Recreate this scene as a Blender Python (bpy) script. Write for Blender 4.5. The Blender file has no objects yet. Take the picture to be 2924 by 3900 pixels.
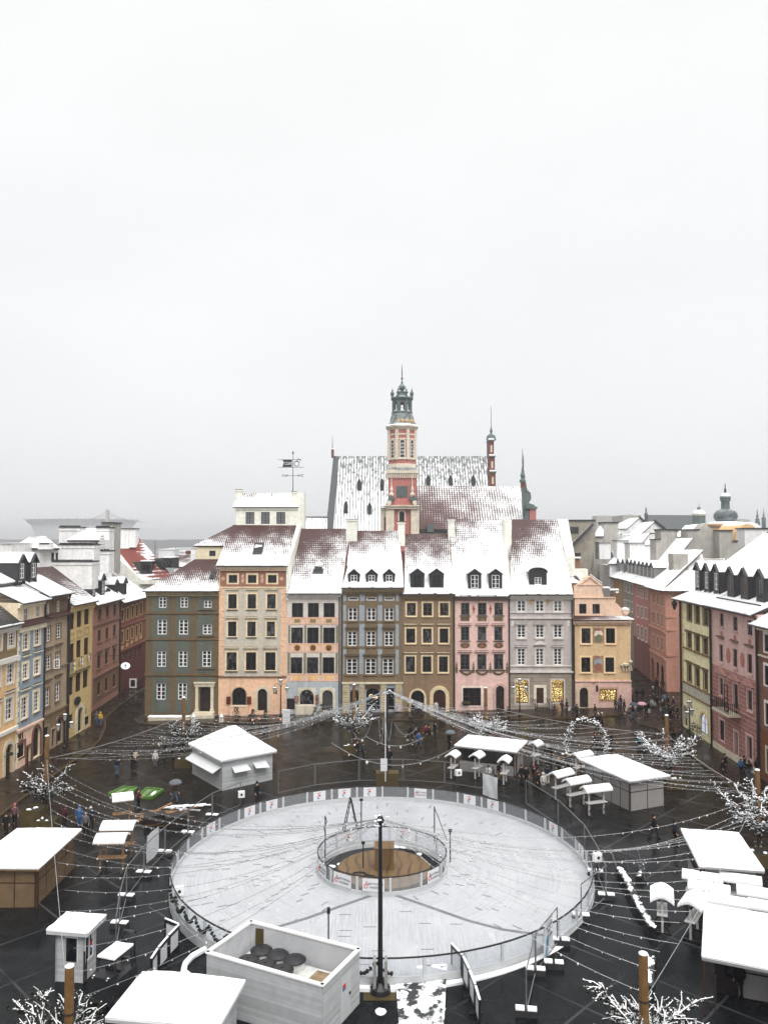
import bpy, bmesh, math, random
from mathutils import Vector, Matrix, noise as mnoise
from mathutils.geometry import tessellate_polygon
from math import radians, sin, cos, tan, atan2, pi, hypot, sqrt
random.seed(7)
sc = bpy.context.scene
COL = sc.collection

# ------------------------------------------------------------------ survey of the place
HC = 22.0                       # eye height over the square
F = 1700.0; CX, CY = 829.0, 1105.5
PITCH = math.atan((1166 - CY) / F)
SL = 0.02                       # the square rises gently to the right
XS = 60.0
def gz(x): return SL * max(-XS, min(XS, x))
def ray(px, py):
 x = (px - CX) / F; y = -(py - CY) / F
 c, s = cos(PITCH), sin(PITCH)
 return Vector((x, c - s * y, s + c * y))
def G(px, py, h=0.0):           # point h metres above the ground seen at px,py
 d = ray(px, py)
 t = (HC - h) / (SL * d.x - d.z)
 return Vector((0, 0, HC)) + d * t
def P(px, py, Y):
 d = ray(px, py); t = Y / d.y
 return Vector((0, 0, HC)) + d * t
K = 1658 / 2924
ZR = {'D': (0, 0, 1 * K), 'R1': (500, 1950, 2.0725), 'R2': (1250, 1950, 2.0725), 'R3': (1850, 1950, 2.763),
  'RR': (2500, 2150, 2.602), 'RL': (0, 2200, 2.602), 'RL2': (300, 2000, 2.765), 'RB': (2050, 1850, 1.897),
  'LB': (0, 1850, 1.842), 'RC': (1200, 1350, 1.842), 'SR': (2000, 3000, 1.794), 'SU': (1600, 2600, 1.658),
  'SM': (1300, 2600, 1.658), 'SL': (0, 2700, 1.658), 'SL3': (0, 2950, 2.369), 'SB': (0, 3100, 1.658),
  'SC': (600, 2850, 1.658), 'ST': (2300, 2550, 4.145), 'BO': (200, 3480, 5.527), 'HU': (600, 2650, 2.369),
  'FR': (1250, 3450, 2.369), 'SP': (2300, 3250, 2.657), 'IN': (1200, 3150, 3.316), 'R4': (2300, 1850, 2.011),
  'W6': (2550, 2900, 4.433), 'TW': (1440, 1360, 5.53), 'VA': (1050, 1780, 6.632)}
def cv(z, x, y):
 if z == 'D': return x, y
 a, b, s = ZR[z]
 return (a + x / s) * K, (b + y / s) * K
def gd(z, x, y, h=0.0): return G(*cv(z, x, y), h)
YF = G(829, 1540).y

# ------------------------------------------------------------------ colours and materials
def lin(c):
 c = c / 255.0
 return c / 12.92 if c <= .04045 else ((c + .055) / 1.055) ** 2.4
def rgb(r, g, b, k=1.0): return (min(.82, lin(r) * k), min(.82, lin(g) * k), min(.82, lin(b) * k), 1)
class NT:
 def __init__(s, name):
  s.m = bpy.data.materials.new(name); s.m.use_nodes = True
  s.t = s.m.node_tree; s.n = s.t.nodes; s.l = s.t.links
  s.b = s.n['Principled BSDF']
 def add(s, typ, ins=None, **kw):
  n = s.n.new(typ)
  for k, v in kw.items(): setattr(n, k, v)
  for k, v in (ins or {}).items():
   if isinstance(v, bpy.types.NodeSocket): s.l.new(v, n.inputs[k])
   else: n.inputs[k].default_value = v
  return n
 def math(s, op, a, b=0.0, clamp=False):
  n = s.add('ShaderNodeMath', {0: a, 1: b}, operation=op); n.use_clamp = clamp
  return n.outputs[0]
 def noise(s, vec, scale, detail=3.0, rough=.55):
  return s.add('ShaderNodeTexNoise', {'Vector': vec, 'Scale': scale, 'Detail': detail, 'Roughness': rough}).outputs['Fac']
 def mix(s, f, a, b, blend='MIX'):
  n = s.add('ShaderNodeMix', data_type='RGBA', blend_type=blend)
  for i, v in ((0, f), (6, a), (7, b)):
   if isinstance(v, bpy.types.NodeSocket): s.l.new(v, n.inputs[i])
   else: n.inputs[i].default_value = v
  return n.outputs[2]
 def ramp(s, f, a, b, lo=0.0, hi=1.0):
  n = s.add('ShaderNodeMapRange', {0: f, 1: a, 2: b, 3: lo, 4: hi}); n.clamp = True
  return n.outputs[0]
 def map(s, vec, sc_):
  return s.add('ShaderNodeMapping', {'Vector': vec, 'Scale': sc_}).outputs[0]
 def obj(s): return s.add('ShaderNodeTexCoord').outputs['Object']
 def set(s, **kw):
  names = {'col': 'Base Color', 'rough': 'Roughness', 'metal': 'Metallic', 'spec': 'Specular IOR Level', 'normal': 'Normal',
     'alpha': 'Alpha', 'em': 'Emission Color', 'es': 'Emission Strength', 'trans': 'Transmission Weight'}
  for k, v in kw.items():
   i = s.b.inputs[names[k]]
   if isinstance(v, bpy.types.NodeSocket): s.l.new(v, i)
   else: i.default_value = v
 def bump(s, h, strength=.3, dist=.02):
  return s.add('ShaderNodeBump', {'Height': h, 'Strength': strength, 'Distance': dist}).outputs[0]
MC = {}
def M(name, col, rough=.8, var=.15, scale=3.0, spec=.3, metal=0.0, streak=0.0, bump=.0):
 if name in MC: return MC[name]
 t = NT(name); o = t.obj()
 f = t.noise(o, scale, 4)
 f2 = t.noise(o, scale * .21, 2)
 dark = tuple(c * (1 - 2 * var) for c in col[:3]) + (1,)
 lite = tuple(min(1, c * (1 + 1.4 * var)) for c in col[:3]) + (1,)
 c = t.mix(t.ramp(f, .25, .75), dark, lite)
 c = t.mix(t.ramp(f2, .35, .7, 0, .55), c, tuple(x * (1 - 1.7 * var) for x in col[:3]) + (1,))
 if streak:
  sv = t.noise(t.map(o, (1.1, 1.1, .12)), 1.0, 5)
  c = t.mix(t.ramp(sv, .5, .75, 0, streak), c, tuple(x * .45 for x in col[:3]) + (1,))
 t.set(col=c, rough=rough, spec=spec, metal=metal)
 if bump: t.set(normal=t.bump(f, bump, .03))
 MC[name] = t.m
 return t.m
def stucco(r, g, b, k=1.36):
 m_ = (r + g + b) / 3; r, g, b = [round(x * .7 + m_ * .3) for x in (r, g, b)]
 return M('stucco_%d_%d_%d' % (r, g, b), rgb(r, g, b, k), .9, .12, 2.2, .15, streak=.38, bump=.15)
def _old(r, g, b, k=.85): return M('stucco_%d_%d_%d' % (r, g, b), rgb(r, g, b, k), .9, .09, 2.2, .15, streak=.35, bump=.15)
def brickwall(name, c1, c2, w, h, mortar=.03, k=.85):
 if name in MC: return MC[name]
 t = NT(name); o = t.obj()
 sp = t.add('ShaderNodeSeparateXYZ', {0: o}).outputs
 v = t.add('ShaderNodeCombineXYZ', {0: sp[0], 1: sp[2], 2: 0.0}).outputs[0]
 bt = t.add('ShaderNodeTexBrick', {'Vector': v, 'Color1': rgb(*c1, k), 'Color2': rgb(*[x * .86 for x in c1], k), 'Mortar': rgb(*c2, k),
          'Scale': 1.0, 'Mortar Size': mortar, 'Brick Width': w, 'Row Height': h})
 f = t.noise(o, 2.5, 4)
 c = t.mix(t.ramp(f, .3, .8, 0, .4), bt.outputs[0], rgb(*[x * .7 for x in c1], k))
 t.set(col=c, rough=.9, spec=.15)
 MC[name] = t.m; return t.m
def roofmat(name, tile, pu=.25, pv=.34, kp=.46, ns=.55, stretch=(1, 1, 1), snowc=.86, covoff=-.02, seam=False):
 if name in MC: return MC[name]
 t = NT(name)
 uv = t.add('ShaderNodeUVMap').outputs[0]
 sp = t.add('ShaderNodeSeparateXYZ', {0: uv}).outputs
 cw = t.math('ABSOLUTE', t.math('SINE', t.math('MULTIPLY', sp[0], pi / pu)))
 rw = t.math('FRACT', t.math('MULTIPLY', sp[1], 1 / pv))
 p = t.ramp(cw, .5, .08) if seam else t.math('ADD', t.math('MULTIPLY', cw, .6), t.math('MULTIPLY', rw, .4))
 cov = t.add('ShaderNodeAttribute', attribute_name='cov').outputs['Fac']
 n1 = t.noise(t.map(uv, stretch), ns, 5, .62)
 n2 = t.noise(uv, 4.0, 2)
 s = t.math('ADD', t.math('SUBTRACT', t.math('MULTIPLY', cov, .62), covoff), t.math('MULTIPLY', t.math('SUBTRACT', n1, .5), .7))
 s = t.math('ADD', s, t.math('MULTIPLY', t.math('SUBTRACT', n2, .5), .35))
 s = t.math('SUBTRACT', s, t.math('MULTIPLY', p, kp))
 sn = t.ramp(s, .16, .32)
 tc = t.mix(t.ramp(n2, .3, .7), tuple(x * .6 for x in tile[:3]) + (1,), tile)
 sc_ = t.mix(t.ramp(n1, .3, .7), (snowc * .9, snowc * .92, snowc * .95, 1), (snowc, snowc, snowc, 1))
 c = t.mix(sn, tc, sc_)
 h = t.math('ADD', t.math('MULTIPLY', p, .5), sn)
 t.set(col=c, rough=t.ramp(sn, 0, 1, .5, .85), spec=.3, normal=t.bump(h, .35, .05))
 MC[name] = t.m; return t.m
def snowmat():
 if 'snow' in MC: return MC['snow']
 t = NT('snow'); o = t.obj()
 n = t.noise(o, 1.3, 5); n2 = t.noise(o, 9, 3)
 c = t.mix(t.ramp(n, .3, .7), (.80, .82, .85, 1), (.9, .9, .91, 1))
 t.set(col=c, rough=.75, spec=.2, normal=t.bump(t.math('ADD', n, t.math('MULTIPLY', n2, .3)), .35, .06))
 MC['snow'] = t.m; return t.m
SNOW = snowmat()
def paneM(name, base, rough, cur, amount):
 t = NT(name)
 rnd = t.add('ShaderNodeObjectInfo').outputs['Random']
 o = t.obj(); sp = t.add('ShaderNodeSeparateXYZ', {0: o}).outputs
 n = t.noise(t.map(o, (2.2, 2.2, .9)), 1.6, 3)
 f = t.math('MULTIPLY', t.ramp(n, .48, .6), t.ramp(rnd, 1 - amount, 1 - amount + .25))
 c = t.mix(f, base, cur)
 t.set(col=c, rough=rough, spec=.28)
 return t.m
GLASS = paneM('window_glass', (.006, .007, .010, 1), .12, (.10, .10, .10, 1), .5)
GLASSB = paneM('window_glass_brown', (.02, .013, .009, 1), .2, (.06, .05, .04, 1), .5)
WHITE = M('white_paint', (.78, .78, .77, 1), .5, .04, 6)
DARKW = M('dark_stained_wood', (.016, .012, .011, 1), .5, .2, 6)
GREYW = M('grey_painted_wood', (.055, .055, .055, 1), .5, .1, 6)
BROWNW = M('brown_wood', rgb(75, 55, 35), .6, .15, 6)
BLACK = M('black_steel', (.010, .010, .012, 1), .4, .1, 5, .4)
GUTTER = M('dark_gutter_metal', (.02, .019, .02, 1), .5, .15, 4, .4)
CREAM = stucco(226, 214, 188); STONE = stucco(188, 174, 146)
SLATE = M('dormer_sheet_metal', (.018, .018, .021, 1), .5, .2, 5, .4)
WOODB = M('raw_spruce', rgb(176, 138, 96, .6), .75, .2, 4)
POLEW = M('wooden_pole', rgb(150, 112, 66, .55), .8, .25, 4, bump=.2)
PLANT = M('planter_plywood', rgb(120, 102, 56, .35), .7, .2, 2)
WPAN = M('white_cladding', (.46, .47, .48, 1), .55, .06, 2)
def cloth():
 t = NT('cloth'); o = t.obj()
 oi = t.add('ShaderNodeObjectInfo').outputs['Color']
 n = t.noise(o, 9, 3)
 t.set(col=t.mix(t.ramp(n, .3, .7), oi, t.mix(.35, oi, (0, 0, 0, 1))), rough=.85, spec=.2)
 return t.m
CLOTH = cloth()
SKIN = M('skin', rgb(205, 160, 135, .8), .6, .05, 10)
def emit(name, col, st):
 t = NT(name); t.set(col=(.1, .1, .1, 1), em=col, es=st); return t.m
def shopglow():
 t = NT('lit_shop_window'); o = t.obj()
 sp = t.add('ShaderNodeSeparateXYZ', {0: o}).outputs
 v = t.add('ShaderNodeCombineXYZ', {0: sp[0], 1: sp[2], 2: 0.0}).outputs[0]
 vo = t.add('ShaderNodeTexVoronoi', {'Vector': v, 'Scale': 5.2, 'Randomness': .7}, voronoi_dimensions='2D')
 sh = t.math('FRACT', t.math('MULTIPLY', sp[2], 2.1))
 f = t.math('MULTIPLY', t.ramp(vo.outputs['Distance'], .42, .15), t.ramp(sh, .08, .2))
 n = t.noise(v, 1.1, 2)
 f = t.math('MULTIPLY', f, t.ramp(n, .3, .62, .25, 1))
 c = t.mix(f, rgb(120, 76, 26), rgb(255, 222, 150))
 t.set(col=(.04, .03, .02, 1), rough=.1, em=c, es=t.ramp(f, 0, 1, .5, 2.2))
 return t.m
SHOP = shopglow()

# ------------------------------------------------------------------ mesh building
class MB:
 def __init__(s): s.v = []; s.f = []; s.mi = []; s.cur = 0
 def _add(s, vs, fs):
  n = len(s.v); s.v += [tuple(p) for p in vs]
  for f in fs: s.f.append([i + n for i in f]); s.mi.append(s.cur)
  return s
 def box(s, x0, x1, y0, y1, z0, z1):
  vs = [(x0, y0, z0), (x1, y0, z0), (x1, y1, z0), (x0, y1, z0), (x0, y0, z1), (x1, y0, z1), (x1, y1, z1), (x0, y1, z1)]
  return s._add(vs, [(3, 2, 1, 0), (4, 5, 6, 7), (0, 1, 5, 4), (1, 2, 6, 5), (2, 3, 7, 6), (3, 0, 4, 7)])
 def obox(s, c, ax, hx, hy, hz, up=(0, 0, 1)):      # oriented box, ax = long direction
  c = Vector(c); ax = Vector(ax).normalized(); up = Vector(up)
  ay = up.cross(ax)
  if ay.length < 1e-4: ay = Vector((0, 1, 0)).cross(ax)
  ay.normalize(); az = ax.cross(ay)
  vs = [c + ax * hx * i + ay * hy * j + az * hz * k for k in (-1, 1) for i, j in ((-1, -1), (1, -1), (1, 1), (-1, 1))]
  return s._add(vs, [(3, 2, 1, 0), (4, 5, 6, 7), (0, 1, 5, 4), (1, 2, 6, 5), (2, 3, 7, 6), (3, 0, 4, 7)])
 def ngon(s, pts): return s._add(pts, [list(range(len(pts)))])
 def prism(s, pts, y0, y1):                          # x,z outline pushed from y0 to y1
  n = len(pts)
  vs = [(x, y0, z) for x, z in pts] + [(x, y1, z) for x, z in pts]
  fs = [list(range(n)), list(range(2 * n - 1, n - 1, -1))] + [(i, i + n, (i + 1) % n + n, (i + 1) % n) for i in range(n)]
  return s._add(vs, fs)
 def vprism(s, pts, z0, z1):                         # x,y outline raised from z0 to z1 (z may be lists)
  n = len(pts)
  za = z0 if isinstance(z0, (list, tuple)) else [z0] * n
  zb = z1 if isinstance(z1, (list, tuple)) else [z1] * n
  vs = [(p[0], p[1], za[i]) for i, p in enumerate(pts)] + [(p[0], p[1], zb[i]) for i, p in enumerate(pts)]
  fs = [list(range(n - 1, -1, -1)), list(range(n, 2 * n))] + [(i, (i + 1) % n, (i + 1) % n + n, i + n) for i in range(n)]
  return s._add(vs, fs)
 def plate(s, outline, holes, y0, y1):
  loops = [[Vector((x, z, 0)) for x, z in l] for l in [outline] + holes]
  flat = [p for l in loops for p in l]
  tris = tessellate_polygon(loops)
  s._add([(p.x, y0, p.y) for p in flat], [t for t in tris])
  for l in loops:
   n = len(l)
   vs = [(p.x, y0, p.y) for p in l] + [(p.x, y1, p.y) for p in l]
   s._add(vs, [(i, (i + 1) % n, (i + 1) % n + n, i + n) for i in range(n)])
  return s
 def tube(s, path, r, n=6, r1=None, cap=True):
  path = [Vector(p) for p in path]; m = len(path); rings = []
  prev = None
  for i, p in enumerate(path):
   d = (path[min(i + 1, m - 1)] - path[max(i - 1, 0)])
   if d.length < 1e-6: d = Vector((0, 0, 1))
   d.normalize()
   a = prev if prev is not None else (Vector((0, 0, 1)) if abs(d.z) < .9 else Vector((1, 0, 0)))
   u = d.cross(a).normalized(); w = u.cross(d).normalized(); prev = w
   rr = r if r1 is None else r + (r1 - r) * i / (m - 1)
   rings.append([p + (u * cos(2 * pi * k / n) + w * sin(2 * pi * k / n)) * rr for k in range(n)])
  vs = [q for g in rings for q in g]
  fs = [(i * n + k, i * n + (k + 1) % n, (i + 1) * n + (k + 1) % n, (i + 1) * n + k) for i in range(m - 1) for k in range(n)]
  if cap: fs += [list(range(n - 1, -1, -1)), list(range((m - 1) * n, m * n))]
  return s._add(vs, fs)
 def lathe(s, prof, cx=0, cy=0, n=12, a0=0.0, sx=1, sy=1):
  vs = [(cx + r * cos(a0 + 2 * pi * k / n) * sx, cy + r * sin(a0 + 2 * pi * k / n) * sy, z) for r, z in prof for k in range(n)]
  m = len(prof)
  fs = [(i * n + k, i * n + (k + 1) % n, (i + 1) * n + (k + 1) % n, (i + 1) * n + k) for i in range(m - 1) for k in range(n)]
  fs += [list(range(n - 1, -1, -1)), list(range((m - 1) * n, m * n))]
  return s._add(vs, fs)
 def blob(s, c, r, q=.7, sub=1, jit=.25):
  bm = bmesh.new(); bmesh.ops.create_icosphere(bm, subdivisions=sub, radius=1)
  vs = [Vector((v.co.x * r, v.co.y * r, v.co.z * r * q)) * (1 + random.uniform(-jit, jit)) + Vector(c) for v in bm.verts]
  bm.verts.index_update()
  fs = [[v.index for v in f.verts] for f in bm.faces]; bm.free()
  return s._add(vs, fs)
 def mesh(s, name, mats, smooth=False):
  me = bpy.data.meshes.new(name); me.from_pydata(s.v, [], s.f)
  for m in (mats if isinstance(mats, (list, tuple)) else [mats]): me.materials.append(m)
  if any(s.mi): me.polygons.foreach_set('material_index', s.mi)
  if smooth: me.polygons.foreach_set('use_smooth', [True] * len(s.f))
  me.update(); return me
 def obj(s, name, mats, parent=None, smooth=False, loc=None):
  o = bpy.data.objects.new(name, s.mesh(name, mats, smooth)); COL.objects.link(o)
  if parent: o.parent = parent
  if loc is not None: o.location = loc
  return o
def tag(o, label, cat, group=None, kind=None):
 if label: o['label'] = label
 if cat: o['category'] = cat
 if group: o['group'] = group
 if kind: o['kind'] = kind
 return o
def empty(name, loc, rz, label, cat, group=None):
 o = bpy.data.objects.new(name, None); o.empty_display_size = .3; COL.objects.link(o)
 o.location = loc; o.rotation_euler = (0, 0, rz)
 return tag(o, label, cat, group)
def dup(o, parent=None):
 c = o.copy(); COL.objects.link(c)
 if parent: c.parent = parent
 for ch in list(o.children): dup(ch, c)
 return c
def arch(x0, x1, z0, z1, n=10, rise=None):
 r = (x1 - x0) / 2; cx = (x0 + x1) / 2
 rise = r if rise is None else rise
 zs = z1 - rise
 return [(x0, z0), (x1, z0)] + [(cx + r * cos(pi * i / n), zs + rise * sin(pi * i / n)) for i in range(0, n + 1)]
def rect(x0, x1, z0, z1): return [(x0, z0), (x1, z0), (x1, z1), (x0, z1)]
def textmesh(txt, size, mat, parent, loc, rot, name='lettering', ext=.004, align='CENTER'):
 c = bpy.data.curves.new(name, 'FONT'); c.body = txt; c.size = size; c.extrude = ext; c.align_x = align; c.resolution_u = 2
 tmp = bpy.data.objects.new('tmp', c)
 me = bpy.data.meshes.new_from_object(tmp); bpy.data.objects.remove(tmp)
 me.materials.clear(); me.materials.append(mat)
 o = bpy.data.objects.new(name, me); COL.objects.link(o); o.parent = parent; o.location = loc; o.rotation_euler = rot
 return o
def gridquad(pts, cov, nu=8, nv=8, thick=.2, noise_h=0.0):
 """bilinear patch bl,br,tr,tl -> verts, faces, uvs, cov values; with rim and underside"""
 bl, br, tr, tl = [Vector(p) for p in pts]
 nrm = (br - bl).cross(tl - bl)
 if nrm.length < 1e-6: nrm = (tr - br).cross(tl - br)
 nrm.normalize()
 if nrm.z < 0: nrm = -nrm
 L = max((br - bl).length, (tr - tl).length); Hh = ((tl + tr) / 2 - (bl + br) / 2).length
 V, UV, CV, Fc = [], [], [], []
 ex = (br - bl).normalized()
 for j in range(nv + 1):
  b = j / nv
  for i in range(nu + 1):
   a = i / nu
   p = bl * (1 - a) * (1 - b) + br * a * (1 - b) + tr * a * b + tl * (1 - a) * b
   V.append(p); UV.append(((p - bl).dot(ex), b * Hh))
   CV.append(cov[0] * (1 - a) * (1 - b) + cov[1] * a * (1 - b) + cov[2] * a * b + cov[3] * (1 - a) * b)
 w = nu + 1
 for j in range(nv):
  for i in range(nu): Fc.append((j * w + i, j * w + i + 1, (j + 1) * w + i + 1, (j + 1) * w + i))
 n0 = len(V)
 for q in (bl, br, tr, tl):
  V.append(q - nrm * thick); UV.append((0, 0)); CV.append(-1)
 idx = [0, nu, nv * w + nu, nv * w]
 Fc.append((n0 + 3, n0 + 2, n0 + 1, n0))
 rims = [(0, 1, [j for j in range(0, nu + 1)]), (1, 2, [j * w + nu for j in range(nv + 1)]),
   (2, 3, [nv * w + i for i in range(nu, -1, -1)]), (3, 0, [j * w for j in range(nv, -1, -1)])]
 for a, b, edge in rims: Fc.append(list(edge) + [n0 + b, n0 + a])
 return V, Fc, UV, CV
def roofobj(name, pts, cov, mat, parent, thick=.2, nu=8, nv=8):
 V, Fc, UV, CV = gridquad(pts, cov, nu, nv, thick)
 me = bpy.data.meshes.new(name); me.from_pydata([tuple(v) for v in V], [], Fc)
 me.materials.append(mat)
 uvl = me.uv_layers.new(name='UVMap')
 for lp in me.loops: uvl.data[lp.index].uv = UV[lp.vertex_index]
 at = me.attributes.new('cov', 'FLOAT', 'POINT'); at.data.foreach_set('value', CV)
 me.update()
 o = bpy.data.objects.new(name, me); COL.objects.link(o)
 if parent: o.parent = parent
 return o

# ------------------------------------------------------------------ a house: local x along the wall, -y to the viewer's side, z up
class House:
 def __init__(s, name, label, A, B, zoom, group=None, cat='house'):
  s.A = Vector(A); d = Vector((B[0] - A[0], B[1] - A[1], 0)); s.L = d.length; s.d = d.normalized()
  s.n = Vector((-s.d.y, s.d.x, 0))                # inward
  s.zoom = zoom; s.holes = []
  s.root = empty(name, s.A, atan2(s.d.y, s.d.x), label, cat, group)
 def q(s, x, y, off=0.0):
  r = ray(*cv(s.zoom, x, y)); o = Vector((0, 0, HC))
  p0 = s.A + s.n * off
  t = (p0 - o).dot(s.n) / r.dot(s.n)
  p = o + r * t - s.A
  return p.dot(s.d), p.z
 def q3(s, x, y, off=0.0):
  u, z = s.q(x, y, off); return Vector((u, off, z))
 def R(s, x0, y0, x1, y1, off=0.0):
  yc, xc = (y0 + y1) / 2, (x0 + x1) / 2
  return s.q(x0, yc, off)[0], s.q(x1, yc, off)[0], s.q(xc, y1, off)[1], s.q(xc, y0, off)[1]
 def part(s, name, mb, mat, parent=None, smooth=False): return mb.obj(name, mat, parent or s.root, smooth)
 def band(s, name, u0, u1, z0, z1, mat, proud=.06, back=-.002):
  return s.part(name, MB().box(u0, u1, -proud, -back, z0, z1), mat)
 def panel(s, name, u0, u1, z0, z1, mat, proud=.02, gap=.0):
  hs = [h[1] for h in s.holes]
  xs = sorted({u0, u1} | {max(u0, min(u1, v)) for h in hs for v in (h[0] - gap, h[1] + gap)})
  zs = sorted({z0, z1} | {max(z0, min(z1, v)) for h in hs for v in (h[2] - gap, h[3] + gap)})
  mb = MB()
  for i in range(len(xs) - 1):
   for j in range(len(zs) - 1):
    a, b, c, d = xs[i], xs[i + 1], zs[j], zs[j + 1]
    if b - a < 1e-5 or d - c < 1e-5: continue
    cx_, cz_ = (a + b) / 2, (c + d) / 2
    if any(h[0] - gap < cx_ < h[1] + gap and h[2] - gap < cz_ < h[3] + gap for h in hs): continue
    mb.box(a, b, -proud, .003, c, d)
  return s.part(name, mb, mat)
 def window(s, r, cols=2, rows=4, frame=WHITE, glass=GLASS, fw=.09, mw=.055, cw=.12, sur=None, sw=.17, sill=None, hood=None,
    ar=False, name='window', rise=None, hoodm=None, proud=.05, deep=.14, sp=.14):
  u0, u1, z0, z1 = r
  pts = arch(u0, u1, z0, z1, rise=rise) if ar else rect(u0, u1, z0, z1)
  s.holes.append((pts, (u0, u1, z0, z1)))
  m = MB(); y0, y1 = deep - .05, deep
  if ar:
   inner = arch(u0 + fw, u1 - fw, z0 + fw, z1 - fw, rise=None if rise is None else rise - fw * .5)
   m.plate(pts, [inner], y0, y1)
  else:
   m.box(u0, u0 + fw, y0, y1, z0, z1); m.box(u1 - fw, u1, y0, y1, z0, z1)
   m.box(u0 + fw, u1 - fw, y0, y1, z0, z0 + fw); m.box(u0 + fw, u1 - fw, y0, y1, z1 - fw, z1)
  zt = z1 - (fw if not ar else (u1 - u0) / 2 * .15 + fw)
  for i in range(1, cols):
   c = u0 + (u1 - u0) * i / cols; w = cw if (cols == 2 or (cols % 2 == 0 and i == cols // 2)) else mw
   m.box(c - w / 2, c + w / 2, y0 + .004, y1 - .004, z0 + fw, zt)
  for j in range(1, rows):
   c = z0 + (z1 - z0) * j / rows
   m.box(u0 + fw, u1 - fw, y0 + .008, y1 - .008, c - mw / 2, c + mw / 2)
  w = s.part(name, m, frame)
  p = MB()
  e = .004
  if ar: p.prism([(x, z) for x, z in arch(u0 + e, u1 - e, z0 + e, z1 - e, rise=rise)], deep - .02, deep + .02)
  else: p.box(u0 + e, u1 - e, deep - .018, deep + .01, z0 + e, z1 - e)
  p.obj('pane', glass, w)
  if sur:
   if ar: o_ = arch(u0 - sw, u1 + sw, z0, z1 + sw, rise=None if rise is None else rise + sw * .3)
   else: o_ = rect(u0 - sw, u1 + sw, z0 - sw * .6, z1 + sw)
   if ar:
    i_ = arch(u0, u1, z0, z1, rise=rise)
    MB().prismring(o_, i_, -proud, .002).obj('surround', sur, w)
   else: MB().plate(o_, [rect(u0, u1, z0, z1)], -proud, .002).obj('surround', sur, w)
  if sill: MB().box(u0 - sp, u1 + sp, -.16, .0, z0 - .19 if sur else z0 - .09, z0 - (.11 if sur else .01)).obj('sill', sill, w)
  if hood:
   hz = z1 + hood; hm = hoodm or sur or sill
   hd = MB().box(u0 - .3, u1 + .3, -.26, .0, hz, hz + .1).box(u0 - .22, u1 + .22, -.15, 0, hz - .12, hz).obj('hood_moulding', hm, w)
   if HOODSNOW: MB().box(u0 - .29, u1 + .29, -.25, -.01, hz + .1, hz + .14).obj('ledge_cap', GUTTER, w)
  return w
 def door(s, r, mat=DARKW, sur=None, sw=.35, ar=True, name='door', glass=None, blocks=False, sides=0):
  u0, u1, z0, z1 = r
  pts = arch(u0, u1, z0, z1) if ar else rect(u0, u1, z0, z1)
  s.holes.append((pts, (u0, u1, z0, z1)))
  d = MB()
  q = (arch(u0 + .003, u1 - .003, z0, z1 - .003) if ar else rect(u0 + .003, u1 - .003, z0, z1 - .003))
  d.prism(q, .22, .3)
  h = z1 - z0
  if ar and (u1 - u0) > .9:
   d.box(u0, u1, .18, .22, z1 - (u1 - u0) / 2 - .06, z1 - (u1 - u0) / 2 + .06)
  c = (u0 + u1) / 2
  for a, b in ((u0 + .12, c - .06), (c + .06, u1 - .12)):
   d.box(a, b, .19, .22, z0 + .25, z0 + h * .32); d.box(a, b, .19, .22, z0 + h * .38, z0 + h * .6)
  o = s.part(name, d, mat)
  MB().box(c + .05, c + .09, .12, .19, z0 + 1.0, z0 + 1.16).obj('handle', GUTTER, o)
  if sur:
   if ar:
    MB().prismring(arch(u0 - sw, u1 + sw, z0, z1 + sw), arch(u0, u1, z0, z1), -.1, .002).obj('surround', sur, o)
    if blocks:
     b = MB(); cz = z1 - (u1 - u0) / 2; rr = (u1 - u0) / 2 + sw * .5
     for i in range(11):
      a = pi * i / 10
      ctr = Vector(((u0 + u1) / 2 + rr * cos(a), -.1, cz + rr * sin(a)))
      b._add(*wedge(ctr, a, sw * .56, rr * pi / 11 * .8))
     zz = z0
     while zz < cz - .2:
      b.box(u0 - sw - .05, u0 - .04, -.16, -.02, zz + .03, zz + .42); b.box(u1 + .04, u1 + sw + .05, -.16, -.02, zz + .03, zz + .42); zz += .5
     b.obj('rustic_blocks', sur, o)
   else: MB().prismring(rect(u0 - sw, u1 + sw, z0, z1 + sw), rect(u0, u1, z0, z1), -.08, .002).obj('surround', sur, o)
  return o
 def wall(s, mat, ztop, depth=9.0, outline=None, below=.9, name='wall', u0=None, u1=None):
  a, b = (0.004 if u0 is None else u0), (s.L - .004 if u1 is None else u1)
  m = MB()
  out = outline or rect(a, b, -below, ztop)
  m.plate(out, [h[0] for h in s.holes], 0.0, .36)
  m.ngon([(a, .36, -below), (a, depth, -below), (a, depth, ztop), (a, .36, ztop)])
  m.ngon([(b, .36, -below), (b, depth, -below), (b, depth, ztop), (b, .36, ztop)])
  m.ngon([(a, depth, -below), (b, depth, -below), (b, depth, ztop), (a, depth, ztop)])
  m.ngon([(a, .0, ztop), (b, .0, ztop), (b, depth, ztop), (a, depth, ztop)])
  return s.part(name, m, mat)
 def roof(s, pts, cov, mat, name='roof', thick=.2, nu=8, nv=8):
  return roofobj(name, [p if isinstance(p, Vector) else s.q3(*p) for p in pts], cov, mat, s.root, thick, nu, nv)
 def gutter(s, u0, u1, z, y=-.45, snow=True):
  g = s.part('gutter', MB().box(u0, u1, y - .12, y + .02, z - .2, z - .06), GUTTER)
  if snow:
   m = MB(); u = u0 + .1
   while u < u1 - .3:
    l = min(random.uniform(.6, 2.2), u1 - u - .05)
    m.box(u, u + l, y - .11, y + .06, z - .06, z + random.uniform(.0, .09)); u += l + random.uniform(.05, .5)
   m.obj('gutter_snow', SNOW, g)
  return g
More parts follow.
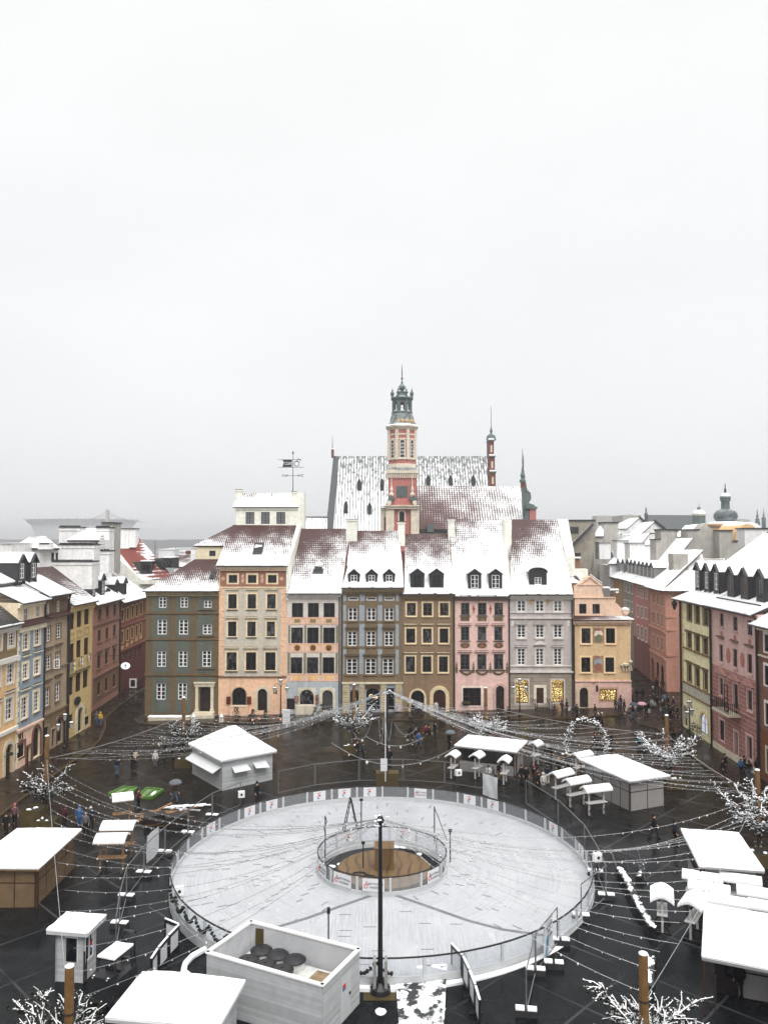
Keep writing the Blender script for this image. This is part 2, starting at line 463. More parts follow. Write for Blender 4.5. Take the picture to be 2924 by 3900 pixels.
 def cornice(s, z, mat, u0=None, u1=None, h=.45, proud=.4):
  a, b = (0.0 if u0 is None else u0) + .006, (s.L if u1 is None else u1) - .006
  return s.part('cornice', MB().box(a, b, -proud, 0, z - h * .45, z).box(a, b, -proud * .55, 0, z - h, z - h * .45), mat)
 def pipe(s, u, z1, z0=-.3, y=-.16, r=.09):
  return s.part('drainpipe', MB().tube([(u, y, z0), (u, y, z1 - .6), (u, y - .15, z1)], r, 6), GUTTER)
 def chimney(s, r, off, dep, mat, cap=True, z0=None):
  u0, u1, a, b = r
  if z0 is not None: a = z0
  c = s.part('chimney', MB().box(u0, u1, off, off + dep, a, b), mat)
  if cap:
   MB().box(u0 - .1, u1 + .1, off - .1, off + dep + .1, b, b + .18).obj('chimney_cap', mat, c)
   MB().box(u0 - .06, u1 + .06, off - .06, off + dep + .06, b + .18, b + .26).obj('cap_sheet', GUTTER, c)
  return c
 def skylight(s, pts, snow=True):                    # four points on the roof
  P4 = [p if isinstance(p, Vector) else s.q3(*p) for p in pts]
  n = (P4[1] - P4[0]).cross(P4[3] - P4[0]).normalized()
  if n.z < 0: n = -n
  vs = [p - n * .05 for p in P4] + [p + n * .35 for p in P4]
  m = MB()._add(vs, [(4, 5, 6, 7), (0, 1, 5, 4), (1, 2, 6, 5), (2, 3, 7, 6), (3, 0, 4, 7)])
  k = s.part('skylight', m, SLATE)
  c = sum(P4, Vector()) / 4
  g = [c + (p - c) * .72 + n * .36 for p in P4]
  MB().ngon(g).obj('skylight_pane', GLASS, k)
  if snow:
   g = [P4[3] * .45 + P4[0] * .55, P4[2] * .6 + P4[1] * .4, P4[2] * .75 + P4[1] * .25, P4[3] * .8 + P4[0] * .2]
   c = sum(g, Vector()) / 4; g = [c + (p - c) * .75 + n * .38 for p in g]
   MB()._add(g + [p + n * .08 for p in g], [(4, 5, 6, 7), (0, 1, 5, 4), (1, 2, 6, 5), (2, 3, 7, 6), (3, 0, 4, 7)]).obj('skylight_snow', SNOW, k)
  return k
 def dormer(s, r, y0, dep, win=None, frame=WHITE, rnd=False, gab=.6, cols=2, rows=3, wall=None, snow=True, ov=.12):
  u0, u1, z0, z1 = r; c = (u0 + u1) / 2; w = (u1 - u0) / 2
  out = rect(u0, u1, z0, z1)[:2] + ([(u1, z1), (c, z1 + gab), (u0, z1)] if not rnd else
    [(c + w * cos(pi * i / 8), z1 + gab * sin(pi * i / 8)) for i in range(9)])
  wr = win or (u0 + w * .42, u1 - w * .42, z0 + (z1 - z0) * .12, z1 - (z1 - z0) * .06)
  m = MB().plate(out, [rect(*wr)], y0, y0 + .1)
  m.ngon([(u0, y0, z0 - .4), (u0, y0 + dep, z0 - .4), (u0, y0 + dep, z1), (u0, y0, z1)])
  m.ngon([(u1, y0, z0 - .4), (u1, y0 + dep, z0 - .4), (u1, y0 + dep, z1), (u1, y0, z1)])
  d = s.part('dormer', m, wall or SLATE)
  a0, a1, b0, b1 = wr; f = .07
  k = MB().box(a0, a0 + f, y0 + .02, y0 + .07, b0, b1).box(a1 - f, a1, y0 + .02, y0 + .07, b0, b1).box(a0 + f, a1 - f, y0 + .02, y0 + .07, b0, b0 + f).box(a0 + f, a1 - f, y0 + .02, y0 + .07, b1 - f, b1)
  for i in range(1, cols):
   x = a0 + (a1 - a0) * i / cols; k.box(x - .05, x + .05, y0 + .025, y0 + .065, b0 + f, b1 - f)
  for j in range(1, rows):
   z = b0 + (b1 - b0) * j / rows; k.box(a0 + f, a1 - f, y0 + .03, y0 + .06, z - .025, z + .025)
  k.obj('dormer_window', frame, d)
  MB().box(a0 + .003, a1 - .003, y0 + .05, y0 + .09, b0 + .003, b1 - .003).obj('dormer_pane', GLASS, d)
  def cap(y_a, y_b, t0, t1, o):
   q = MB()
   if rnd:
    top = [(c + (w + o) * cos(pi * i / 8), z1 + gab * sin(pi * i / 8)) for i in range(9)]
    q.prism([(x, z + t1) for x, z in top] + [(x, z + t0) for x, z in reversed(top)], y_a, y_b)
   else:
    e = o * gab / w
    q.prism([(u0 - o, z1 - e + t0), (c, z1 + gab + t0), (c, z1 + gab + t1), (u0 - o, z1 - e + t1)], y_a, y_b)
    q.prism([(c, z1 + gab + t0), (u1 + o, z1 - e + t0), (u1 + o, z1 - e + t1), (c, z1 + gab + t1)], y_a, y_b)
   return q
  cap(y0 - .25, y0 + dep, .0, .09, ov).obj('dormer_roof', SLATE, d)
  if snow: cap(y0 - .02, y0 + dep, .092, .26, ov * .9).obj('dormer_snow', SNOW, d)
  return d
HOODSNOW = True
def wedge(ctr, a, hl, w):
 r = Vector((cos(a), 0, sin(a))); t = Vector((-sin(a), 0, cos(a))); n = Vector((0, 1, 0))
 vs = []
 for k in (-.07, .09):
  for i, j in ((-1, -1), (1, -1), (1, 1), (-1, 1)):
   vs.append(ctr + n * k + r * hl * i + t * (w / 2) * j * (1 + .18 * i))
 return vs, [(3, 2, 1, 0), (4, 5, 6, 7), (0, 1, 5, 4), (1, 2, 6, 5), (2, 3, 7, 6), (3, 0, 4, 7)]
def prismring(s, outer, inner, y0, y1):                 # both outlines start with the two foot points; ring open at the foot
 o, i = [outer[1]] + outer[2:] + [outer[0]], [inner[1]] + inner[2:] + [inner[0]]
 n = min(len(o), len(i))
 def resamp(l):
  return l
 o, i = resamp(o), resamp(i)
 for k in range(n - 1):
  a, b, c, d = o[k], o[k + 1], i[k + 1], i[k]
  vs = [(p[0], y, p[1]) for y in (y0, y1) for p in (a, b, c, d)]
  s._add(vs, [(0, 1, 2, 3), (0, 4, 5, 1), (2, 6, 7, 3)])
 return s
MB.prismring = prismring
def base(px): p = P(px, 1540, YF); return Vector((p.x, YF, gz(p.x)))
def fronthouse(name, label, zoom, x0, x1, cat='house', Y=None, yo=0.0):
 a, b = cv(zoom, x0, 1500)[0], cv(zoom, x1, 1500)[0]
 Yp = (Y or YF) + yo
 A, B = P(a, 1400, Yp), P(b, 1400, Yp)
 A.z = gz(A.x) if Y is None else 0; B.z = A.z
 return House(name, label, A, B, zoom, cat=cat)
# ------------------------------------------------------------------ the row of houses facing the viewer
TILE = roofmat('snowy_red_tiles', rgb(92, 44, 38, .5))
TILE2 = roofmat('snowy_brown_tiles', rgb(80, 42, 36, .5), ns=.4)
SHEET = roofmat('snowy_metal_sheet', (.05, .055, .06, 1), pu=.6, pv=9, kp=.2, ns=.5)
def row(h, lst, **kw):
 return [h.window(h.R(*r), **kw) for r in lst]

h = fronthouse('town_house', 'dark green corner house with brown pilasters, at the left end of the far row', 'R1', 112, 690)
g1, br1 = stucco(82, 88, 80), stucco(100, 80, 52)
W = dict(cols=2, frame=WHITE, fw=.11, mw=.07, cw=.16)
row(h, [(217, 672, 278, 756), (387, 672, 448, 754)], rows=3, **W); row(h, [(573, 698, 634, 756)], rows=2, **W)
row(h, [(207, 848, 280, 967), (376, 848, 448, 967)], rows=4, **W); row(h, [(564, 885, 635, 966)], rows=3, **W)
row(h, [(203, 1097, 274, 1222), (373, 1096, 443, 1222), (560, 1094, 630, 1222)], rows=4, **W)
row(h, [(199, 1352, 271, 1482), (369, 1350, 438, 1480)], rows=4, **W)
h.door(h.R(543, 1378, 626, 1575), ar=True)
h.wall(br1, h.q(400, 650)[1], 11)
for a, b in ((168, 300), (350, 468), (518, 642)):
 for c, d in ((665, 788), (815, 992), (1018, 1272), (1300, 1585)):
  if a == 518 and c == 1300: h.panel('plaster_panel', *h.R(a, 1300, b, 1340), g1)
  else: h.panel('plaster_panel', *h.R(a, c, b, d), g1)
for y in (797, 1003, 1285): h.band('string_course', -.05, h.L, h.q(400, y + 7)[1], h.q(400, y - 7)[1], br1, .12)
for c, d in ((768, 772), (975, 980), (1232, 1237)): h.band('sill', *h.R(525, c, 660, d), br1, .2)
u0, u1, z0, z1 = h.R(505, 1345, 655, 1572)
m = MB().box(u0 + .06, u0 + .42, -.3, .0, z0, z1 - .5).box(u1 - .42, u1 - .06, -.3, .0, z0, z1 - .5).box(u0 - .05, u1 + .05, -.36, 0, z1 - .5, z1 - .1).box(u0 - .15, u1 + .15, -.46, 0, z1 - .1, z1 + .05)
m.box(u0, u0 + .48, -.36, 0, z0 - .3, z0 + .3).box(u1 - .48, u1, -.36, 0, z0 - .3, z0 + .3)
h.part('portal', m, STONE)
h.part('doorstep', MB().box(u0 - .1, u1 + .1, -1.3, 0, -.9, z0 - .02).box(u0 - .3, u1 + .3, -1.7, -1.3, -.9, z0 - .2), STONE)
h.cornice(h.q(400, 632)[1], stucco(150, 130, 90), h=.5)
ez = 622
h.roof([(100, ez, -.6), (690, ez, -.6), (690, 372, 4.2), (500, 372, 4.2)], (1.05, 1.1, .15, .0), TILE, nu=10, nv=10)
h.roof([(108, 612, 8), (100, ez, -.6), (500, 372, 4.2), (560, 372, 6)], (1, 1, .2, .2), TILE)
h.gutter(-.3, h.L, h.q(400, 618)[1], -.6)
h.skylight([(612, 535, 1.3), (652, 535, 1.3), (668, 478, 2.2), (630, 478, 2.2)], False)
at = fronthouse('attic_block', 'low cream attic block with a hipped tile roof rising behind the dark green house', 'R1', 508, 780, Y=YF + 5, cat='building')
at.A.z = 0
at.window(at.R(615, 305, 665, 348), cols=2, rows=2, frame=GREYW)
at.wall(stucco(214, 196, 158), at.q(600, 262)[1], 6, below=0)
at.roof([(490, 263, -.3), (760, 263, -.3), (860, 100, 5), (815, 100, 5)], (1.0, .9, .0, .0), TILE)
at.roof([(500, 263, 6), (490, 263, -.3), (815, 100, 5), (830, 100, 6)], (.9, .9, .1, .1), TILE)

h = fronthouse('town_house', 'tall peach and grey house with a brick red painted frieze below its eaves', 'R1', 690, 1226)
pe, gy, fr = stucco(224, 166, 126), stucco(176, 166, 146), stucco(146, 88, 66)
creamp = stucco(226, 188, 146)
W = dict(cols=2, frame=DARKW, glass=GLASS, fw=.08, mw=.05, cw=.1, sur=creamp, sill=GUTTER)
row(h, [(768, 497, 836, 560), (920, 497, 988, 560), (1078, 497, 1146, 560)], rows=2, sw=.24, **{**W, 'sill': None})
row(h, [(765, 648, 832, 763), (918, 648, 985, 763), (1072, 648, 1140, 763)], rows=4, hood=.62, hoodm=creamp, **W)
row(h, [(763, 865, 829, 982), (916, 865, 982, 982), (1069, 865, 1134, 982)], rows=1, hood=.5, hoodm=creamp, **W)
row(h, [(752, 1107, 832, 1250), (905, 1107, 985, 1250), (1058, 1107, 1138, 1250)], rows=1, hood=.55, hoodm=creamp, **W)
h.window(h.R(797, 1385, 907, 1525), cols=3, rows=3, frame=DARKW, ar=True, sur=stucco(170, 140, 110), sw=.12)
h.door(h.R(997, 1395, 1073, 1570), sur=STONE, sw=.36)
h.window(h.R(1120, 1407, 1150, 1437), cols=2, rows=2, frame=DARKW)
h.wall(pe, h.q(900, 440)[1], 11)
h.panel('plaster_field', *h.R(728, 596, 1180, 1298), gy, .02, gap=.2)
h.panel('painted_frieze', *h.R(702, 462, 1222, 590), fr, .03, gap=.2)
h.band('string_course', -.02, h.L, *h.R(690, 1297, 1226, 1306)[2:], stucco(110, 70, 50), .14)
h.band('string_course', -.02, h.L, *h.R(690, 590, 1226, 598)[2:], creamp, .1)
m = MB()
for s_ in (0, 1):
 k = 0; y = 602
 while y < 1290:
  a, b = h.q(900, y)[1], h.q(900, y + 22)[1]; w = .62 if k % 2 else .42
  u = (0.01, w) if s_ == 0 else (h.L - w, h.L - .01)
  m.box(*u, -.07, 0, b + .02, a - .02); y += 23; k += 1
h.part('quoins', m, pe)
m = MB()
for x in (726, 880, 1033, 1186):
 u, z = h.q(x, 525)
 if x in (726, 1186): m.lathe([(.001, 0)] * 2, 0, 0, 3); m.prism([(u + .24 * cos(i * pi / 6), z + .24 * sin(i * pi / 6)) for i in range(12)], -.045, 0)
 else: m.prism([(u - .1, z - .55), (u + .1, z - .55), (u + .22, z - .1), (u + .1, z + .1), (u + .2, z + .45), (u - .05, z + .6), (u - .22, z + .3), (u - .08, z), (u - .25, z - .25)], -.045, 0)
h.part('painted_ornament', m, stucco(186, 142, 116))
for x_ in (752, 914): h.part('poster_case', MB().box(*h.R(x_, 1455, x_ + 34, 1515)[:2], -.2, -.12, *h.R(x_, 1455, x_ + 34, 1515)[2:]), M('poster_red', rgb(130, 60, 45, .6), .6, .5, 3))
h.part('window_parapet', MB().box(*h.R(782, 1530, 925, 1590)[:2], -.5, 0, -.9, h.q(850, 1530)[1]), pe)
MB().box(*h.R(790, 1530, 915, 1590)[:2], -.55, .05, h.q(850, 1532)[1], h.q(850, 1526)[1]).obj('counter', STONE, h.root)
h.cornice(h.q(900, 432)[1], stucco(205, 175, 140), h=.5, proud=.5)
h.roof([(668, 420, -.6), (1232, 422, -.6), (1308, 105, 5.2), (800, 102, 5.2)], (1.25, 1.2, .35, .15), TILE, nu=12, nv=12)
h.gutter(-.25, h.L, h.q(900, 418)[1], -.62)
h.skylight([(955, 345, 1.1), (1030, 345, 1.1), (1050, 255, 2.5), (980, 255, 2.5)])
a, b, c, d = h.q3(1222, 560, -.2), h.q3(1240, 560, -.2), h.q3(1342, 112, 5.2), h.q3(1308, 112, 5.2)
m = MB()
hi = [Vector((p.x, p.y, p.z + .35)) for p in (a, b, c, d)]
lo = [Vector((p.x, p.y, p.z - 2.2)) for p in (a, b, c, d)]
hi[0].z = hi[1].z = h.q(1225, 425)[1] + .3
m._add(lo + hi, [(4, 5, 6, 7), (0, 1, 5, 4), (1, 2, 6, 5), (2, 3, 7, 6), (3, 0, 4, 7)])
h.part('party_wall', m, CREAM)
t = fronthouse('roof_lantern', 'cream rooftop storey with three dark windows and two tall chimneys above the peach house', 'R1', 818, 1312, Y=YF + 5.4, cat='building')
row(t, [(902, 0, 970, 93), (1024, 0, 1092, 93), (1145, 0, 1215, 93)], cols=4, rows=4, frame=DARKW, glass=M('pale_glass', (.2, .21, .22, 1), .2, .1, 2), fw=.1, mw=.05)
zt = t.q(1050, -35)[1]
t.wall(stucco(232, 218, 184), zt, 5.5, below=0)
t.cornice(zt, CREAM, h=.3, proud=.25)
t.roof([(800, -42, -.4), (1320, -42, -.4), (1275, -152, 2.6), (850, -150, 2.6)], (1.3, 1.3, .9, .7), TILE)
t.chimney(t.R(822, -165, 870, -60, 1), 1.0, 1.0, CREAM, z0=zt - 1); t.chimney(t.R(1262, -150, 1300, -50, 0), .1, 1.5, CREAM, z0=zt - 1)
t.chimney(t.R(1300, -155, 1362, 130, .2), .3, 2.6, CREAM, cap=False)
u, z = t.q(1275, -152, 1); vb = t.A + t.d * u + t.n * 1 + Vector((0, 0, z + .25))
v = empty('weather_vane', vb, 0, 'black iron weather vane with a swallow tailed pennant on the rooftop chimney', 'weather vane')
MB().tube([(0, 0, -.2), (0, 0, 5.4)], .06, 6, .03).lathe([(.02, 5), (.12, 5.2), (.02, 5.5)], n=6).obj('mast', GUTTER, v)
pn = MB().prism([(-.15, 3.3), (-.15, 4.3), (-1.5, 4.3), (-1.25, 3.95), (-1.45, 3.3)], -.03, .03).obj('pennant', GUTTER, v)
textmesh('1220', .55, WHITE, pn, (-.75, -.04, 3.6), (pi / 2, 0, 0), 'year')
m = MB().tube([(-2, 0, 4.3), (1.1, 0, 4.3)], .03, 4).tube([(-2, 0, 3.25), (1.5, 0, 3.25)], .03, 4).tube([(-1, 0, 2.1), (1, 0, 2.1)], .03, 4)
m.tube([(.5 + .35 * cos(i * .5), 0, 3.75 + .35 * sin(i * .5)) for i in range(13)], .05, 4).tube([(.5, 0, 4), (.75, 0, 4.5), (.95, 0, 4.1), (1.1, 0, 4.4)], .05, 4)
m.obj('ironwork', GUTTER, v)
for tx, x in (('Pn', -1.25), ('O', -.85), ('W', .9), ('Z', 1.3)): textmesh(tx, .5, GUTTER, v, (x, -.02, 1.95), (pi / 2, 0, 0), 'compass_letter', .02)

h = fronthouse('town_house', 'pale grey house with orange and pink painted panels and a light blue ground floor', 'R1', 1226, 1652)
bg3, orp, pkp, bl3, ol3 = stucco(186, 178, 168), stucco(216, 162, 98), stucco(214, 150, 124), stucco(150, 158, 164), stucco(118, 110, 80)
W = dict(cols=2, rows=1, frame=DARKW, fw=.1, cw=.12)
row(h, [(1267, 718, 1356, 832), (1393, 718, 1480, 832), (1517, 718, 1606, 832)], **W)
row(h, [(1262, 912, 1354, 1037), (1388, 912, 1478, 1037), (1514, 912, 1606, 1037)], **{**W, 'rows': 2})
row(h, [(1257, 1147, 1349, 1275), (1385, 1147, 1475, 1275), (1510, 1147, 1602, 1275)], **{**W, 'rows': 3})
h.window(h.R(1330, 1402, 1440, 1520), cols=3, rows=2, frame=DARKW, ar=True, sur=STONE, sw=.3)
h.door(h.R(1507, 1405, 1590, 1572), sur=STONE, sw=.34, mat=GREYW)
h.wall(bg3, h.q(1400, 665)[1], 11)
h.panel('ground_floor_plaster', 0.01, h.L - .01, -.9, h.q(1400, 1342)[1], bl3, .03, gap=.3)
def deco(y0, y1, xs, mat, pr=.035):
 for a, b in xs: h.part('painted_panel', MB().box(*h.R(a, y0, b, y1)[:2], -pr, 0, *h.R(a, y0, b, y1)[2:]), mat)
big = ((1268, 1350), (1392, 1475), (1516, 1600)); small = ((1234, 1256), (1360, 1382), (1485, 1507), (1610, 1632))
for y0, y1 in ((838, 878), (1046, 1098), (1286, 1326)): deco(y0, y1, big, orp); deco(y0, y1, small, pkp)
for y in (833, 885, 1040, 1106, 1280, 1334): h.band('painted_line', .05, h.L - .05, *h.R(1226, y - 3, 1652, y + 3)[2:], pkp, .05)
deco(895, 1035, ((1238, 1254), (1364, 1382), (1490, 1508), (1615, 1632)), ol3); deco(1112, 1275, ((1233, 1252), (1360, 1380), (1486, 1504), (1612, 1630)), ol3)
for i, (a, b) in enumerate(big):
 u = (h.R(a, 1046, b, 1098)[0] + h.R(a, 1046, b, 1098)[1]) / 2; z = h.q(a, 1072)[1]
 h.part('painted_medallion', MB().prism([(u + .38 * cos(k * pi / 8), z + .38 * sin(k * pi / 8)) for k in range(16)], -.06, 0), M('medallion_paint', rgb(120, 84, 62), .9, .5, 5))
 h.part('painted_cartouche', MB().box(u - .36, u + .36, -.06, 0, h.q(a, 872)[1], h.q(a, 845)[1]), ol3)
h.part('counter_block', MB().box(*h.R(1297, 1522, 1460, 1590)[:2], -.5, 0, -.9, h.q(1380, 1525)[1]), STONE)
h.part('basement_hatch', MB().box(*h.R(1228, 1472, 1290, 1555)[:2], -.08, 0, *h.R(1228, 1472, 1290, 1555)[2:]), DARKW)
h.part('menu_board', MB().box(*h.R(1290, 1450, 1322, 1495)[:2], -.3, -.22, *h.R(1290, 1450, 1322, 1495)[2:]).box(*h.R(1455, 1440, 1480, 1515)[:2], -.3, -.22, *h.R(1455, 1440, 1480, 1515)[2:]), M('menu_print', rgb(150, 110, 105), .6, .6, 4))
h.cornice(h.q(1400, 655)[1], bg3, h=.4)
h.roof([(1238, 640, -.6), (1658, 640, -.6), (1722, 130, 5.2), (1342, 130, 5.2)], (1.15, 1.2, .55, .05), TILE, nu=14, nv=14)
h.gutter(-.1, h.L, h.q(1400, 636)[1], -.62)
h.pipe(h.L - .15, h.q(1400, 650)[1])
h.skylight([(1432, 500, 1.3), (1515, 500, 1.3), (1527, 385, 2.7), (1448, 385, 2.7)])

h = fronthouse('town_house', 'olive brown house with dusty blue panels and three small dormers, behind the far mast', 'R2', 108, 590)
ob, blp = stucco(110, 90, 62), stucco(126, 138, 148)
W = dict(cols=2, frame=WHITE, fw=.1, mw=.055, cw=.14, sur=ob, sw=.22)
row(h, [(158, 672, 236, 698), (302, 672, 380, 698), (443, 672, 520, 698)], rows=1, **{**W, 'cols': 1, 'sur': None})
row(h, [(158, 755, 228, 856), (305, 755, 375, 856), (446, 755, 516, 856)], rows=3, sill=ob, **W)
row(h, [(152, 942, 225, 1057), (302, 942, 374, 1057), (442, 942, 514, 1057)], rows=4, sill=ob, hood=.45, **W)
w4 = row(h, [(145, 1157, 228, 1280), (293, 1157, 376, 1280), (430, 1157, 513, 1280)], rows=4, sill=ob, hood=.42, **W)
h.door(h.R(172, 1405, 240, 1560)); h.window(h.R(300, 1390, 405, 1560), cols=2, rows=3, frame=DARKW, ar=True, rise=.7)
h.window(h.R(462, 1390, 520, 1560), cols=1, rows=2, frame=DARKW)
h.wall(ob, h.q(300, 620)[1], 11)
for y0, y1 in ((648, 705), (735, 860), (885, 1060), (1085, 1280)):
 for a, b in ((118, 142), (244, 287), (390, 426), (530, 556)): h.panel('blue_panel', *h.R(a, y0, b, y1), blp, .03, gap=.24)
h.panel('ground_floor_plaster', .02, h.L - .02, -.9, h.q(300, 1352)[1], blp, .02)
for a, b in ((115, 166), (242, 284), (414, 457), (530, 580)):
 m = MB(); u0, u1 = h.R(a, 1400, b, 1410)[:2]; z = -.9; zt = h.q(300, 1356)[1]
 while z < zt - .1:
  m.box(u0, u1, -.2, 0, z + .02, min(zt, z + .56)); z += .6
 h.part('rusticated_pier', m, brickwall('pier_stone', (214, 196, 160), (150, 120, 90), 1.2, .6, .02))
h.band('string_course', -.02, h.L, *h.R(105, 1343, 580, 1356)[2:], STONE, .26)
h.part('wooden_fascia', MB().prism([(h.q(290, 1390)[0], h.q(290, 1392)[1]), (h.q(410, 1390)[0], h.q(290, 1392)[1]), (h.q(405, 1365)[0], h.q(290, 1366)[1]), (h.q(350, 1365)[0], h.q(290, 1356)[1]), (h.q(295, 1365)[0], h.q(290, 1366)[1])], -.14, 0), BROWNW)
cs = textmesh('Cafe', .62, emit('warm_neon', rgb(255, 200, 160), 1.6), h.root, (h.q(355, 1450)[0], -.3, h.q(355, 1465)[1]), (pi / 2, .12, 0), 'neon_sign', .02)
a, b, c = h.q(272, 1128), h.q(398, 1128), h.q(335, 1082)
h.part('pediment', MB().prism([a, b, c], -.3, 0).prism([(a[0] + .35, a[1] + .1), (b[0] - .35, a[1] + .1), (c[0], c[1] - .22)], -.33, -.25), ob)
h.part('poster', MB().box(*h.R(525, 1510, 570, 1570)[:2], -.36, -.28, *h.R(525, 1510, 570, 1570)[2:]), M('poster_print', rgb(220, 190, 190), .6, .5, 2.5))
h.cornice(h.q(300, 612)[1], ob, h=.55, proud=.5)
h.roof([(108, 592, -.6), (594, 592, -.6), (585, 425, 1.1), (155, 425, 1.1)], (1.25, 1.25, 1.05, 1.05), SHEET, 'mansard_roof')
h.roof([(148, 422, 1.0), (585, 422, 1.0), (552, 146, 5.4), (172, 146, 5.4)], (1.2, 1.25, .75, .15), TILE, nu=12, nv=12)
h.gutter(-.1, h.L, h.q(300, 590)[1], -.62)
for x in (158, 298, 436): h.dormer(h.R(x, 492, x + 88, 580, -.2), -.2, 1.6, gab=.62, cols=2, rows=3)
h.chimney(h.R(140, 70, 226, 262, 4.0), 4.0, 1.6, CREAM); h.chimney(h.R(550, 92, 604, 268, 4.0), 4.0, 1.6, CREAM)

h = fronthouse('town_house', 'plain warm brown house with cream window frames, two dark dormers and an arched rusticated portal', 'R2', 590, 1000)
b5, c5 = stucco(126, 98, 70), stucco(200, 176, 132)
W = dict(cols=2, frame=DARKW, fw=.08, mw=.05, cw=.11, sur=c5, sw=.2)
row(h, [(620, 718, 690, 818), (748, 718, 818, 818), (880, 718, 948, 818)], rows=3, sill=c5, **{**W, 'frame': BROWNW})
row(h, [(615, 920, 685, 1033), (746, 920, 815, 1033), (878, 920, 946, 1033)], rows=1, sill=c5, hood=.55, **{**W, 'cols': 1})
row(h, [(612, 1140, 682, 1263), (744, 1140, 813, 1263), (873, 1140, 942, 1263)], rows=2, sill=c5, hood=.5, **W)
h.window(h.R(652, 1408, 757, 1575), cols=3, rows=3, frame=DARKW, ar=True, sur=c5, sw=.25)
h.door(h.R(828, 1400, 925, 1580), sur=c5, sw=.42, blocks=True, mat=M('maroon_door', rgb(60, 30, 28), .5, .2, 3))
h.wall(b5, h.q(800, 665)[1], 11)
h.cornice(h.q(800, 655)[1], b5, h=.5)
h.roof([(600, 638, -.6), (1002, 640, -.6), (945, 172, 5.3), (606, 172, 5.3)], (1.35, 1.35, .4, .35), TILE, nu=14, nv=14)
h.gutter(-.1, h.L, h.q(800, 640)[1], -.62)
for x in (648, 800): h.dormer(h.R(x, 490, x + 110, 605, -.1), -.1, 2.3, gab=.65, cols=2, rows=3, frame=DARKW)
h.pipe(h.L - .14, h.q(800, 655)[1])

h = fronthouse('town_house', 'rose pink house with painted medallions, garlands and two tall dormers with white windows', 'R2', 1000, 1434)
p6, or6 = stucco(204, 160, 148), M('olive_ornament', rgb(120, 104, 78, .85), .9, .4, 5)
W = dict(cols=2, frame=GREYW, fw=.1, mw=.06, cw=.1, sill=GUTTER)
row(h, [(1046, 717, 1113, 815), (1180, 717, 1247, 815), (1310, 717, 1378, 815)], rows=4, **W)
row(h, [(1046, 905, 1112, 1015), (1179, 905, 1246, 1015), (1309, 905, 1374, 1015)], rows=4, hood=.28, hoodm=p6, **W)
row(h, [(1042, 1122, 1115, 1245), (1175, 1122, 1247, 1245), (1306, 1122, 1380, 1245)], rows=4, hood=.34, hoodm=p6, **W)
h.window(h.R(1062, 1388, 1205, 1530), cols=3, rows=2, frame=M('shop_frame_brown', rgb(70, 40, 32), .5, .2, 4), sur=stucco(214, 190, 176), sw=.2)
h.door(h.R(1322, 1372, 1387, 1562), sur=stucco(176, 140, 124), sw=.34)
h.wall(p6, h.q(1200, 675)[1], 11)
m = MB()
for x in (1079, 1213, 1343):
 h.part('painted_panel', MB().box(*h.R(x - 34, 828, x + 34, 858)[:2], -.05, 0, *h.R(x - 34, 828, x + 34, 858)[2:]), or6)
 u, z = h.q(x, 1052); h.part('painted_medallion', MB().prism([(u + .62 * cos(k * pi / 6), z + .36 * sin(k * pi / 6)) for k in range(12)], -.05, 0), or6)
m = MB()
for x in (1079, 1213, 1343):
 u, z = h.q(x, 1052); m.prism([(u + .2 * cos(k * pi / 6), z + .26 * sin(k * pi / 6)) for k in range(12)], -.065, 0)
for x in (1147, 1280):
 u, z = h.q(x, 765); m.prism([(u, z - .75), (u + .1, z - .2), (u + .2, z), (u + .08, z + .2), (u, z + .6), (u - .12, z + .2), (u - .2, z + .05), (u - .08, z - .2)], -.05, 0)
h.part('painted_portrait', m, M('brick_red_paint', rgb(150, 88, 74), .9, .2, 4))
m = MB()
for x in (1090, 1215, 1342):
 a, b = h.q(x - 52, 1245), h.q(x + 52, 1245)
 m.tube([(a[0] + (b[0] - a[0]) * i / 8, -.05, a[1] - .55 * (1 - ((i - 4) / 4) ** 2)) for i in range(9)], .13, 5)
for x in (1012, 1145, 1278, 1410): u0, u1, z0, z1 = h.R(x - 8, 1218, x + 8, 1270); m.box(u0, u1, -.05, 0, z0, z1).prism([(u0, z1 + .1), (u1, z1 + .1), ((u0 + u1) / 2, z1 + .6)], -.05, 0)
h.part('painted_garland', m, or6)
h.cornice(h.q(1200, 672)[1], stucco(120, 92, 84), h=.45)
h.roof([(1000, 655, -.6), (1440, 655, -.6), (1392, 66, 5.6), (950, 78, 5.6)], (1.4, 1.4, .95, .55), TILE, nu=14, nv=14)
h.gutter(-.1, h.L, h.q(1200, 658)[1], -.62)
for x in (1103, 1268): h.dormer(h.R(x, 490, x + 104, 615, -.1), -.1, 2.5, gab=.6, cols=2, rows=3)
h.chimney(h.R(947, 68, 996, 228, 4.3), 4.3, 1.2, CREAM)
h.chimney(h.R(1388, 60, 1446, 378, 3.4), 3.4, 3.2, CREAM, cap=False)
h.pipe(h.L - .12, h.q(1200, 672)[1])
u, z = h.q(1085, 1500); h.part('flower_box', MB().box(u - .5, u + .5, -.5, -.1, z - .15, z + .1), PLANT)

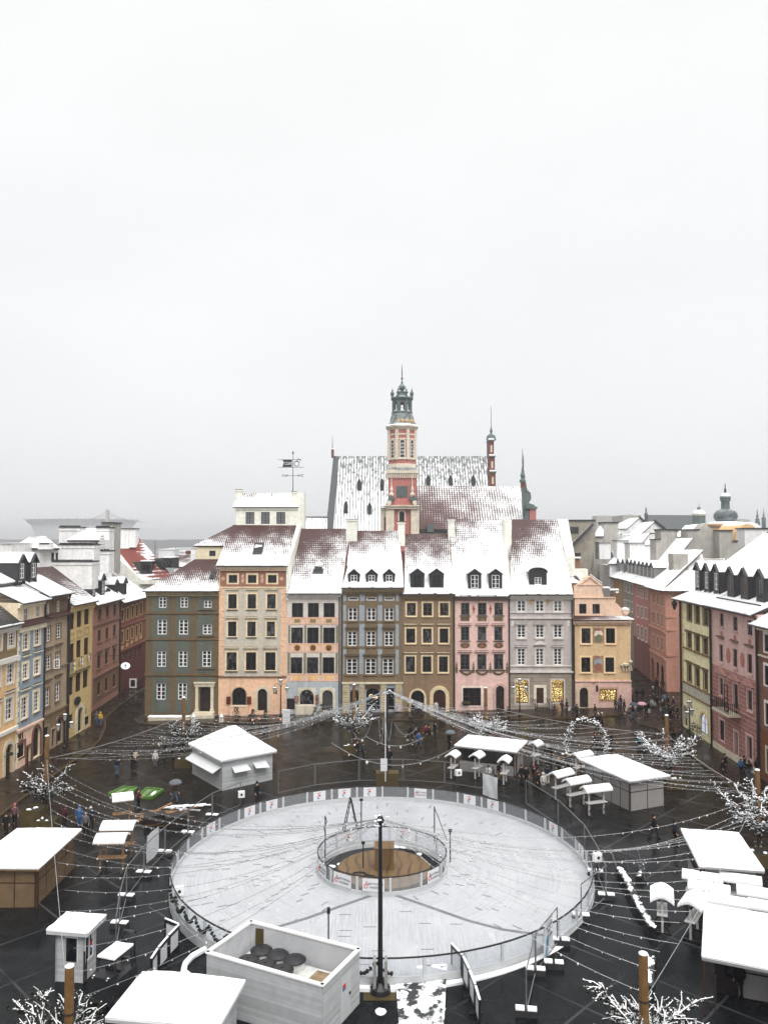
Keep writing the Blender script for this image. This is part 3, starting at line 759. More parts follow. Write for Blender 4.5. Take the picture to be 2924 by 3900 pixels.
h = fronthouse('town_house', 'grey house with white framed windows, a round topped dormer and two brightly lit shop windows', 'R3', 250, 915)
g7, g7b = stucco(164, 154, 150), stucco(186, 178, 170)
W = dict(cols=2, frame=WHITE, fw=.1, mw=.055, cw=.13, sur=g7b, sw=.16, sill=g7b)
row(h, [(330, 932, 416, 1048), (523, 932, 608, 1048), (714, 932, 800, 1048)], rows=3, **W)
row(h, [(330, 1187, 416, 1323), (524, 1187, 609, 1323), (714, 1187, 800, 1323)], rows=4, hood=.1, **W)
row(h, [(331, 1438, 413, 1610), (713, 1438, 797, 1610)], rows=5, hood=.28, **W); row(h, [(524, 1438, 607, 1610)], rows=5, **W)
for r in ((315, 1765, 445, 2015), (690, 1765, 820, 2008)): h.window(h.R(*r), cols=1, rows=1, frame=DARKW, glass=SHOP, ar=True, rise=.28, fw=.07, sur=stucco(188, 172, 148), sw=.14, deep=.25)
h.door(h.R(530, 1850, 607, 2015), ar=False, sur=stucco(200, 184, 160), mat=M('lit_shop_door', rgb(80, 56, 40), .3, .5, 1.5))
h.wall(g7, h.q(600, 880)[1], 11)
h.panel('rusticated_base', .02, h.L - .02, -.9, h.q(600, 1690)[1], brickwall('grey_rustic', (172, 160, 146), (118, 108, 98), 1.5, .52, .02), .04, gap=.2)
for y0, y1, p_ in ((1052, 1060, .12), (1110, 1122, .2), (1615, 1625, .12), (1672, 1690, .24)): h.band('string_course', -.02, h.L + .0, *h.R(250, y0, 915, y1)[2:], g7b, p_)
a, b, c = h.q(500, 1398), h.q(634, 1398), h.q(567, 1352)
h.part('pediment', MB().prism([a, b, c], -.28, 0).prism([(a[0] + .4, a[1] + .08), (b[0] - .4, a[1] + .08), (c[0], c[1] - .2)], -.31, -.2), g7b)
m = MB()
for x in (480, 567, 655):
 u, z = h.q(x, 930 if x != 567 else 905)
 pts = [(u - .12, z - .5), (u + .1, z - .5), (u + .22, z), (u + .1, z + .3), (u - .15, z + .3), (u - .25, z - .05)] if x != 567 else [(u - .7, z - .1), (u, z - .22), (u + .7, z - .1), (u + .35, z + .18), (u, z + .28), (u - .35, z + .18)]
 m.prism(pts, -.06, 0)
h.part('gilded_ornament', m, M('gilded_stucco', rgb(196, 160, 104, .85), .7, .3, 5))
for x in (280, 868): h.part('corner_panel', MB().box(*h.R(x - 15, 1140, x + 15, 1205)[:2], -.06, 0, *h.R(x - 15, 1140, x + 15, 1205)[2:]), g7b)
st = MB()
for i in range(4): u0, u1 = h.q(480 + i * 16, 2000)[0], h.q(705 - i * 16, 2000)[0]; st.box(u0, u1, -2.0 + i * .45, 0, -.9, -.06 + i * .17)
s_ = h.part('steps', st, M('dark_wet_stone', rgb(70, 62, 54), .4, .2, 3))
for x in (497, 515, 640, 668):
 u = h.q(x, 2000)[0]; MB().tube([(u, -1.5, 0), (u, -1.5, 1.3)], .05, 5).tube([(u, -1.5, 1.25), (u, -.1, 1.5)], .04, 5).obj('handrail', GUTTER, s_)
h.cornice(h.q(600, 876)[1], g7b, h=.5, proud=.5)
h.roof([(252, 858, -.6), (918, 862, -.6), (762, 80, 5.6), (276, 76, 5.6)], (1.35, 1.4, .75, .0), TILE, nu=16, nv=14)
h.gutter(-.1, h.L, h.q(600, 858)[1], -.62)
h.dormer(h.R(455, 640, 640, 790, .1), .1, 2.6, rnd=True, gab=.62, cols=2, rows=3, win=h.R(512, 688, 584, 775, .1))
a, b, c, d = h.q3(845, 560, 1.9), h.q3(862, 560, 1.9), h.q3(862, 98, 5.6), h.q3(750, 96, 5.6)
m = MB(); lo = [Vector((p.x, p.y, p.z - 1.4)) for p in (a, b, c, d)]; hi = [Vector((p.x, p.y, p.z + .3)) for p in (a, b, c, d)]
hi[0].z = hi[1].z = a.z + 1.2
lo[1] = Vector((c.x, 1.9, lo[1].z)); hi[1] = Vector((c.x, 1.9, hi[1].z))
m._add(lo + hi, [(4, 5, 6, 7), (0, 1, 5, 4), (1, 2, 6, 5), (2, 3, 7, 6), (3, 0, 4, 7)])
h.part('party_wall', m, CREAM)
h.pipe(h.L - .1, h.q(600, 876)[1])

h = fronthouse('town_house', 'ochre corner house with a peach scrolled gable and two faded wall paintings', 'R3', 915, 1526)
y8, g8, k8 = stucco(198, 160, 112), stucco(208, 168, 138), stucco(206, 158, 144)
zj = h.q(1200, 1100)[1]
W = dict(cols=2, frame=DARKW, fw=.09, cw=.1)
row(h, [(980, 967, 1057, 1070), (1120, 967, 1198, 1070)], rows=2, **W)
row(h, [(1005, 1223, 1100, 1382), (1262, 1223, 1357, 1382)], rows=1, sur=stucco(222, 180, 130), sw=.22, sill=g8, **W)
row(h, [(1003, 1530, 1098, 1685), (1255, 1530, 1348, 1685)], rows=3, sur=stucco(222, 180, 130), sw=.22, sill=g8, **W)
h.door(h.R(985, 1848, 1075, 2062), sur=stucco(190, 160, 130), sw=.42)
h.window(h.R(1197, 1862, 1378, 1990), cols=3, rows=1, frame=DARKW, glass=SHOP, fw=.1, sur=stucco(180, 130, 110), sw=.14, deep=.25)
ol = [(918, 2300), (1524, 2300), (1524, 1130), (1484, 1088), (1500, 1060), (1496, 1030), (1470, 1016), (1440, 1030), (1400, 985), (1360, 948), (1368, 920), (1360, 900), (1240, 894), (1232, 860), (1216, 800), (1222, 762), (1150, 700), (1092, 660), (1030, 705), (966, 756), (925, 785)]
out = []
for x, y in ol:
 u, z = h.q(x, y); out.append((max(.004, min(h.L - .004, u)), z))
h.wall(y8, h.q(1200, 1150)[1], 10, outline=out, name='wall')
ups = [(max(.01, h.q(x, y)[0]), h.q(x, y)[1]) for x, y in [(918, 1098), (1482, 1098)] + ol[3:]]
hs = [h_[0] for h_ in h.holes[:2]]
h.part('gable_plaster', MB().plate(ups, hs, -.03, .0), g8)
h.panel('ground_floor_plaster', .01, h.L - .01, -.9, h.q(1200, 1778)[1], k8, .03, gap=.2)
h.band('string_course', -.02, h.L, *h.R(915, 1772, 1526, 1786)[2:], k8, .16)
m = MB()
m.box(*h.R(925, 895, 1360, 905)[:2], -.18, 0, *h.R(925, 895, 1360, 905)[2:])
a, b, c = h.q(966, 760), h.q(1222, 766), h.q(1092, 662)
m.prism([a, (a[0] + .2, a[1] - .12), (c[0], c[1] - .28), (b[0] - .2, b[1] - .12), b, c], -.2, .3)
m.box(a[0], b[0], -.14, .0, a[1] - .12, a[1])
h.part('gable_moulding', m, g8)
m = MB()
u, z = h.q(1470, 1045); m.prism([(u + .42 * cos(k * pi / 8), z + .42 * sin(k * pi / 8)) for k in range(16)], -.22, .3)
h.part('gable_scroll', m, g8)
m = MB()
u, z = h.q(1092, 668); m.lathe([(.12, z), (.22, z + .1), (.12, z + .25), (.2, z + .4), (.02, z + .6)], u, 0, 8)
u, z = h.q(1330, 880); m.box(u - .2, u + .2, -.1, .3, z - .3, z).lathe([(.15, z), (.3, z + .25), (.3, z + .35), (.06, z + .5), (.1, z + .7)], u, .1, 8)
h.part('gable_urn', m, stucco(110, 90, 80))
m = MB()
for x0, x1, y0 in ((1225, 1300, 800), (1300, 1392, 822), (1360, 1390, 850)):
 a, b = h.q(x0, y0), h.q(x1, y0); m.box(a[0], b[0], -.3, .4, a[1], a[1] + .16)
u, z = h.q(1470, 1020); m.prism([(u + .5 * cos(k * pi / 8), z - .28 + .5 * sin(k * pi / 8)) for k in range(1, 8)], -.25, .3)
a, b, c = h.q(1092, 658), h.q(1215, 748), h.q(1092, 648)
m.prism([a, b, (b[0], b[1] + .1), c], -.22, .3)
h.part('gable_snow', m, SNOW)
h.roof([(912, 1135, -.75), (1565, 1130, -.75), (1478, 1090, .05), (925, 1086, .05)], (.5, 1.0, .9, -.1), TILE, 'skirt_roof', .12)
h.cornice(h.q(1200, 1140)[1], g8, h=.5, proud=.5, u1=h.L)
m1 = M('mural_paint', rgb(176, 140, 104, .85), .9, .35, 2.2)
for (x0, y0, x1, y1), robe in (((1125, 1220, 1245, 1380), (92, 104, 76)), ((1125, 1513, 1240, 1690), (150, 84, 70))):
 r = h.R(x0, y0, x1, y1); k = h.part('mural', MB().box(r[0], r[1], -.03, 0, r[2], r[3]), m1)
 c, zc = (r[0] + r[1]) / 2, (r[2] + r[3]) / 2; hh = r[3] - r[2]
 MB().prism([(c - .42, r[2] + .15), (c + .42, r[2] + .2), (c + .36, zc), (c, zc + .2), (c - .36, zc - .05)], -.038, 0).obj('painted_robe', stucco(*robe), k)
 MB().prism([(c - .6, zc - .05), (c - .2, zc - .1), (c + .3, zc), (c + .62, zc + .1), (c + .4, zc + hh * .3), (c, zc + hh * .34), (c - .45, zc + hh * .28)], -.036, 0).obj('painted_torso', stucco(206, 184, 170) if robe[0] < 100 else stucco(128, 140, 150), k)
 MB().prism([(c + .22 * cos(i * pi / 5), zc + hh * .4 + .2 * sin(i * pi / 5)) for i in range(10)], -.04, 0).obj('painted_head', stucco(140, 86, 66), k)
u, z = h.q(1480, 1605)
m = MB().blob((u - .1, -.1, z), .5, .55).blob((u + .42, -.25, z + .4), .3, .9).blob((u - .5, -.1, z - .1), .34, .6)
for dx in (-.55, -.2, .15, .45): m.tube([(u + dx, -.15, z - .1), (u + dx + .12, -.2, z - .75)], .1, 5)
h.part('lion_relief', m, STONE)
h.pipe(.12, h.q(1200, 900)[1])
h.part('hanging_sign', MB().tube([(h.q(1128, 1810)[0], 0, h.q(1128, 1800)[1]), (h.q(1128, 1810)[0], -.8, h.q(1128, 1800)[1])], .04, 4).box(h.q(1124, 1)[0], h.q(1146, 1)[0], -.75, -.68, h.q(1128, 1880)[1], h.q(1128, 1815)[1]), GUTTER)
a = [h.q3(870, 745, .4), h.q3(1030, 745, .4), h.q3(1020, 690, 5), h.q3(868, 578, 5)]
h.roof(a, (1.2, 1.1, .8, .9), TILE)
h.chimney(h.R(905, 600, 1072, 695, 4.5), 4.5, 1.5, CREAM, cap=False)
# ------------------------------------------------------------------ left and right rows
def sidehouse(name, label, zoom, d0, d1, cat='house'):
 return House(name, label, G(*d0), G(*d1), zoom, cat=cat)
def lw(x): return (x, 1168 + (879 - x) * .5885)          # foot of the left row
def rw(x): return (x, 1168 + (x - 879) * .6745)
def srow(h, lst, **kw): return [h.window(h.R(*r), **kw) for r in lst]

h = sidehouse('town_house', 'ochre yellow house with a brown upper storey and white window surrounds, left edge', 'RL', lw(-110), lw(32))
W = dict(cols=2, frame=WHITE, fw=.1, mw=.06, cw=.12, sur=M('white_render', rgb(226, 222, 214, .9), .8, .06, 3), sw=.26)
srow(h, [(84, 545, 140, 682)], rows=4, **W); srow(h, [(-20, 570, 12, 708)], rows=4, **W)
srow(h, [(70, 855, 130, 1045)], rows=4, **W); srow(h, [(-70, 905, 0, 1085)], rows=4, **W)
srow(h, [(56, 1195, 122, 1410)], rows=4, hood=.6, **W); srow(h, [(-90, 1300, -8, 1490)], rows=4, hood=.6, **W)
h.door(h.R(48, 1650, 118, 1985), sur=STONE, sw=.4)
zw = h.q(160, 455)[1]
h.wall(stucco(208, 162, 100), zw, 9)
h.panel('upper_plaster', .02, h.L - .02, h.q(100, 790)[1], zw - .1, stucco(118, 96, 62), .03, gap=.3)
h.band('white_cornice', 0, h.L, h.q(100, 830)[1], h.q(100, 785)[1], M('white_render', 0), .4)
h.band('string_course', 0, h.L, h.q(100, 1525)[1], h.q(100, 1492)[1], M('white_render', 0), .3)
h.cornice(zw, M('white_render', 0), h=.6, proud=.5)
zr = h.L
h.roof([Vector((-.5, -.6, zw)), Vector((h.L - .1, -.6, zw)), Vector((h.L - .1, 4.8, zw + 4.2)), Vector((-.5, 4.8, zw + 4.2))], (.45, .2, .9, 1.0), roofmat('black_tiles_snow', (.02, .02, .022, 1), ns=.35))
h.gutter(-.5, h.L, zw + .1, -.62)
q = h.part('wall_lantern', MB().box(h.q(30, 1740)[0] - .2, h.q(30, 1740)[0] + .2, -.9, -.5, h.q(30, 1760)[1], h.q(30, 1735)[1]).tube([(h.q(30, 1740)[0], 0, h.q(30, 1780)[1]), (h.q(30, 1740)[0], -.7, h.q(30, 1765)[1])], .03, 4), GUTTER)

h = sidehouse('town_house', 'dusty blue house with a peach top storey and a pink ground floor, on the left', 'RL', lw(32), lw(91))
cr = stucco(224, 194, 160); W = dict(cols=2, frame=WHITE, fw=.09, mw=.055, cw=.11, sur=cr, sw=.22, sill=GUTTER)
srow(h, [(228, 555, 282, 715), (342, 510, 393, 668)], rows=4, **W)
srow(h, [(224, 855, 276, 1005), (338, 812, 390, 960)], rows=4, hood=.8, **W)
srow(h, [(209, 1185, 268, 1395), (332, 1130, 382, 1325)], rows=5, hood=.75, **W)
srow(h, [(238, 300, 280, 428), (360, 278, 395, 394)], cols=2, rows=2, frame=WHITE)
pk = stucco(216, 168, 140); rs = stucco(112, 66, 54)
srow(h, [(165, 1650, 240, 1785)], cols=3, rows=2, frame=DARKW, sur=rs, sw=.3); srow(h, [(185, 1560, 218, 1605)], cols=1, rows=1, frame=DARKW, sur=rs, sw=.15)
h.door(h.R(258, 1675, 302, 1845), ar=False, sur=rs, sw=.2); h.door(h.R(322, 1480, 395, 1775), sur=rs, sw=.25)
zw = h.q(300, 232)[1]
h.wall(stucco(224, 186, 150), zw, 9)
zc = h.q(320, 455)[1]
h.panel('blue_plaster', .02, h.L - .02, h.q(290, 1462)[1], zc - .3, stucco(124, 138, 152), .03, gap=.3)
h.panel('ground_floor_plaster', .02, h.L - .02, -.9, h.q(290, 1490)[1], pk, .03, gap=.3)
h.band('string_course', 0, h.L, h.q(290, 1475)[1], h.q(290, 1455)[1], pk, .22)
h.band('peach_cornice', 0, h.L, zc - .6, zc, cr, .3)
h.roof([Vector((0, -.6, zc)), Vector((h.L, -.6, zc)), Vector((h.L, 0, zc + .5)), Vector((0, 0, zc + .5))], (.1, .3, .0, .0), TILE, 'skirt_roof', .1)
m = MB(); z = .2; k = 0; zt = h.q(170, 500)[1]
while z < zt:
 m.box(.01, .5 if k % 2 else .3, -.06, 0, z, z + .45); z += .5; k += 1
h.part('quoins', m, cr)
h.cornice(zw, cr, h=.5, proud=.45)
h.roof([Vector((0, -.7, zw)), Vector((h.L, -.7, zw)), Vector((h.L, 2.6, zw + 1.5)), Vector((0, 2.6, zw + 1.5))], (1.2, 1.25, 1.3, 1.2), SHEET)
h.roof([Vector((-1.5, 2.2, zw + 2.0)), Vector((h.L, 2.2, zw + 2.0)), Vector((h.L, 6.8, zw + 4.4)), Vector((-1.5, 6.8, zw + 4.4))], (1.4, 1.3, 1.4, 1.4), SHEET, 'upper_roof', .5)
h.part('clerestory', MB().box(-1.3, h.L, 2.5, 3.0, zw + 1.0, zw + 2.1), SLATE)
h.gutter(0, h.L, zw + .05, -.72)
h.pipe(h.L - .1, zw - .3)

h = sidehouse('town_house', 'taupe brown house with a painted top storey and an open casement window, on the left', 'RL', lw(92), lw(142.5))
tp = stucco(156, 130, 102); tb = stucco(112, 88, 62)
W = dict(cols=2, frame=WHITE, fw=.09, mw=.055, cw=.1, sur=tb, sw=.12)
srow(h, [(463, 255, 492, 365), (560, 230, 592, 345)], rows=3, **W)
srow(h, [(458, 487, 500, 632), (557, 460, 602, 598)], rows=4, **W)
wn = srow(h, [(452, 772, 503, 912), (553, 735, 594, 878)], rows=4, hood=.75, **W)
srow(h, [(446, 1095, 490, 1272), (546, 1043, 590, 1220)], rows=4, hood=.75, sill=tb, **W)
h.door(h.R(430, 1480, 486, 1700), ar=False); h.door(h.R(508, 1500, 545, 1680), ar=False, sur=tp, sw=.15); h.door(h.R(562, 1385, 620, 1630), sur=stucco(96, 68, 54), sw=.3)
zw = h.q(560, 165)[1]
h.wall(tp, zw, 9)
h.panel('ground_floor_plaster', .02, h.L - .02, -.9, h.q(530, 1325)[1], stucco(122, 96, 66), .03, gap=.25)
h.band('string_course', 0, h.L, h.q(530, 1335)[1], h.q(530, 1318)[1], tb, .2)
h.band('string_course', 0, h.L, h.q(530, 905)[1], h.q(530, 893)[1], tb, .2)
h.panel('painted_frieze', .02, h.L - .02, h.q(560, 365)[1], zw - .3, M('sgraffito', rgb(122, 98, 78, .85), .9, .35, 3), .03, gap=.12)
zc = h.q(560, 360)[1]
h.roof([Vector((0, -.6, zc - .2)), Vector((h.L, -.6, zc - .2)), Vector((h.L, 0, zc + .2)), Vector((0, 0, zc + .2))], (.1, .1, .0, .0), TILE, 'skirt_roof', .1)
u, z = h.R(452, 772, 503, 912)[1::2][0], h.R(452, 772, 503, 912)[2]
MB().plate([(0, 0), (.62, 0), (.62, 1.0), (0, 1.0)], [rect(.08, .54, .08, .92)], -.03, .03).obj('open_casement', WHITE, wn[0], loc=(u - .05, -.35, z)).rotation_euler = (0, 0, -.9)
h.cornice(zw, tb, h=.5, proud=.45)
h.roof([Vector((0, -.7, zw)), Vector((h.L, -.7, zw)), Vector((h.L, 3.2, zw + 2.0)), Vector((0, 3.2, zw + 2.0))], (1.25, 1.25, 1.3, 1.3), SHEET)
h.roof([Vector((-1, 3.2, zw + 2.0)), Vector((h.L, 3.2, zw + 2.0)), Vector((h.L, 6.5, zw + 4.0)), Vector((-1, 6.5, zw + 4.0))], (1.2, .6, .4, 1.2), TILE, 'upper_roof')
h.gutter(0, h.L, zw + .05, -.72)
for f in (-.35, .1): h.dormer((h.L * f, h.L * f + 1.5, zw + 1.7, zw + 3.6), 1.9, 3.2, gab=.8, cols=2, rows=3)
h.pipe(h.L - .05, zw - .2, r=.12)

h = sidehouse('town_house', 'mustard yellow house with brown barred windows and three flags hanging from its sills', 'RL', lw(143.5), lw(196))
ol, bb = stucco(188, 158, 94), M('brown_lattice', rgb(74, 46, 30, .8), .6, .2, 5)
W = dict(cols=4, rows=7, frame=bb, glass=GLASSB, fw=.1, mw=.07)
srow(h, [(685, 350, 735, 515), (762, 330, 808, 490), (835, 310, 882, 465)], **W)
srow(h, [(682, 655, 735, 845), (757, 620, 803, 790), (833, 595, 877, 765)], **W)
srow(h, [(672, 985, 722, 1170), (750, 940, 800, 1130), (823, 910, 870, 1090)], sur=None, hood=.12, hoodm=stucco(150, 120, 70), **W)
srow(h, [(672, 1358, 720, 1490), (848, 1297, 862, 1352)], **W)
h.door(h.R(765, 1285, 815, 1525), sur=STONE, sw=.5)
srow(h, [(828, 1378, 882, 1462)], cols=3, rows=2, frame=DARKW, glass=GLASSB)
zw = h.q(800, 250)[1]
h.wall(ol, zw, 9)
m = MB()
for x, y in ((708, 585), (784, 555), (856, 522)): r = h.R(x - 24, y - 40, x + 24, y + 40); m.plate(rect(*r), [rect(r[0] + .18, r[1] - .18, r[2] + .18, r[3] - .18)], -.07, 0)
h.part('relief_panel', m, stucco(170, 140, 84))
h.part('wall_plaque', MB().prism([(h.q(775 + 26 * cos(a), 1)[0], h.q(775, 1212 + 40 * sin(a))[1]) for a in [i * pi / 5 for i in range(10)]], -.22, 0), GUTTER)
h.cornice(zw, ol, h=.8, proud=.5)
h.roof([Vector((0, -.7, zw)), Vector((h.L, -.7, zw)), Vector((h.L, 5, zw + 4.2)), Vector((0, 5, zw + 4.2))], (1.0, 1.0, .1, .3), TILE2)
h.gutter(0, h.L, zw + .05, -.72)
h.pipe(.05, zw)
for (x, y0, y1), cols, lb in (((703, 822, 915), [(70, 110, 160), (214, 200, 120)], 'blue and yellow flag hanging from a sill of the mustard house'),
        ((780, 788, 865), [(220, 214, 210), (150, 50, 56), (220, 214, 210)], 'white flag with a red middle stripe on the mustard house'),
        ((862, 760, 825), [(214, 196, 184), (160, 80, 66)], 'small white and red flag slanting from the right window of the mustard house')):
 u, z1 = h.q(x, y0); z0 = h.q(x, y1)[1]
 f = empty('flag', h.A + h.d * u - h.n * .25 + Vector((0, 0, z1)), h.root.rotation_euler.z, lb, 'flag')
 MB().tube([(0, .25, 0), (0, -.35, .1)], .03, 5).obj('pole', BROWNW, f)
 w = .75 / len(cols)
 for i, c in enumerate(cols):
  p = MB(); p._add([(-.38 + w * i + k * w, -.1 - .06 * sin(3 * j + i + k), -j * (z1 - z0) / 4 + .02) for j in range(5) for k in (0, 1)], [(2 * j, 2 * j + 1, 2 * j + 3, 2 * j + 2) for j in range(4)])
  p.obj('cloth_stripe', stucco(*c), f)

h = sidehouse('town_house', 'terracotta pink house with brown windows set between the mustard house and the dark red house', 'RL2', (199, 1537), (256, 1499))
pb = stucco(160, 106, 84); W = dict(cols=2, frame=BROWNW, glass=GLASSB, fw=.08, mw=.05, cw=.08, sill=stucco(120, 80, 62))
for l, hd in (([(205, 880, 238, 995), (288, 855, 318, 968), (364, 832, 395, 945)], None), ([(200, 1105, 235, 1230), (282, 1080, 315, 1200), (360, 1050, 392, 1170)], None),
    ([(196, 1370, 230, 1510), (277, 1335, 308, 1465), (358, 1300, 388, 1430)], .4), ([(196, 1655, 230, 1790), (277, 1610, 308, 1750), (358, 1568, 388, 1705)], None)):
 srow(h, l, rows=3, hood=hd, hoodm=stucco(120, 80, 62), **W)
zw = h.q(290, 805)[1]
h.wall(pb, zw, 9)
h.panel('ground_floor_plaster', .02, h.L - .02, .8, h.q(290, 1545)[1], stucco(128, 90, 66), .03, gap=.1)
for y in (1020, 1540): h.band('string_course', 0, h.L, h.q(290, y + 8)[1], h.q(290, y - 8)[1], stucco(128, 84, 66), .2)
h.cornice(zw, pb, h=.4)
h.roof([Vector((-.2, -.7, zw)), Vector((h.L, -.7, zw)), Vector((h.L, 5, zw + 4.0)), Vector((-.2, 5, zw + 4.0))], (1.3, 1.3, .6, .6), TILE2)
h.gutter(0, h.L, zw + .05, -.72)
for f in (.08, .42): h.dormer((h.L * f, h.L * f + 1.7, zw + .9, zw + 3.0), .6, 3.0, gab=.8, cols=2, rows=3)
h.pipe(h.L - .05, zw, r=.13)

h = sidehouse('town_house', 'dark red house with yellowish window surrounds beside the side street at the far left corner', 'RL2', (257, 1498), (314, 1463))
dr, ys = stucco(124, 62, 48), stucco(176, 140, 78); W = dict(cols=2, rows=3, frame=BROWNW, glass=GLASSB, fw=.08, mw=.05, cw=.08)
srow(h, [(447, 893, 470, 1012), (504, 873, 526, 993), (554, 853, 576, 972), (600, 837, 622, 957), (645, 818, 666, 937)], sur=ys, sw=.22, **W)
srow(h, [(445, 1118, 468, 1238), (500, 1096, 522, 1213), (550, 1077, 572, 1188), (597, 1056, 618, 1168), (640, 1037, 660, 1143)], sur=ys, sw=.22, **W)
srow(h, [(495, 1345, 512, 1400), (540, 1318, 562, 1420), (590, 1295, 610, 1400), (636, 1270, 655, 1385)], **W)
zw = h.q(560, 785)[1]
h.wall(dr, zw, 9)
h.panel('lower_plaster', .02, h.L - .02, -.9, h.q(560, 1275)[1], stucco(92, 42, 40), .03)
for x, y in ((455, 1290), (508, 1262), (557, 1232), (603, 1205), (650, 1180)): r = h.R(x - 13, y - 18, x + 13, y + 18); h.part('yellow_panel', MB().box(r[0], r[1], -.05, 0, r[2], r[3]), ys)
for y in (1035, 1275): h.band('string_course', 0, h.L, h.q(560, y + 7)[1], h.q(560, y - 7)[1], dr, .2)
h.cornice(zw, dr, h=.4)
h.roof([Vector((0, -.7, zw)), Vector((h.L + .6, -.7, zw)), Vector((h.L + .6, 5, zw + 4.0)), Vector((0, 5, zw + 4.0))], (1.3, 1.3, .6, .6), TILE2)
h.gutter(0, h.L, zw + .05, -.72)
for f in (-.05, .25): h.dormer((h.L * f, h.L * f + 1.6, zw + .9, zw + 2.7), .6, 3.0, gab=.7, cols=2, rows=3, frame=DARKW)
h.dormer((-h.L * .3, -h.L * .3 + 1.8, zw + .7, zw + 1.9), .9, 2.4, gab=.4, cols=2, rows=2)
sg = empty('hanging_sign', P(271.0, 1438, 104), 0, 'white oval hanging sign with a small cross on a bracket at the dark red house', 'sign')
MB().tube([(-4.2, 0, 1.3), (1.0, 0, 1.3)], .04, 5).tube([(0, 0, 1.3), (0, 0, .5)], .03, 5).obj('bracket', GUTTER, sg)
MB().prism([(.6 * cos(i * pi / 10), .45 * sin(i * pi / 10)) for i in range(20)], -.05, .05).obj('sign_face', emit('backlit_white', (1, 1, 1, 1), .6), sg)
MB().box(-.05, .05, -.06, -.05, -.28, .28).box(-.2, .2, -.065, -.05, .04, .12).obj('cross', M('sign_blue', rgb(90, 110, 140), .5), sg)
p = G(287, 1490); bo = empty('notice_board', p, 0, 'small white framed notice board standing at the dark foot of the dark red house', 'notice board')
MB().plate(rect(-.55, .55, .3, 1.7), [rect(-.33, .33, .5, 1.5)], -.06, .06).obj('frame', WHITE, bo); MB().box(-.33, .33, -.02, .02, .5, 1.5).obj('panel', DARKW, bo); MB().box(-.5, -.42, -.05, .05, 0, .3).box(.42, .5, -.05, .05, 0, .3).obj('leg', GUTTER, bo)

h = sidehouse('town_house', 'pale yellow corner house with brown window frames and a white painted frieze, right side', 'RR', rw(1474.7), rw(1540))
ye, bn = stucco(224, 200, 146), stucco(120, 92, 54)
W = dict(cols=2, rows=4, frame=BROWNW, fw=.08, mw=.05, cw=.1, sur=bn, sw=.16)
srow(h, [(305, 388, 347, 558), (382, 405, 424, 582), (462, 432, 508, 602)], **W)
srow(h, [(303, 678, 344, 830), (382, 705, 424, 865), (462, 733, 507, 895)], hood=.15, sill=bn, **W)
srow(h, [(307, 995, 344, 1160), (384, 1032, 424, 1212), (467, 1072, 504, 1245)], hood=.3, **{**W, 'rows': 2})
h.door(h.R(268, 1400, 310, 1605), sur=STONE, sw=.2)
h.window(h.R(432, 1478, 508, 1680), cols=2, rows=2, frame=M('shop_frame_brown', 0), ar=True, sur=stucco(206, 170, 110), sw=.25, glass=emit('shop_glow_white', (.8, .85, 1, 1), .35))
zw = h.q(400, 372)[1]
h.wall(ye, zw, 9)
h.band('painted_frieze', .02, h.L - .02, h.q(400, 1322)[1], h.q(400, 1228)[1], M('painted_white_frieze', rgb(206, 200, 186, .9), .9, .25, 3), .06)
for y in (1222, 1330, 868): h.band('string_course', 0, h.L, h.q(400, y + 6)[1], h.q(400, y - 6)[1], bn, .16)
m = MB(); z = 4.8; k = 0
while z < zw - .6:
 m.box(h.L - (.5 if k % 2 else .3), h.L - .01, -.06, 0, z, z + .45); m.box(.01, .5 if k % 2 else .3, -.06, 0, z, z + .45); z += .5; k += 1
h.part('quoins', m, stucco(190, 154, 92))
h.cornice(zw, bn, h=.35)
h.roof([Vector((-.8, -.8, zw)), Vector((h.L, -.8, zw)), Vector((h.L, 2.4, zw + 1.6)), Vector((.6, 2.4, zw + 1.6))], (1.3, 1.3, 1.4, 1.4), SHEET)
h.roof([Vector((0, 2.2, zw + 3.2)), Vector((h.L, 2.2, zw + 3.2)), Vector((h.L, 9, zw + 5)), Vector((3, 9, zw + 5))], (1.4,) * 4, SHEET, 'upper_roof')
h.part('clerestory', MB().box(.6, h.L, 2.6, 3.2, zw + 1.2, zw + 3.2), SLATE)
h.gutter(-.7, h.L, zw + .05, -.82)
for f in (.12, .42, .72): h.dormer((h.L * f, h.L * f + 1.5, zw + 1.2, zw + 3.4), 1.2, 3.0, gab=.75, cols=2, rows=3)
h.pipe(0.0, zw, r=.12); h.pipe(h.L, zw, r=.12)
u, z = h.q(215, 350); h.part('corner_lantern', MB().lathe([(.1, z - 1.1), (.32, z - .5), (.4, z - .4), (.15, z), (.03, z + .3)], -.6, -.6, 6), GUTTER)

h = sidehouse('town_house', 'dusky pink house with brick patterned walls, pediments and an iron balcony, on the right side', 'RR', rw(1540), rw(1642))
pk = stucco(190, 146, 138); bk = brickwall('pink_rustication', (172, 120, 112), (204, 160, 150), .95, .42, .035)
W = dict(cols=2, rows=3, frame=GREYW, fw=.09, mw=.05, cw=.1)
srow(h, [(625, 483, 662, 613), (757, 518, 800, 657), (899, 553, 947, 702)], sill=pk, **W)
srow(h, [(624, 793, 660, 962), (759, 838, 801, 1017), (902, 887, 948, 1078)], sill=pk, hood=.7, hoodm=stucco(140, 96, 88), sur=pk, sw=.14, **{**W, 'frame': DARKW, 'rows': 1})
srow(h, [(625, 1123, 663, 1298), (903, 1248, 950, 1445)], sur=pk, sw=.14, sill=pk, **W)
h.door(h.R(755, 1185, 805, 1480), ar=False, name='balcony_door')
srow(h, [(627, 1545, 672, 1745)], sur=pk, sw=.2, **{**W, 'frame': DARKW, 'rows': 1})
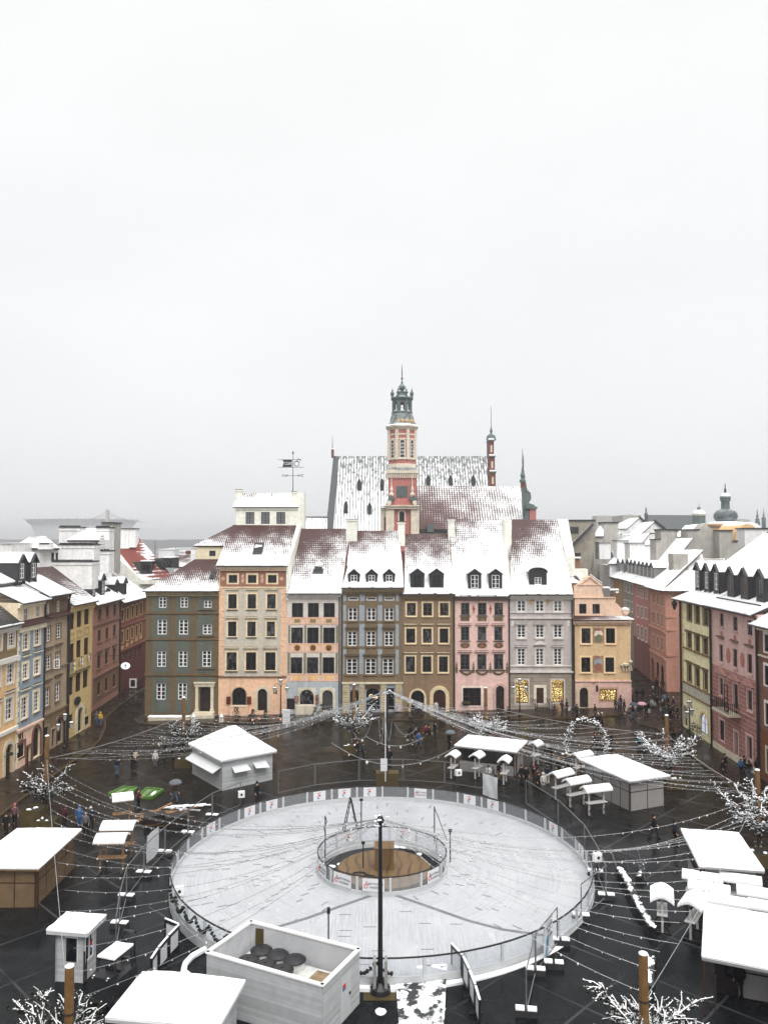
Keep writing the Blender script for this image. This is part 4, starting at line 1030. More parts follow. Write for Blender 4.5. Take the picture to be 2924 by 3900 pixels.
h.door(h.R(775, 1660, 812, 1895), ar=False, sur=pk, sw=.2); h.door(h.R(898, 1705, 952, 1935), ar=False, sur=pk, sw=.2)
zw = h.q(780, 450)[1]
h.wall(pk, zw, 9)
h.panel('brick_pattern', .02, h.L - .02, .7, h.q(780, 1075)[1], bk, .03, gap=.18)
h.panel('plinth', .02, h.L - .02, -.9, .7, STONE, .12)
for x, y in ((640, 1040), (773, 1100), (915, 1160)):
 a, b, c = h.q(x - 52, y + 20), h.q(x + 52, y + 24), h.q(x, y - 14); zz = min(a[1], b[1])
 h.part('pediment', MB().prism([(a[0], zz), (b[0], zz), (c[0], zz + .75)], -.3, 0), stucco(166, 110, 102))
h.band('string_course', 0, h.L, h.q(780, 1440)[1], h.q(780, 1425)[1], stucco(166, 110, 102), .15)
m = MB()
for x, y, w, hh in ((712, 900, 20, 75), (851, 945, 20, 75), (642, 682, 11, 26), (777, 724, 11, 26), (922, 765, 12, 28)):
 m.prism([(h.q(x + w * cos(i * pi / 7), y)[0], h.q(x, y + hh * sin(i * pi / 7))[1]) for i in range(14)], -.05, 0)
h.part('painted_medallion', m, stucco(168, 92, 80))
r = h.R(668, 1400, 835, 1480); zb = h.q(780, 1470)[1]
bl = h.part('balcony', MB().box(r[0], r[1], -1.2, 0, zb - .2, zb), STONE)
m = MB()
for i in range(15): u = r[0] + .05 + (r[1] - r[0] - .1) * i / 14; m.tube([(u, -1.12, zb), (u, -1.12, zb + 1.1)], .03, 4)
for i in range(6): m.tube([(r[0] + .05, -1.12 * i / 6, zb), (r[0] + .05, -1.12 * i / 6, zb + 1.1)], .03, 4).tube([(r[1] - .05, -1.12 * i / 6, zb), (r[1] - .05, -1.12 * i / 6, zb + 1.1)], .03, 4)
m.box(r[0], r[1], -1.16, -1.08, zb + 1.05, zb + 1.12); m.obj('railing', BLACK, bl)
h.part('open_shutter', MB().plate(rect(0, .9, 0, 2.6), [rect(.1, .8, .1 + k * .62, .6 + k * .62) for k in range(4)], -.03, .03), DARKW).location = (h.R(755, 1185, 805, 1480)[0] - .1, -.8, zb + .1)
h.cornice(zw, stucco(150, 100, 90), h=.4)
h.roof([Vector((0, -.8, zw)), Vector((h.L, -.8, zw)), Vector((h.L, 2.6, zw + 1.5)), Vector((0, 2.6, zw + 1.5))], (1.35,) * 4, SHEET)
h.roof([Vector((0, 2.3, zw + 3.2)), Vector((h.L, 2.3, zw + 3.2)), Vector((h.L, 9, zw + 5.2)), Vector((0, 9, zw + 5.2))], (1.4,) * 4, SHEET, 'upper_roof')
h.part('clerestory', MB().box(0, h.L, 2.7, 3.2, zw + 1.2, zw + 3.2), SLATE)
h.gutter(0, h.L, zw + .05, -.82)
for f in (.08, .38, .70): h.dormer((h.L * f, h.L * f + 1.7, zw + 1.0, zw + 3.2), 1.3, 3.0, gab=.75, cols=2, rows=3, frame=GREYW)
h.pipe(h.L, zw, r=.13)
h.part('snow_stops', MB().box(.3, h.L - .3, .4, .46, zw + .72, zw + .86), GUTTER)

h = sidehouse('town_house', 'dark red brown house with wide white window frames, cut off by the right edge', 'RR', rw(1642), rw(1800))
W = dict(cols=2, rows=3, frame=WHITE, fw=.12, sur=M('white_render', 0), sw=.22)
srow(h, [(1072, 700, 1150, 870), (1074, 1010, 1155, 1205), (1082, 1385, 1160, 1600)], **{**W, 'frame': DARKW})
srow(h, [(1095, 1850, 1180, 2080)], cols=2, rows=2, frame=DARKW, sur=STONE, sw=.25)
zw = h.q(1060, 600)[1]
h.wall(stucco(112, 72, 56), zw, 9)
h.panel('brick_base', .02, h.L - .02, -.9, h.q(1060, 1640)[1], brickwall('red_brick', (140, 86, 62), (110, 80, 64), .5, .2, .02), .03, gap=.25)
h.band('string_course', 0, h.L, h.q(1060, 915)[1], h.q(1060, 900)[1], STONE, .15)
h.cornice(zw, STONE, h=.5)
h.roof([Vector((0, -.8, zw)), Vector((h.L, -.8, zw)), Vector((h.L, 3, zw + 2.2)), Vector((0, 3, zw + 2.2))], (1.2,) * 4, TILE)
h.gutter(0, h.L, zw + .05, -.82)
# ------------------------------------------------------------------ ground
def groundmat():
 t = NT('wet_setts'); o = t.obj(); sp = t.add('ShaderNodeSeparateXYZ', {0: o}).outputs
 d = t.add('ShaderNodeVectorMath', {0: o, 1: (0.0, 43.0, 0.0)}, operation='DISTANCE').outputs['Value']
 n1 = t.noise(o, .12, 4); n2 = t.noise(o, 1.1, 5); n3 = t.noise(o, 7, 2)
 vo = t.add('ShaderNodeTexVoronoi', {'Vector': o, 'Scale': 5.5, 'Randomness': .8}, voronoi_dimensions='2D')
 f = t.ramp(t.math('ADD', d, t.math('MULTIPLY', t.math('SUBTRACT', n1, .5), 26)), 19, 33)
 cell = t.ramp(vo.outputs['Distance'], .05, .5, 1, .55)
 a = t.mix(t.ramp(n2, .3, .7), (.003, .004, .0055, 1), (.0105, .0125, .0155, 1))
 b = t.mix(t.ramp(n2, .3, .7), (.008, .006, .004, 1), (.021, .016, .0105, 1))
 c = t.mix(f, a, b)
 c = t.mix(cell, tuple([.008, .008, .008, 1]), c)
 r1 = t.math('ABSOLUTE', t.math('SUBTRACT', t.math('FRACT', t.math('MULTIPLY', t.math('ADD', sp[0], sp[1]), .16)), .5))
 r2 = t.math('ABSOLUTE', t.math('SUBTRACT', t.math('FRACT', t.math('MULTIPLY', t.math('SUBTRACT', sp[0], sp[1]), .16)), .5))
 ln = t.math('MAXIMUM', t.ramp(r1, .02, .01), t.ramp(r2, .02, .01))
 ln = t.math('MULTIPLY', ln, t.math('MULTIPLY', t.ramp(n1, .40, .56), .75))
 c = t.mix(ln, c, (.05, .054, .06, 1))
 wet = t.ramp(t.noise(o, .35, 4), .35, .65)
 t.set(col=c, rough=t.mix(wet, (.12,) * 3 + (1,), (.36,) * 3 + (1,)), spec=.07, normal=t.bump(t.math('ADD', cell, n3), .22, .012))
 return t.m
m = MB()
xs = [-2400, -XS, XS, 2400]
m._add([(x, y, gz(x)) for y in (-60, 3200) for x in xs], [(i, i + 1, i + 5, i + 4) for i in range(3)])
tag(m.obj('ground', groundmat()), None, None, kind='structure')
def pavement(name, outline, hgt=.12, mat=None):
 pts = outline
 m = MB(); m.vprism([(p.x, p.y) for p in pts], [gz(p.x) - .3 for p in pts], [gz(p.x) + hgt for p in pts])
 o = m.obj(name, mat); tag(o, None, None, kind='structure'); return o
PAV = NT('wet_brown_pavement'); _o = PAV.obj(); _n = PAV.noise(_o, 1.4, 5); _v = PAV.add('ShaderNodeTexBrick', {'Vector': _o, 'Color1': (.013, .008, .0065, 1), 'Color2': (.022, .0145, .011, 1), 'Mortar': (.012, .009, .008, 1), 'Scale': 1.0, 'Brick Width': .6, 'Row Height': .4, 'Mortar Size': .02}).outputs[0]
PAV.set(col=PAV.mix(PAV.ramp(_n, .3, .7), _v, (.024, .017, .013, 1)), rough=PAV.ramp(PAV.noise(_o, .5, 3), .35, .65, .15, .4), spec=.12)
PAV = PAV.m
KERB = M('kerb_stone', rgb(110, 88, 58, .4), .5, .2, 2)
def kerb(pts, name='kerb'):
 m = MB()
 for a, b in zip(pts, pts[1:]):
  d = (b - a); c = (a + b) / 2
  m.obox((c.x, c.y, c.z + .02), d, d.length / 2 + .02, .11, .13)
 tag(m.obj(name, KERB), None, None, kind='structure')
lk = [G(x, y) for x, y in ((-130, 1850), (0, 1763.6), (89, 1695), (150, 1651), (191.5, 1623), (215, 1600), (226, 1575), (228, 1552), (250, 1530), (330, 1474))]
pavement('pavement', [G(*lw(-130)) + Vector((-.5, 0, 0)), G(199, 1560) + Vector((-.5, 0, 0)), G(314, 1458)] + lk[::-1], .12, PAV); kerb(lk)
rk = [G(x, y) for x, y in ((1400, 1530), (1366, 1549), (1378, 1563), (1417, 1573), (1460, 1604), (1509, 1646), (1579, 1701), (1700, 1796), (1800, 1880))]
pavement('pavement', [G(1470, 1500)] + rk + [G(*rw(1820)) + Vector((.6, 0, 0))], .12, PAV); kerb(rk)
fk = [G(x, y) for x, y in ((318, 1540), (292, 1553), (300, 1563), (340, 1567), (600, 1560), (900, 1556), (1240, 1552), (1330, 1546), (1372, 1535), (1376, 1520))]
pavement('pavement', [P(322, 1400, YF + .5) * Vector((1, 1, 0)) if False else Vector((P(322, 1400, YF).x, YF + .5, 0)), *fk, Vector((P(1366, 1400, YF).x, YF + .5, 0))], .12, PAV); kerb(fk[1:-1])
# ------------------------------------------------------------------ buildings behind the rows
def bg(name, label, zoom, x0, x1, Y, cat='building', group=None):
 A, B = P(cv(zoom, x0, 0)[0], 1200, Y), P(cv(zoom, x1, 0)[0], 1200, Y)
 A.z = B.z = 0
 return House(name, label, A, B, zoom, group, cat)
def poly(h, pts, off=0): return [h.q(x, y, off) for x, y in pts]
def block(h, name, pts, mat, dep=6, off=0, down=True):
 return h.part(name, MB().prism(poly(h, pts, off), off, off + dep), mat)
def bx(h, name, x0, y0, x1, y1, mat, off=0, dep=3, parent=None):
 r = h.R(x0, y0, x1, y1, off); return h.part(name, MB().box(r[0], r[1], off, off + dep, r[2], r[3]), mat, parent)
RED = stucco(204, 110, 100, .95); CRM = stucco(226, 212, 186, .95); VERD = M('verdigris_copper', rgb(104, 122, 120, .7), .6, .2, 3)
BRICK = stucco(136, 70, 58, .9); PATCHY = M('snow_streaked_copper', (.26, .29, .29, 1), .6, .5, 1.6)
LEAD = roofmat('snowy_lead_strips', (.045, .055, .058, 1), pu=.68, pv=60, kp=.42, ns=1.5, stretch=(1.1, .36, 1), covoff=.22, seam=True)
WOUT = stucco(228, 228, 230); GREYC = M('grey_concrete_render', rgb(176, 173, 166, 1), .9, .16, .8, .15, streak=.5)

h = bg('cathedral', 'huge steep cathedral roof in snow streaked grey metal, behind the pink tower', 'RC', 80, 1265, 185, 'church')
h.part('wall', MB().box(0, h.L, 0, 26, 0, h.q(600, 1245)[1]), BRICK)
h.roof([(95, 1250, 0), (1228, 1250, 0), (1215, 712, 15), (140, 712, 15)], (1.0, .95, .7, .72), LEAD, nu=24, nv=14)
h.roof([(72, 1250, -.3), (125, 1250, -.3), (165, 714, 14.8), (128, 710, 14.8)], (-1,) * 4, LEAD, 'verge', .5)
h.roof([(128, 1250, 30), (72, 1250, -.3), (128, 710, 14.8), (130, 710, 15)], (.8,) * 4, LEAD, 'gable_side', .1)
for x, y, o in ((310, 915, 9.4), (470, 915, 9.4), (217, 1075, 5), (382, 1082, 4.8), (790, 888, 10.2), (947, 890, 10.2), (1106, 890, 10.2)):
 p = h.q3(x, y, o); h.part('roof_vent', MB().prism([(p.x - .45, p.z - 2), (p.x + .45, p.z - 2), (p.x + .5, p.z + .6), (p.x, p.z + 1.7), (p.x - .5, p.z + .6)], p.y - 1.5, p.y + 1.5), SLATE)
bx(h, 'pinnacle', 113, 662, 130, 722, BRICK, 14, 1.2); bx(h, 'pinnacle_snow', 112, 656, 131, 664, SNOW, 13.9, 1.4)
p = h.q3(121, 660, 14.5); h.part('finial', MB().tube([p, p + Vector((0, 0, 3.3))], .1, 5, .04), GUTTER)
g = bg('brick_gable', 'stepped red brick pinnacle with white niches at the right end of the big roof', 'RC', 1213, 1266, 184, 'gable')
for x0, y0, x1, y1 in ((1215, 600, 1253, 712), (1219, 712, 1260, 822), (1222, 822, 1266, 1240)):
 b = bx(g, 'brick_stage', x0, y0, x1, y1, BRICK, 0, 3)
 cx = (x0 + x1) / 2 + 1
 r = g.R(cx - 6, y0 + 35, cx + 6, min(y1, y0 + 85)); MB().prism(arch(*r), -.12, 0).obj('niche', CRM, b)
 r = g.R(x0 - 3, y0 - 2, x1 + 4, y0 + 6); MB().box(r[0], r[1], -.4, 3.4, r[2], r[3]).obj('coping', VERD, b); MB().box(r[0] + .1, r[1] - .1, -.3, 3.3, r[3], r[3] + .35).obj('coping_snow', SNOW, b)
p = g.q3(1234, 600, 1.5)
g.part('finial', MB().lathe([(1.2, p.z), (1.0, p.z + 1), (.2, p.z + 1.6), (.35, p.z + 2.2), (.2, p.z + 2.7), (.08, p.z + 3.2), (.05, p.z + 8)], p.x, 1.5, 8), VERD)
s = bg('side_chapel', 'low snowy metal roof left of the cathedral, just beside the rooftop chimney', 'VA', 715, 1310, 182)
s.part('wall', MB().box(0, s.L, 0, 4, 0, s.q(900, 1560)[1]), BRICK)
s.roof([(715, 1600, 0), (1300, 1600, 0), (1300, 1245, 6), (715, 1240, 6)], (1.1, 1.0, .9, 1), LEAD)
bx(s, 'ridge_flashing', 715, 1238, 1302, 1300, SLATE, 5.5, .8)

h = bg('church', 'long tiled church roof half hidden by snow, right of the pink bell tower', 'RC', 712, 1490, 150, 'church')
h.part('wall', MB().box(0, h.L, 0, 18, 0, h.q(900, 1225)[1] - .2), CRM)
h.roof([(716, 1226, 0), (1492, 1226, 0), (1446, 926, 9), (712, 918, 9)], (.25, 1.0, .95, .72), roofmat('big_snowy_tiles', rgb(94, 50, 46, .6), pu=.5, pv=.6, kp=.5, ns=.25), nu=20, nv=12)
h.part('verge', MB()._add([h.q3(1492, 1226, -.2), h.q3(1506, 1226, -.2), h.q3(1456, 922, 9), h.q3(1444, 922, 9)], [(0, 1, 2, 3)]), VERD)
bx(h, 'gutter', 716, 1224, 932, 1254, SLATE, -1, 1); bx(h, 'roof_hatch', 785, 1192, 832, 1246, VERD, -1.4, 2)
T = bg('bell_tower', 'pink and cream bell tower with an open green copper lantern and slender spire', 'RC', 508, 716, 145, 'tower')
tw = lambda x: T.q(x, 900)[0]
zt = lambda y: T.q(612, y)[1]
cx = tw(612); W2 = (tw(716) - tw(508)) / 2
def sq(name, hw, y0, y1, mat, parent=None, extra=0): return T.part(name, MB().box(cx - hw, cx + hw, W2 - hw, W2 + hw, zt(y1), zt(y0)), mat, parent)
sq('lower_stage', W2 * .92, 1075, 1380, RED)
for sx in (-1, 1):
 a = cx + sx * W2 * .84; T.part('corner_pilaster', MB().box(a - .75, a + .75, -.3, W2 * 2 + .3, zt(1380), zt(1082)), CRM)
T.part('cornice', MB().box(tw(497), tw(726), -.6, W2 * 2 + .6, zt(1084), zt(1064)).box(tw(490), tw(730), -.9, W2 * 2 + .9, zt(1066), zt(1058)), CRM)
bx(T, 'side_wing', 458, 1075, 500, 1380, CRM, 1, 5); bx(T, 'side_recess', 483, 1140, 496, 1235, BRICK, .9, .2); T.part('wing_snow', MB().prism(poly(T, [(452, 1068), (520, 1000), (560, 990), (520, 1030), (505, 1062)]), .2, 3), SNOW)
r = T.R(590, 1098, 626, 1168); wn = T.part('window', MB().prismring(arch(r[0] - .25, r[1] + .25, r[2], r[3] + .25), arch(*r), -.15 + W2 * .08, .3), CRM); MB().prism(arch(*r), W2 * .08 - .05, W2 * .08 + .1).obj('pane', GLASS, wn)
m = MB().vprism([(cx - W2 * .96, W2 * .04), (cx + W2 * .96, W2 * .04), (cx + W2 * .96, W2 * 1.96), (cx - W2 * .96, W2 * 1.96)], zt(1060), zt(838))
T.part('shaft', m, RED)
bx(T, 'clock_panel', 570, 922, 648, 1000, M('slate_clock_face', rgb(90, 104, 104, .8), .6, .2, 3), W2 * .04 - .12, .2)
for sx, xs_ in ((-1, (500, 512, 535, 562, 540, 515)), (1, (724, 712, 690, 655, 684, 709))):
 pts = poly(T, list(zip(xs_, (1052, 1010, 985, 1012, 1030, 1050)))); T.part('volute', MB().prism(pts, -.5, .6), VERD)
 x = 535 if sx < 0 else 681; p = T.q(x, 1000); T.part('obelisk', MB().lathe([(.35, p[1]), (.5, p[1] + .5), (.2, p[1] + .9), (.3, p[1] + 1.4), (.12, p[1] + 2), (.02, p[1] + 4.2)], p[0], -.1, 8), CRM)
 x = 519 if sx < 0 else 698; p = T.q(x, 1040); T.part('scroll_disc', MB().prism([(p[0] + .42 * cos(i * pi / 6), p[1] + .42 * sin(i * pi / 6)) for i in range(12)], -.65, -.4), CRM)
m = MB()
for i in range(15):
 x = cx - W2 * 1.02 + W2 * 2.04 * i / 14; m.box(x - .11, x + .11, -.2, .25, zt(866), zt(832))
T.part('bracket_frieze', m, CRM)
T.part('gallery', MB().box(cx - W2 * 1.1, cx + W2 * 1.1, -W2 * .1, W2 * 2.1, zt(832), zt(808)), CRM)
def octa(name, prof, mat, smooth=False, n=8): return T.part(name, MB().lathe([(r_, zt(y)) for r_, y in prof], cx, W2, n, pi / 8), mat, None, smooth)
q8 = 1 / cos(pi / 8)
octa('gallery_roof', [(W2 * 1.12 * q8, 808), (W2 * .98 * q8, 790)], PATCHY)
octa('belfry', [(W2 * .9 * q8, 792), (W2 * .9 * q8, 520)], RED)
for y0, y1, k_ in ((792, 762, .945), (733, 718, .96), (560, 550, .93), (590, 583, .93)): octa('moulding', [(W2 * k_ * q8, y0), (W2 * k_ * q8, y1)], CRM)
octa('belfry_cornice', [(W2 * .93 * q8, 522), (W2 * 1.0 * q8, 512), (W2 * 1.1 * q8, 502), (W2 * 1.1 * q8, 492)], CRM)
ap = W2 * .9; hf = ap * tan(pi / 8)
for k in range(-2, 3):
 a = k * pi / 4
 mat_ = Matrix.Translation((cx, W2, 0)) @ Matrix.Rotation(a, 4, 'Z')
 r_ = (-hf * .36, hf * .36, zt(717), zt(596))
 w_ = T.part('belfry_opening', MB().prismring(arch(r_[0] - .22, r_[1] + .22, r_[2], r_[3] + .25), arch(*r_), -ap - .16, -ap + .05), CRM); w_.matrix_local = mat_
 MB().prism(arch(*r_), -ap - .02, -ap + .1).obj('dark_opening', DARKW, w_)
 m = MB()
 for j in range(4): z = r_[2] + (r_[3] - r_[2]) * (.12 + .2 * j); m.box(r_[0], r_[1], -ap - .12, -ap - .03, z, z + .4)
 m.obj('louvre', M('snowy_louvre', (.4, .4, .42, 1), .7, .4, 4), w_)
 for sx in (-1, 1):
  p_ = T.part('pilaster', MB().box(sx * hf - .3, sx * hf + .3, -ap - .12, -ap + .1, zt(735), zt(522)), CRM); p_.matrix_local = mat_
octa('helm_snow', [(W2 * 1.12 * q8, 492), (W2 * 1.02 * q8, 484)], SNOW)
octa('helm', [(W2 * 1.02 * q8, 486), (W2 * .86 * q8, 465), (W2 * .8 * q8, 435), (W2 * .7 * q8, 405), (W2 * .68 * q8, 398)], PATCHY)
m = MB()
for k in (0, 1):
 for d_ in (-.32, 0, .32):
  a = k * pi / 4 + d_; rr = W2 * .86
  x, y = cx + sin(a) * rr, W2 - cos(a) * rr
  m.lathe([(.22, zt(470)), (.3, zt(462)), (.05, zt(446))], x, y, 6)
T.part('gilded_tongues', m, M('gilt', rgb(206, 160, 86), .5, .2, 5))
octa('lantern_base', [(W2 * .7 * q8, 402), (W2 * .72 * q8, 392), (W2 * .64 * q8, 384)], VERD)
octa('lantern_base_snow', [(W2 * .66 * q8, 388), (W2 * .6 * q8, 380)], SNOW)
for k in range(8):
 a = pi / 8 + k * pi / 4; x, y = cx + cos(a) * W2 * .6, W2 + sin(a) * W2 * .6
 T.part('lantern_pillar', MB().obox((x, y, (zt(384) + zt(312)) / 2), (0, 0, 1), (zt(312) - zt(384)) / 2, .3, .26, up=(cos(a), sin(a), 0)), VERD)
lf = W2 * .6 * cos(pi / 8); hl = W2 * .6 * sin(pi / 8)
for k in range(8):
 o_ = T.part('lantern_arch', MB().plate(rect(-hl, hl, zt(345), zt(306)), [arch(-hl * .62, hl * .62, zt(345) + .01, zt(322))], -lf - .15, -lf + .15), VERD); o_.matrix_local = Matrix.Translation((cx, W2, 0)) @ Matrix.Rotation(k * pi / 4, 4, 'Z')
octa('lantern_cornice', [(W2 * .62 * q8, 312), (W2 * .66 * q8, 304), (W2 * .76 * q8, 296), (W2 * .76 * q8, 286)], VERD)
octa('lantern_snow', [(W2 * .76 * q8, 286), (W2 * .5, 278)], SNOW)
octa('cap', [(W2 * .42, 284), (W2 * .26, 262), (W2 * .22, 248), (W2 * .3, 244), (W2 * .2, 240), (W2 * .1, 234), (W2 * .16, 228), (W2 * .25, 215), (W2 * .23, 205), (W2 * .1, 188), (W2 * .06, 174), (W2 * .09, 170), (W2 * .03, 166), (W2 * .025, 155)], VERD)
octa('cap_snow', [(W2 * .255, 216), (W2 * .24, 204), (W2 * .12, 188)], PATCHY)
octa('orb', [(W2 * .02, 156), (W2 * .08, 150), (W2 * .08, 142), (W2 * .02, 136)], BRICK)
octa('spire', [(W2 * .03, 140), (W2 * .035, 100), (W2 * .012, 45)], GUTTER, n=6)
for k in range(8):
 a = pi / 8 + k * pi / 4; x, y = cx + cos(a) * W2 * .72, W2 + sin(a) * W2 * .72
 T.part('corner_finial', MB().lathe([(.12, zt(286)), (.26, zt(278)), (.1, zt(272)), (.38, zt(260)), (.3, zt(250)), (.1, zt(246)), (.2, zt(238)), (.05, zt(232)), (.02, zt(214))], x, y, 8), VERD)
g = bg('gable_turret', 'green and pink gable turret with obelisks right of the tiled church roof', 'RC', 1440, 1556, 149, 'gable')
bx(g, 'pink_base', 1505, 1080, 1550, 1300, RED, 0, 3); bx(g, 'cornice', 1475, 1066, 1558, 1082, VERD, -.3, 3.6)
g.part('scroll', MB().prism(poly(g, [(1462, 1130), (1455, 930), (1475, 925), (1492, 955), (1512, 965), (1518, 1010), (1500, 1040), (1540, 1055), (1545, 1070), (1490, 1075), (1488, 1130)]), .3, 1.6), VERD)
bx(g, 'brick_stub', 1450, 893, 1478, 930, BRICK, .3, 1.5); bx(g, 'lower_stage', 1470, 1090, 1510, 1300, VERD, .2, 2)
for x, y0, y1, k in ((1459, 895, 655, 1.2), (1466, 900, 700, .8), (1484, 960, 905, .9), (1494, 1070, 985, 1)):
 p = g.q(x, y0); t_ = g.q(x, y1)[1]; d_ = t_ - p[1]
 g.part('obelisk', MB().lathe([(.5 * k, p[1]), (.5 * k, p[1] + d_ * .06), (.25 * k, p[1] + d_ * .12), (.4 * k, p[1] + d_ * .2), (.2 * k, p[1] + d_ * .3), (.2 * k, p[1] + d_ * .36), (.07 * k, p[1] + d_ * .5), (.1 * k, p[1] + d_ * .62), (.03, t_)], p[0], .6, 8), VERD)

def st(x): return (x, 1166 + (x - 1018) * .78)
h = sidehouse('street_house', 'taupe street house under a row of small dormers, farthest along the right hand street', 'RB', st(1268), st(1324))
TP = dict(cols=2, rows=3, frame=WHITE, fw=.1, cw=.1)
srow(h, [(448, 655, 460, 702), (468, 660, 480, 710), (487, 666, 499, 716)], **TP)
zw = h.q(450, 606)[1]; h.wall(stucco(132, 112, 96), zw, 9)
h.roof([Vector((-2, -.7, zw)), Vector((h.L, -.7, zw)), Vector((h.L, 2.5, zw + 2)), Vector((-2, 2.5, zw + 2))], (1.4,) * 4, SHEET); h.roof([Vector((-2, 2.4, zw + 2)), Vector((h.L, 2.4, zw + 2)), Vector((h.L, 7, zw + 7.5)), Vector((-2, 7, zw + 7.5))], (1.35,) * 4, SHEET, 'upper_roof')
for f in (.1, .34, .57, .8): h.dormer((h.L * f, h.L * f + 3.2, zw + .8, zw + 3.0), .8, 3, gab=.8, wall=stucco(120, 118, 114))
h.cornice(zw, STONE, h=.4); h.gutter(-2, h.L, zw, -.8)
for nm, lb, x0, x1, col, wins, eave, dn in (
 ('street_house', 'narrow ochre street house next to the taupe one along the right hand street', 1325, 1344.5, (176, 132, 78), [], (575, 662), 2),
 ('street_house', 'grey street house with pale window frames between the ochre and the dark pink one', 1345, 1368.5, (128, 122, 108), [(620, 700, 634, 760), (643, 706, 658, 770), (668, 712, 682, 780), (620, 828, 634, 890), (643, 834, 658, 900), (668, 842, 682, 912)], (650, 678), 3),
 ('street_house', 'dark pink street house with white window frames, beside the terracotta corner house', 1369, 1403, (178, 106, 100), [(714, 725, 728, 798), (742, 733, 756, 810), (772, 742, 786, 817), (712, 868, 726, 948), (741, 876, 755, 956), (770, 884, 784, 964), (714, 1008, 728, 1103), (741, 1020, 756, 1115), (770, 1034, 785, 1128)], (745, 704), 4)):
 h = sidehouse(nm, lb, 'RB', st(x0), st(x1))
 if wins: srow(h, wins, sur=stucco(210, 196, 180), sw=.15, **TP)
 zw = h.q(*eave)[1]; h.wall(stucco(*col), zw, 9)
 if x0 == 1369: h.panel('ground_floor_plaster', .02, h.L - .02, -.9, 5.2, stucco(120, 72, 66), .04); [h.door((h.L * f, h.L * f + 1.5, 0, 3.4)) for f in ()]
 h.cornice(zw, stucco(*col), h=.4); h.gutter(0, h.L, zw, -.8)
 h.roof([Vector((0, -.7, zw)), Vector((h.L, -.7, zw)), Vector((h.L, 2.5, zw + 2)), Vector((0, 2.5, zw + 2))], (1.4,) * 4, SHEET); h.roof([Vector((0, 2.4, zw + 2)), Vector((h.L, 2.4, zw + 2)), Vector((h.L, 6.6, zw + 7.2)), Vector((0, 6.6, zw + 7.2))], (1.35,) * 4, SHEET, 'upper_roof')
 for i in range(dn): h.dormer((h.L * (i + .12) / dn, h.L * (i + .12) / dn + min(2.0, h.L / dn * .7), zw + .7, zw + 2.6), .8, 3, gab=.7, wall=stucco(112, 110, 108))
tc_ = stucco(178, 118, 98)
h = sidehouse('street_house', 'terracotta corner house with moulded bands where the busy right hand street begins', 'RB', st(1404), st(1439))
W = dict(cols=2, rows=3, frame=stucco(200, 176, 160), fw=.09, cw=.1, sur=stucco(200, 150, 130), sw=.14)
srow(h, [(826, 778, 840, 848), (858, 788, 873, 860), (890, 798, 905, 871), (824, 912, 838, 994), (856, 920, 870, 1006), (888, 930, 903, 1020), (826, 1078, 838, 1163), (857, 1090, 870, 1177), (889, 1103, 903, 1193)], **W)
h.door((h.L * .1, h.L * .1 + 2, 0, 3.6), sur=tc_); h.window((h.L * .4, h.L * .4 + 1.7, .8, 3.4), ar=True, cols=2, rows=2, frame=DARKW); h.window((h.L * .68, h.L * .68 + 1.7, .8, 3.4), ar=True, cols=2, rows=2, frame=DARKW)
zw = h.q(870, 742)[1]; h.wall(tc_, zw, 12)
for y in (1040, 1225): h.band('string_course', 0, h.L, h.q(870, y + 6)[1], h.q(870, y - 8)[1], tc_, .22)
h.cornice(zw, tc_, h=.5); h.gutter(0, h.L, zw, -.8)
zt2, eW = zw, h
B2 = G(*st(1439)); C2 = Vector((P(1486, 1300, B2.y).x, B2.y + .05, gz(B2.x)))
L1 = h.L
h.roof([Vector((0, -.8, zw)), Vector((L1 + .8, -.8, zw)), Vector((L1 - 4.5, 6.5, zw + 5.6)), Vector((0, 6.5, zw + 5.6))], (1.35,) * 4, TILE2)
f2 = House('street_house', 'terracotta flank of the corner house facing the square, left of the pale yellow house', B2, C2, 'RB')
f2.wall(tc_, zw, .8)
for y in (945, 1040, 1225): f2.band('string_course', 0, f2.L, f2.q(970, y + 8)[1], f2.q(970, y - 8)[1], tc_, .2)
f2.cornice(zw, tc_, h=.5); f2.gutter(0, f2.L + .5, zw, -.8)
a_ = f2.q3(1100, 500, 6)
f2.roof([Vector((-.8, -.8, zw)), Vector((f2.L + 3, -.8, zw)), Vector((a_.x + 1.5, 6, zw + 5.6)), Vector((a_.x - 1.2, 6, zw + 5.6))], (1.3,) * 4, TILE2)
f2.part('street_sign', MB().box(1.1, 2.0, -.08, 0, 5.2, 5.5), GUTTER)
bx(f2, 'chimney', 975, 492, 1082, 612, GREYC, 2.5, 2)
def wallthing(name, label, zoom, pts, Y, mat, dep=6, cat='building', roofs=(), caps=(), boxes=(), down=60):
 xs_ = [p[0] for p in pts]
 h = bg(name, label, zoom, min(xs_), max(xs_), Y, cat)
 pl = poly(h, pts)
 zmin = min(z for u, z in pl)
 pl = [(u, 0.0 if z < zmin + .4 else z) for u, z in pl]
 h.part('wall', MB().prism(pl, 0, dep), mat)
 for r in roofs: h.roof(list(r[0]), r[1], r[2], 'roof', .3)
 for c in caps: bx(h, 'roof_snow', *c, SNOW, -.2, dep + .4)
 for b in boxes: bx(h, *b)
 return h
SR = roofmat('deep_snow_roof', (.03, .03, .032, 1), pu=.6, pv=1.2, kp=.12, ns=.35)
